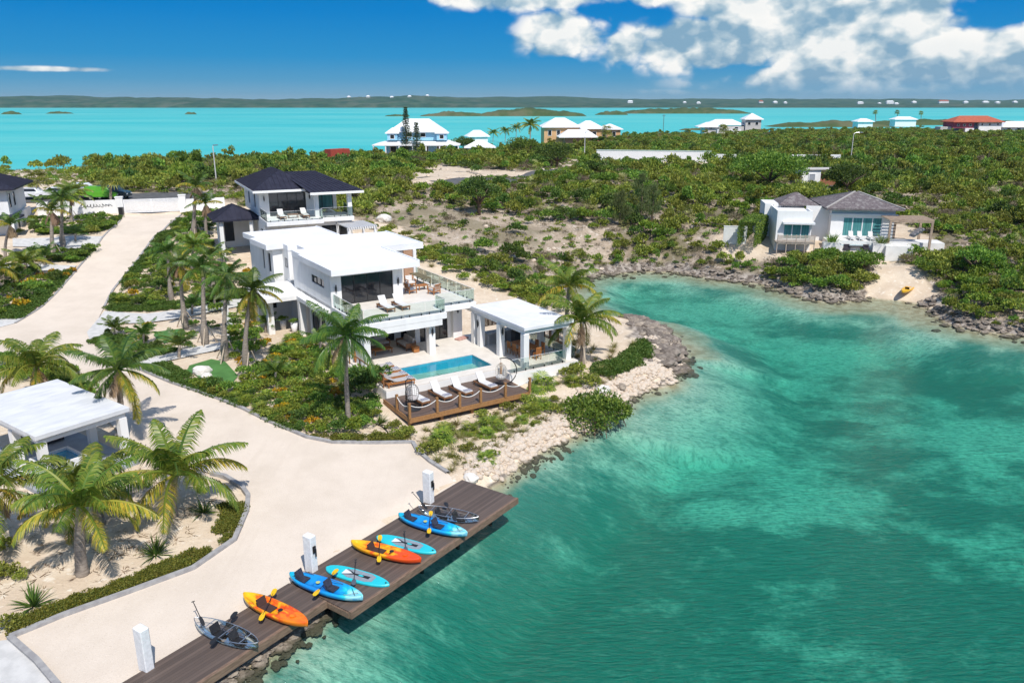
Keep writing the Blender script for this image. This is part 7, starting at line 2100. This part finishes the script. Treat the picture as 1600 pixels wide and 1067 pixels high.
palm('young coconut palm in the foreground bed nearest the camera, standing in open sand', (129, 897), (123, 792), COCO[0], 3.2, seed=1, r0=.27, r1=.15, z0=1, rot=.4)
palm('dark coconut palm behind the nearest palm, in front of the open pavilion', (158, 818), (140, 754), COCO[1], 3.1, seed=2, r0=.24, r1=.14, z0=1, rot=2.)
palm('coconut palm with broad arching fronds at the rounded tip of the foreground bed', (268, 806), (272, 742), COCO[2], 3.7, seed=3, r0=.3, r1=.16, z0=1, rot=1.2)
palm('coconut palm cut off by the edge of the view in the foreground bed', (-26, 856), (-12, 764), COCO[3], 3.4, seed=4, r0=.26, r1=.15, z0=1)
palm('hanging coconut palm just behind the corner of the open pavilion', (197, 690), (187, 575), COCOD[0], 3.1, seed=5, r0=.2, r1=.13, z0=1.2, rot=.8)
palm('coconut palm standing behind the pavilion roof beside the driveway', (52, 640), (57, 572), COCO[1], 3.5, seed=6, r0=.22, r1=.14, z0=1.3, rot=.3)
palm('slender coconut palm with hanging fronds in front of the villa terrace', (545, 662), (541, 522), COCOD[1], 3.0, seed=7, r0=.16, r1=.11, z0=1.3, rot=1.9)
palm('coconut palm farther out on the spit behind the pool pavilion', (884, 532), (889, 447), COCO[0], 3.1, seed=8, r0=.2, r1=.13, z0=1.3, stakes=3, rot=2.6)
palm('coconut palm with long fronds on the spit beside the pool pavilion', (911, 567), (909, 502), COCO[3], 3.6, seed=9, r0=.24, r1=.15, z0=1.2, stakes=3, rot=.9)
palm('palm with limp drooping fronds beside the porch of the flat roofed villa', (385, 578), (396, 452), COCOD[0], 2.6, seed=10, r0=.19, r1=.12, bulge=.07, stakes=3, rot=2.2)
palm('staked palm beside the turf patch nearest the driveway', (290, 513), (282, 412), COCOD[0], 2.2, seed=11, r0=.2, r1=.13, bulge=.1, shaft=.6, stakes=3)
palm('staked palm with stout grey base between the two turf patches', (321, 538), (316, 420), ROYAL[1], 2.2, seed=12, r0=.21, r1=.13, bulge=.12, shaft=.6, stakes=3)
palm('staked palm at the upper end of the larger turf patch', (352, 563), (352, 432), COCOD[1], 2.1, seed=13, r0=.2, r1=.12, bulge=.1, shaft=.6, stakes=3)
palm('palm above the path behind the three staked palms', (268, 470), (262, 392), ROYAL[1], 2.0, seed=14, r0=.18, r1=.12, bulge=.08, shaft=.5, z0=2.5)
palm('palm close to the left wall of the flat roofed villa', (334, 462), (330, 400), DEADR[1], 2.0, seed=15, r0=.18, r1=.12, bulge=.08, shaft=.5, z0=2.5)
palm('bushy palm at the foot of the dark roofed villa porch', (300, 440), (302, 385), COCO[2], 2.3, seed=27, r0=.16, r1=.11, z0=3)
palm('tall staked palm with dry brown skirt right of the driveway near the gate', (304, 370), (305, 292), DEADR[0], 2.5, seed=16, r0=.24, r1=.15, bulge=.1, shaft=.6, stakes=3, z0=5)
palm('palm with mostly dry fronds beside the dark roofed villa', (323, 372), (322, 318), DEADR[1], 2.4, seed=17, r0=.2, r1=.13, shaft=.4, z0=5)
palm('staked palm with dry fronds left of the driveway beside the side drive', (84, 403), (79, 330), DEADR[0], 2.5, seed=18, r0=.24, r1=.15, bulge=.1, shaft=.5, stakes=3, z0=4.2)
palm('green crowned palm with yellow shaft left of the driveway', (99, 386), (96, 312), ROYAL[0], 2.6, seed=19, r0=.22, r1=.14, bulge=.1, shaft=.9, z0=4.4)
palm('dark coconut palm near the boundary wall lettering', (112, 348), (112, 302), COCO[1], 2.8, seed=20, r0=.2, r1=.13, stakes=2, z0=5.5)
palm('rusty trunked palm with dry crown in front of the villa at the view edge', (9, 404), (14, 352), DEADR[1], 2.2, seed=21, r0=.16, r1=.11, z0=4.4)
palm('young coconut palm with yellowing fronds beside the left side drive', (44, 432), (40, 410), COCO[3], 2.4, seed=22, r0=.2, r1=.13, z0=3.8, rot=1.)
palm('yellowing coconut palm at the edge of the view left of the driveway', (-8, 460), (-6, 420), COCO[2], 2.8, seed=23, r0=.2, r1=.13, z0=3.4)
palm('fan leaved palm standing in front of the parked white cars', (60, 308), (59, 280), THTOP[0], 1.9, seed=24, r0=.2, r1=.18, z0=7)
palm('fan leaved palm standing in front of the green van', (174, 320), (173, 282), THTOP[1], 1.9, seed=25, r0=.16, r1=.15, z0=7)
palm('fan leaved palm behind the roof of the villa at the edge of the view', (4, 296), (2, 274), THTOP[0], 1.8, seed=26, r0=.2, r1=.18, z0=7)
for k, (b, c, lb) in enumerate((((770, 232), (771, 208), 'first from the blue cottage'), ((789, 234), (790, 205), 'second from the blue cottage'), ((806, 234), (807, 200), 'second from the apricot house'), ((828, 234), (829, 196), 'nearest the apricot house'))):
    palm('distant coconut palm between the far houses, %s' % lb, b, c, COCO[k], 4.2, seed=40 + k, r0=.22, r1=.15, z0=5, group='distant palms between the far houses')
for k, (b, c, lb) in enumerate((((1368, 200), (1368, 176), 'tallest of the three fan palms standing against the sea'), ((1402, 199), (1402, 176), 'middle of the three fan palms standing against the sea'), ((1439, 198), (1439, 177), 'fan palm against the sea nearest the raspberry house'))):
    palm(lb, b, c, THTOP[k % 2], 2.9, seed=50 + k, r0=.3, r1=.3, z0=6, group='fan palms against the sea')
palm('small dark palm in front of the apricot house wing', (948, 222), (948, 206), THTOP[1], 3.0, seed=55, z0=5)
palm('small dark palm in front of the distant white house', (1130, 210), (1130, 202), THTOP[0], 3.2, seed=56, z0=5)
# bushy small palms of the garden beds
for k, (px, py, lb) in enumerate(((179, 528, 'beside the driveway at the path entrance'), (224, 540, 'in the hedge bed between the two garden paths'), (280, 560, 'over the path edge below the smaller turf patch'), (430, 600, 'in the villa bed behind the kerb'), (118, 378, 'at the junction of side drive and driveway'), (70, 415, 'between the two left side drives'),
                                (350, 412, 'beside the flat roofed villa rear wall'), (262, 430, 'on the bank right of the driveway'), (500, 555, 'close to the glazed porch of the villa'), (415, 520, 'beside the porch columns'), (300, 492, 'along the upper garden path'), (335, 480, 'at the bend of the upper garden path'))):
    p = on(px, py, 2); t = thing('bushy_palm', 'small bushy palm ' + lb, 'palm', p, 0, 'small bushy palms in the garden beds', 1.15 + .25 * (k % 3) * .5)
    link('trunk', trunk_mesh(k, .75, .09, .07, (.1, .05), 0, 7, .08), t); link('fronds', B_BPALM[k % 2], t, (.1, .05, .7), k * 1.7)

# ---------------------------------------------------------------- trees
def tree(name, label, px, py, H, rx, mat, seed, leaves=2600, ls=.34, z0=6, cat='tree', bark=None, base=.22, **kw):
    p = on(px, py, z0); t = thing(name, label, cat, p, 0)
    mb = MB(); r = random.Random(seed); mb.tube([(0, 0, -.3), (.1, .05, H * .3), (.05, 0, H * .5)], [.28, .2, .12], 8)
    for k in range(6):
        a = k * 1.05 + r.random() * .5; mb.tube([(.08, .03, H * .25), (math.cos(a) * rx * .35, math.sin(a) * rx * .35, H * .5), (math.cos(a) * rx * .65, math.sin(a) * rx * .65, H * .68)], [.13, .09, .03], 6)
    mb.build('trunk', bark or BARKB, t, smooth=True)
    link('crown', bush(seed, rx, H, 22, leaves, ls, mat, 'crown', base=base, cr=.38, **kw), t)
    return t


tree('broadleaf_tree', 'dark dense rounded tree standing alone at the edge of the sandy clearing', 748, 336, 5.4, 3.1, LEAF['dark'], 401, 3600, .3)
tree('broadleaf_tree', 'big domed green tree on the ridge below the estate wall', 1200, 300, 6.2, 6.3, LEAF['green'], 402, 5200, .4, 6.5)
tree('broadleaf_tree', 'dark tree beside the asphalt turning behind the cottage roofs', 1322, 305, 5.0, 4.0, LEAF['dark'], 403, 3600, .36, 6)
tree('broadleaf_tree', 'dark tree in front of the apricot house', 870, 262, 4.5, 4.5, LEAF['dark'], 404, 3000, .4, 7)
tree('broadleaf_tree', 'green tree clump left of the apricot house', 815, 250, 5.0, 5.2, LEAF['green'], 405, 3000, .45, 6)
tree('broadleaf_tree', 'dark tree behind the blue cottage', 728, 240, 5.0, 4.6, LEAF['dark'], 406, 2600, .45, 5)
tree('broadleaf_tree', 'leafy tree in front of the far lamp on the ridge', 1255, 330, 4.2, 3.4, LEAF['olive'], 407, 3000, .32, 5)
tree('broadleaf_tree', 'large leaved sea grape below the cottage terrace', 1345, 425, 2.8, 2.3, LEAF['green'], 408, 1500, .28, 2)
tree('broadleaf_tree', 'tree with glossy leaves on the slope right of the beach', 1520, 430, 3.0, 2.8, LEAF['green'], 409, 1900, .3, 3)


def casuarina(label, px, py, H, rx, seed):
    p = on(px, py, 5); t = thing('casuarina_tree', label, 'tree', p, 0)
    mb = MB(); mb.tube([(0, 0, -.2), (.1, 0, H * .5), (.05, 0, H * .95)], [.16, .1, .03], 7); mb.build('trunk', BARKB, t)
    r = rs(seed); P = []; D = []
    for k in range(46):
        z = H * (.08 + .9 * (k / 46)); R_ = rx * (1 - (z / H) ** 1.6) * (.6 + .5 * r.rand()) + .15; a = r.rand() * 6.28
        for q in range(60):
            s_ = r.rand() ** .7; P.append([math.cos(a) * R_ * s_ + r.randn() * .14, math.sin(a) * R_ * s_ + r.randn() * .14, z + R_ * s_ * .55 + r.randn() * .12]); D.append([math.cos(a) * .3 + r.randn() * .25, math.sin(a) * .3 + r.randn() * .25, .9 + r.randn() * .3])
    P = np.array(P); D = unit(np.array(D)); V, F_ = diamonds(P, D, unit(r.randn(len(P), 3)), .35 + .35 * r.rand(len(P)), np.full(len(P), .05))
    link('crown', np_mesh('crown', V, F_, LEAF['casu']), t)


casuarina('tall feathery casuarina standing above the scrub mid headland', 1000, 352, 6.6, 2.3, 501)
casuarina('smaller feathery casuarina beside the tall one', 1018, 348, 4.8, 1.8, 502)
casuarina('feathery casuarina in the scrub left of the tall one', 968, 352, 4.2, 1.7, 503)


def norfolk(label, px, py, H, rx, seed):
    p = on(px, py, 5); t = thing('norfolk_pine', label, 'conifer', p, 0, None)
    mb = MB(); mb.tube([(0, 0, -.3), (0, 0, H)], [.2, .04], 7); mb.build('trunk', BARKB, t)
    r = rs(seed); P = []; D = []; n_ = int(H / .55)
    for k in range(n_):
        z = H * (.10 + .9 * k / n_); R_ = rx * (1 - (k / n_) ** 1.4) + .2
        for b in range(6):
            a = b * 1.047 + k * .5 + r.rand() * .3; l = R_ * (.8 + .3 * r.rand())
            for q in range(14):
                s_ = (q + .5) / 14; P.append([math.cos(a) * l * s_ + r.randn() * .07, math.sin(a) * l * s_ + r.randn() * .07, z + .25 * s_ * s_ * l + r.randn() * .07]); D.append([math.cos(a) + r.randn() * .5, math.sin(a) + r.randn() * .5, .5 + r.randn() * .4])
    P = np.array(P); D = unit(np.array(D)); V, F_ = diamonds(P, D, unit(r.randn(len(P), 3)), .35 + .3 * r.rand(len(P)), .14 + .05 * r.rand(len(P)))
    link('crown', np_mesh('crown', V, F_, LEAF['conif']), t)


norfolk('tallest slim conifer standing in front of the blue house', 636, 243, 14.0, 1.5, 511)
norfolk('shorter slim conifer beside the tallest one at the blue house', 652, 243, 9.6, 1.3, 512)
p = on(1378, 246, 7.5); t = tag(link('century_plant', blades(520, 60, 2.6, .28, LEAF['silver'], (.1, 1.4), .15, rad=.3), None, p), 'large blue grey spiky century plant above the sandy lane', 'agave')

# clipped hedges by the cottage
def hedge(label, pts, wd, ht, seed):
    q = [Vector((HX(px, Yd), Yd, 0)) for px, Yd in pts]; c = q[0]; z = gz(c.x, c.y)
    r = rs(seed); P = []; Nn = []
    for i in range(len(q) - 1):
        a, b = q[i], q[i + 1]; L_ = (b - a).length; t_ = (b - a) / L_; nn = Vector((-t_.y, t_.x, 0)); n_ = int(L_ * (2 * ht + wd) * 110)
        for _ in range(n_):
            s_ = r.rand() * L_; g = r.rand() * (2 * ht + wd)
            if g < ht: off, h_, nv = -wd / 2, g, -nn
            elif g < ht + wd: off, h_, nv = g - ht - wd / 2, ht, Vector((0, 0, 1))
            else: off, h_, nv = wd / 2, g - ht - wd, nn
            p_ = a + t_ * s_ + nn * (off + r.randn() * .04); P.append((p_.x - c.x, p_.y - c.y, h_ + r.randn() * .04)); Nn.append(tuple(nv))
    P = np.array(P); Nn = np.array(Nn); D = unit(r.randn(len(P), 3) + Nn * .6 + np.array([0, 0, .3])); V, F_ = diamonds(P, D, unit(Nn + r.randn(len(P), 3) * .4), .14 + .12 * r.rand(len(P)), .10 + .06 * r.rand(len(P)))
    o = tag(link('clipped_hedge', np_mesh('hedge', V, F_, LEAF['green']), None, (c.x, c.y, z - .3)), label, 'hedge'); o.location = COTTAGE @ o.location; o.rotation_euler.z = R(-9)


hedge('clipped green hedge running towards the cove beside the white garden wall', [(1172, 101), (1168, 96), (1166, 93.5)], 1.9, 2.9, 531)
hedge('clipped green hedge between the garden wall and the cottage', [(1176, 101), (1196, 101)], 1.2, 3.4, 532)
# plants in the planters
for k, t in enumerate(BOXP): tag(link('spiky_plant', blades(540 + k, 120, 1.3, .07, LEAF['green'], (.4, 1.5), .4, rad=.7), None, t.location + Vector((0, 0, 1.12))), ['tuft of spiky green leaves growing in the box planter by the balcony', 'tuft of spiky green leaves growing in the box planter by the pergola'][k], 'plant')
for k, t in enumerate(PLANTER_SPOTS): tag(link('potted_plant', B_GREEN[k], None, t.location + Vector((0, 0, .8)), 0, .42), ['green plant growing in the white planter nearer the porch columns', 'green plant growing in the white planter nearer the glass doors'][k], 'plant')

# ---------------------------------------------------------------- garden beds: every plant its own object
BEDR = rs(77); TAKEN = []; PEND = []
KIND = {'green': ('leafy_shrub', B_GREEN, (.55, 1.05), 'green leafy shrub', 'shrub'), 'dark': ('leafy_shrub', B_DARK, (.5, .95), 'dark green shrub', 'shrub'), 'lime': ('leafy_shrub', B_LIME, (.5, .95), 'bright yellow green shrub', 'shrub'),
        'olive': ('leafy_shrub', B_OLIVE, (.5, .95), 'olive green shrub', 'shrub'), 'croton': ('croton', B_CROTON, (.7, 1.2), 'croton with orange and yellow leaves', 'shrub'), 'grass': ('grass_tuft', B_GRASS, (.7, 1.25), 'straw coloured grass tuft', 'grass tuft'),
        'fan': ('fan_palm', B_FAN, (.75, 1.3), 'low fan leaved palm', 'palm'), 'agave': ('agave', B_AGAVE, (.6, .95), 'spiky green rosette plant', 'agave')}


def bed(px, mix, n, where, z0=2., k_=1., gap_=.55):
    P_ = np.array([tuple(on(a, b, z0)[:2]) for a, b in px]); lo, hi = P_.min(0), P_.max(0); ks = list(mix); pr = np.array([mix[q] for q in ks], float); pr /= pr.sum(); m = 0; tries = 0
    while m < n and tries < n * 40:
        tries += 1; x, y = lo + (hi - lo) * BEDR.rand(2)
        if not inpoly(np.array([x]), np.array([y]), P_)[0]: continue
        if in_any(np.array([x]), np.array([y]), [q for q in SUNK])[0]: continue
        kd = ks[BEDR.choice(len(ks), p=pr)]; nm, ms, (s0, s1), lb, ct = KIND[kd]; s_ = (s0 + (s1 - s0) * BEDR.rand()) * k_
        if any((x - a) ** 2 + (y - b) ** 2 < (gap_ * (s_ + c)) ** 2 for a, b, c in TAKEN): continue
        q_ = vl(0, 0); du = (x - VO.x) * _c + (y - VO.y) * _s; dv = -(x - VO.x) * _s + (y - VO.y) * _c
        if (-6.6 - s_ * .4 < du < 8.6 and -7.4 < dv < 26.5) or (-6.8 < du < 2.8 and -10.1 < dv < -5) or (-9.2 < du < -5 and 10.9 < dv < 17.5): continue
        TAKEN.append((x, y, s_)); m += 1
        if nm == 'leafy_shrub':
            PEND.append((s_ / math.hypot(x, y), ms[BEDR.randint(len(ms))], (x, y, gz(x, y) - .05), BEDR.rand() * 6.28, s_, lb + ' ' + where, ct, lb + 's ' + where)); continue
        tag(link(nm, ms[BEDR.randint(len(ms))], None, (x, y, gz(x, y) - .05), BEDR.rand() * 6.28, s_), lb + ' ' + where, ct, lb + 's ' + where)


def plant(kd, px, py, label, s_=1., z0=2., mesh=0):
    nm, ms, _, lb, ct = KIND[kd]; p = on(px, py, z0); TAKEN.append((p.x, p.y, s_)); tag(link(nm, ms[mesh % len(ms)], None, (p.x, p.y, p.z - .04), px * .37, s_), label, ct)


plant('agave', 243, 866, 'spiky green rosette on open sand between the palms and the curved kerb', 1.15, 1)
plant('agave', 318, 800, 'spiky green rosette beside the palm at the tip of the foreground bed', 1.1, 1, 1)
plant('agave', 52, 946, 'spiky green rosette near the kerb at the bottom of the foreground bed', 1.2, 1)
plant('agave', 593, 662, 'spiky green rosette on the sand below the timber deck corner', .95, 1.2, 1)
plant('fan', 768, 668, 'low fan palm below the middle of the timber deck', 1.25, 1)
plant('fan', 848, 606, 'tall fan palm beside the end post of the timber deck', 1.5, 1, 1)
plant('fan', 828, 645, 'low fan palm on the rubble below the shore end of the deck', 1.1, 1)
plant('fan', 690, 690, 'low fan palm below the near half of the deck', 1.2, 1, 1)
plant('dark', 580, 612, 'large dark rounded shrub against the corner of the timber deck', 1.55, 1.4)
plant('dark', 562, 622, 'dark shrub left of the large rounded one by the deck', 1.2, 1.4, 1)
plant('green', 545, 600, 'green shrub in front of the patio wall beside the large dark one', 1.2, 1.4)
# mangrove at the water's edge
p = on(928, 655, .2); t = thing('mangrove_bush', 'spreading mangrove bush with red roots at the water edge of the spit', 'mangrove', (p.x, p.y, .1), 0)
link('foliage', bush(601, 2.4, 1.9, 20, 5200, .21, LEAF['green'], base=-.05, cr=.46, spread=.72), t)
mb = MB(); r_ = random.Random(5)
for k in range(22):
    a = r_.uniform(0, 6.28); q = r_.uniform(.8, 2.3); mb.tube([(math.cos(a) * q * .4, math.sin(a) * q * .4, .9), (math.cos(a) * q * .8, math.sin(a) * q * .8, .55), (math.cos(a) * q, math.sin(a) * q, -.35)], .022, 4)
mb.build('roots', pm('reddish_root', (.24, .12, .09), (.16, .08, .06), 3, .8), t)

bed([(300, 600), (400, 645), (480, 676), (520, 684), (560, 680), (590, 652), (575, 600), (560, 560), (520, 530), (470, 520), (430, 550), (400, 585), (370, 612), (330, 605)], {'green': 2.2, 'lime': 3.6, 'dark': .6, 'olive': 1.4, 'croton': 1.5, 'fan': 1.3, 'grass': .3}, 190, 'in the big planting bed in front of the villa', 1.6, .82, .5)
bed([(600, 668), (640, 664), (650, 690), (640, 688), (560, 688), (530, 690)], {'olive': 2, 'agave': 1}, 10, 'on the sand strip behind the kerb', 1.2, .55)
bed([(290, 430), (345, 415), (395, 420), (420, 470), (430, 520), (395, 570), (362, 560), (362, 520), (330, 470), (296, 462)], {'green': 3, 'lime': 2, 'dark': 1, 'croton': 1.2, 'fan': 1}, 58, 'among the staked palms beside the villa', 2.2, .95)
bed([(296, 506), (345, 505), (345, 534), (285, 552), (285, 536)], {'croton': 2, 'green': 2, 'dark': 1}, 6, 'round the smaller turf patch', 1.9, .6)
bed([(355, 560), (400, 570), (385, 606), (372, 600), (376, 586)], {'croton': 2, 'green': 2}, 5, 'round the larger turf patch', 1.8, .7)
bed([(142, 528), (160, 512), (200, 512), (236, 510), (240, 530), (252, 540), (225, 556), (165, 540)], {'dark': 3, 'green': 2, 'croton': .5}, 20, 'in the hedge bed between the two garden paths', 1.9, .6)
bed([(185, 456), (205, 436), (240, 396), (282, 352), (330, 380), (330, 420), (290, 430), (296, 462), (240, 480), (180, 478)], {'green': 3, 'dark': 2, 'lime': 1.5, 'croton': .8, 'fan': 1, 'olive': 1}, 84, 'on the bank right of the driveway', 3.5, 1.0)
bed([(0, 498), (60, 468), (116, 424), (108, 428), (60, 428), (-40, 424), (-80, 500)], {'green': 2, 'croton': 2.6, 'dark': 2, 'lime': 1.2}, 54, 'in the lower bed left of the driveway', 3, 1.0)
bed([(20, 404), (60, 394), (128, 396), (146, 392), (122, 412), (60, 408)], {'dark': 2, 'green': 2, 'croton': .4, 'lime': 1}, 24, 'between the two left side drives', 4.3, .95)
bed([(50, 345), (120, 344), (186, 340), (180, 352), (160, 366), (120, 366), (60, 368), (30, 366)], {'green': 3, 'dark': 2, 'lime': 1, 'olive': 1}, 46, 'in the bed below the boundary wall', 5.5, 1.0)
bed([(290, 338), (345, 334), (350, 360), (330, 378), (296, 352)], {'green': 3, 'dark': 2, 'lime': 1}, 24, 'beside the dark roofed villa near the gate', 5.8, 1.0)
bed([(560, 352), (640, 372), (720, 410), (780, 440), (860, 468), (880, 488), (850, 484), (760, 448), (690, 425), (640, 405)], {'olive': 3, 'green': 2, 'dark': 1, 'lime': 1, 'fan': 1.2, 'grass': .6}, 58, 'on the slope behind the flat roofed villa', 2.8, 1.1)
bed([(880, 585), (930, 580), (960, 592), (930, 606), (890, 606), (870, 600)], {'grass': 3, 'olive': 1, 'fan': .4}, 20, 'on the sand of the spit beside the pavilion', 1.2, 1.0)
bed([(930, 545), (990, 540), (1000, 560), (960, 566), (900, 562), (890, 530)], {'grass': 3}, 14, 'on the sand at the middle of the spit', 1.3, .9)
bed([(640, 672), (720, 660), (820, 634), (880, 626), (870, 650), (800, 690), (740, 735), (705, 738), (670, 715), (652, 696)], {'grass': 4, 'fan': 1.2, 'olive': .7, 'lime': .3}, 52, 'on the stony bank below the timber deck', 1., .8)
bed([(20, 570), (120, 590), (150, 640), (80, 600), (0, 590), (-60, 580)], {'olive': 2, 'green': 2, 'lime': 1}, 26, 'behind the open pavilion beside the driveway', 1.6, 1.0)
bed([(1205, 416), (1260, 408), (1300, 406), (1356, 410), (1362, 430), (1352, 452), (1330, 462), (1290, 462), (1250, 452), (1205, 440)], {'olive': 3, 'green': 2, 'dark': 1, 'lime': .6}, 34, 'on the slope between the cottage and the cove', 2., 1.45, .5)
bed([(1405, 402), (1450, 400), (1540, 420), (1600, 450), (1600, 505), (1500, 500), (1488, 470), (1450, 436)], {'olive': 3, 'green': 2, 'lime': .8}, 36, 'on the slope right of the little beach', 2.4, 1.45, .55)
bed([(-60, 860), (0, 860), (60, 930), (20, 985), (-60, 985)], {'grass': 1, 'olive': 2}, 8, 'in the near corner of the foreground bed', 1, .7)

PEND.sort(key=lambda q: -q[0])
for (_, me_, lc, rz_, s_, lb, ct, gp) in PEND[:280]: tag(link('leafy_shrub', me_, None, lc, rz_, s_), lb, ct, gp)
_ms = list({q[1].name: q[1] for q in PEND[280:]}.values()); _k = [_ms.index(q[1]) for q in PEND[280:]]
mass('garden_shrubbery', 'leafy shrubs filling the farther garden beds', _ms, np.array([q[2] for q in PEND[280:]]), np.array([q[4] for q in PEND[280:]]), np.array([q[3] for q in PEND[280:]]), _k)


def cover(px, n, label, protos, z0=2., s0=.7, s1=1.3, jit=0.):
    P_ = np.array([tuple(on(a, b, z0)[:2]) for a, b in px]); lo, hi = P_.min(0), P_.max(0); A = []
    r = rs(len(px) * 31 + n)
    while len(A) < n:
        q = lo + (hi - lo) * r.rand(400, 2); A.extend(q[inpoly(q[:, 0], q[:, 1], P_)])
    A = np.array(A[:n]); k = ~in_any(A[:, 0], A[:, 1], SUNK); A = A[k]
    k = fbm(A[:, 0] * .9, A[:, 1] * .9, 3) > .34; A = A[k]
    mass('ground_cover', label, protos, np.column_stack([A, height(A[:, 0], A[:, 1]) - .02]), s0 + (s1 - s0) * r.rand(len(A)), r.rand(len(A)) * 6.28)


cover([(345, 790), (382, 790), (381, 805), (362, 838), (300, 882), (200, 919), (100, 954), (18, 992), (25, 975), (100, 942), (160, 924), (215, 902), (285, 872), (332, 838), (350, 812)], 1500, 'low olive creeper in a band along the curved kerb', B_COVER, 1, .5, 1.0)
cover([(232, 572), (262, 570), (300, 592), (345, 616), (400, 642), (470, 676), (450, 670), (380, 637), (325, 617), (270, 597), (226, 578)], 1300, 'clipped green creeper band along the driveway kerb below the villa', B_COVERG, 1.6, .6, 1.15)
cover([(480, 682), (520, 690), (580, 690), (640, 688), (640, 680), (580, 682), (520, 680)], 160, 'small mounds of creeper along the kerb', B_COVER, 1.2, .5, 1.1)
cover([(142, 536), (160, 524), (200, 530), (215, 540), (250, 544), (285, 550), (232, 566), (205, 568), (165, 545)], 900, 'dark clipped hedge plants between the garden paths', B_COVERG, 1.9, .8, 1.4)
cover([(168, 480), (180, 462), (200, 466), (290, 474), (340, 462), (400, 456), (408, 462), (350, 470), (290, 482), (232, 488), (172, 487)], 900, 'dark clipped edging along the upper garden path', B_COVERG, 2, .8, 1.3)
cover([(196, 436), (240, 378), (284, 340), (300, 345), (260, 380), (215, 432), (190, 456)], 700, 'green edging up the right side of the driveway', B_COVERG, 3.8, .8, 1.4)
cover([(0, 502), (24, 503), (66, 474), (112, 424), (104, 426), (50, 466), (0, 488)], 700, 'dark edging of the lower bed left of the driveway', B_COVERG, 3.2, .9, 1.5)
cover([(60, 366), (120, 366), (166, 362), (188, 340), (182, 340), (155, 358), (60, 358)], 500, 'green edging below the boundary wall', B_COVERG, 5.2, .9, 1.5)
cover([(84, 408), (122, 410), (148, 392), (140, 390), (112, 402), (84, 402)], 300, 'green edging of the bed between the side drives', B_COVERG, 4.3, .9, 1.4)
cover([(928, 584), (932, 574), (965, 566), (990, 546), (1002, 532), (1014, 542), (1012, 566), (985, 578), (950, 589)], 800, 'dark green creeping shrub mat on the spit', B_COVERG, 1.2, .9, 1.6)
cover([(640, 672), (720, 660), (860, 625), (890, 610), (880, 640), (800, 690), (740, 735), (705, 738), (670, 715)], 120, 'sparse straw creeper on the stony bank', B_COVER, 1, .4, .9)
# fallen leaf litter on the sand of the beds
lp = []
for q in ([(20, 985), (100, 935), (200, 900), (300, 850), (340, 800), (330, 745), (200, 700), (60, 700), (-60, 760), (-60, 960)], [(300, 600), (400, 645), (520, 680), (600, 690), (700, 700), (860, 630), (1000, 580), (940, 530), (860, 560), (560, 600), (430, 550)], [(290, 430), (420, 470), (430, 520), (395, 570), (340, 540)], [(185, 456), (240, 396), (282, 352), (330, 380), (300, 470)], [(0, 498), (110, 430), (150, 350), (20, 350)]):
    P_ = np.array([tuple(on(a, b, 1.5)[:2]) for a, b in q]); lo, hi = P_.min(0), P_.max(0); z_ = lo + (hi - lo) * BEDR.rand(420, 2); lp.extend(z_[inpoly(z_[:, 0], z_[:, 1], P_)])
lp = np.array(lp); lp = lp[~in_any(lp[:, 0], lp[:, 1], SUNK)]
mass('leaf_litter', 'dry fallen leaves and husks strewn over the sandy beds', [blades(610 + k, 7, .3, .035, LEAF['dead'], (.0, .25), .1, rad=.2) for k in range(3)], np.column_stack([lp, height(lp[:, 0], lp[:, 1]) + .01]), .4 + 1.0 * BEDR.rand(len(lp)) ** 2, BEDR.rand(len(lp)) * 6.28)
# boulders lying in the beds
for k, (px, py, s_, lb) in enumerate(((316, 583, .62, 'large white boulder lying on the larger turf patch'), (323, 590, .35, 'small white boulder beside the large one on the turf'), (735, 790 - 40, .4, 'pale boulder beside the far end of the dock'), (942, 612, .5, 'pale boulder on the stony shore below the spit palms'), (970, 606, .35, 'grey boulder on the stony shore near the mangrove'), (1046, 556, .8, 'dark ledge boulder at the tip of the spit'), (600, 345, .9, 'pale boulder in scrub behind the white pergola'), (576, 296, .8, 'pale boulder on the slope behind the dark roofed villa'))):
    p = on(px, py, 2); m_ = rock_mesh(700 + k, ROCKD if 'dark' in lb else (ROCKG if 'grey' in lb else pm('white_boulder', (.72, .69, .64), (.60, .56, .50), 2, .9)), 3)
    tag(link('boulder', m_, None, (p.x, p.y, p.z + s_ * .25), k * 1.3, s_), lb, 'boulder')
pts = [on(*q, 1.4) for q in ((556, 618), (574, 636), (584, 650), (582, 660), (598, 668), (606, 676), (604, 684), (588, 690))]
mb = MB(); mb.tube([p + Vector((0, 0, .05)) for p in pts], .035, 5); o = mb.build('irrigation_hose', BLACKM); tag(o, 'black irrigation hose winding over the sand by the deck', 'hose')
# ---------------------------------------------------------------- thin sea air over the bay
def haze_mat():
    m, t, o = new_mat('sea_air')
    v = t.new('ShaderNodeVolumePrincipled'); v.inputs['Color'].default_value = (.55, .78, .95, 1); v.inputs['Density'].default_value = 5.5e-5; v.inputs['Anisotropy'].default_value = .2
    t.link(v.outputs[0], o.inputs['Volume']); return m


mb = MB(); mb.box(-9600, 9600, -300, 9900, -11, 95)
o = mb.build('haze', haze_mat()); o['kind'] = 'stuff'
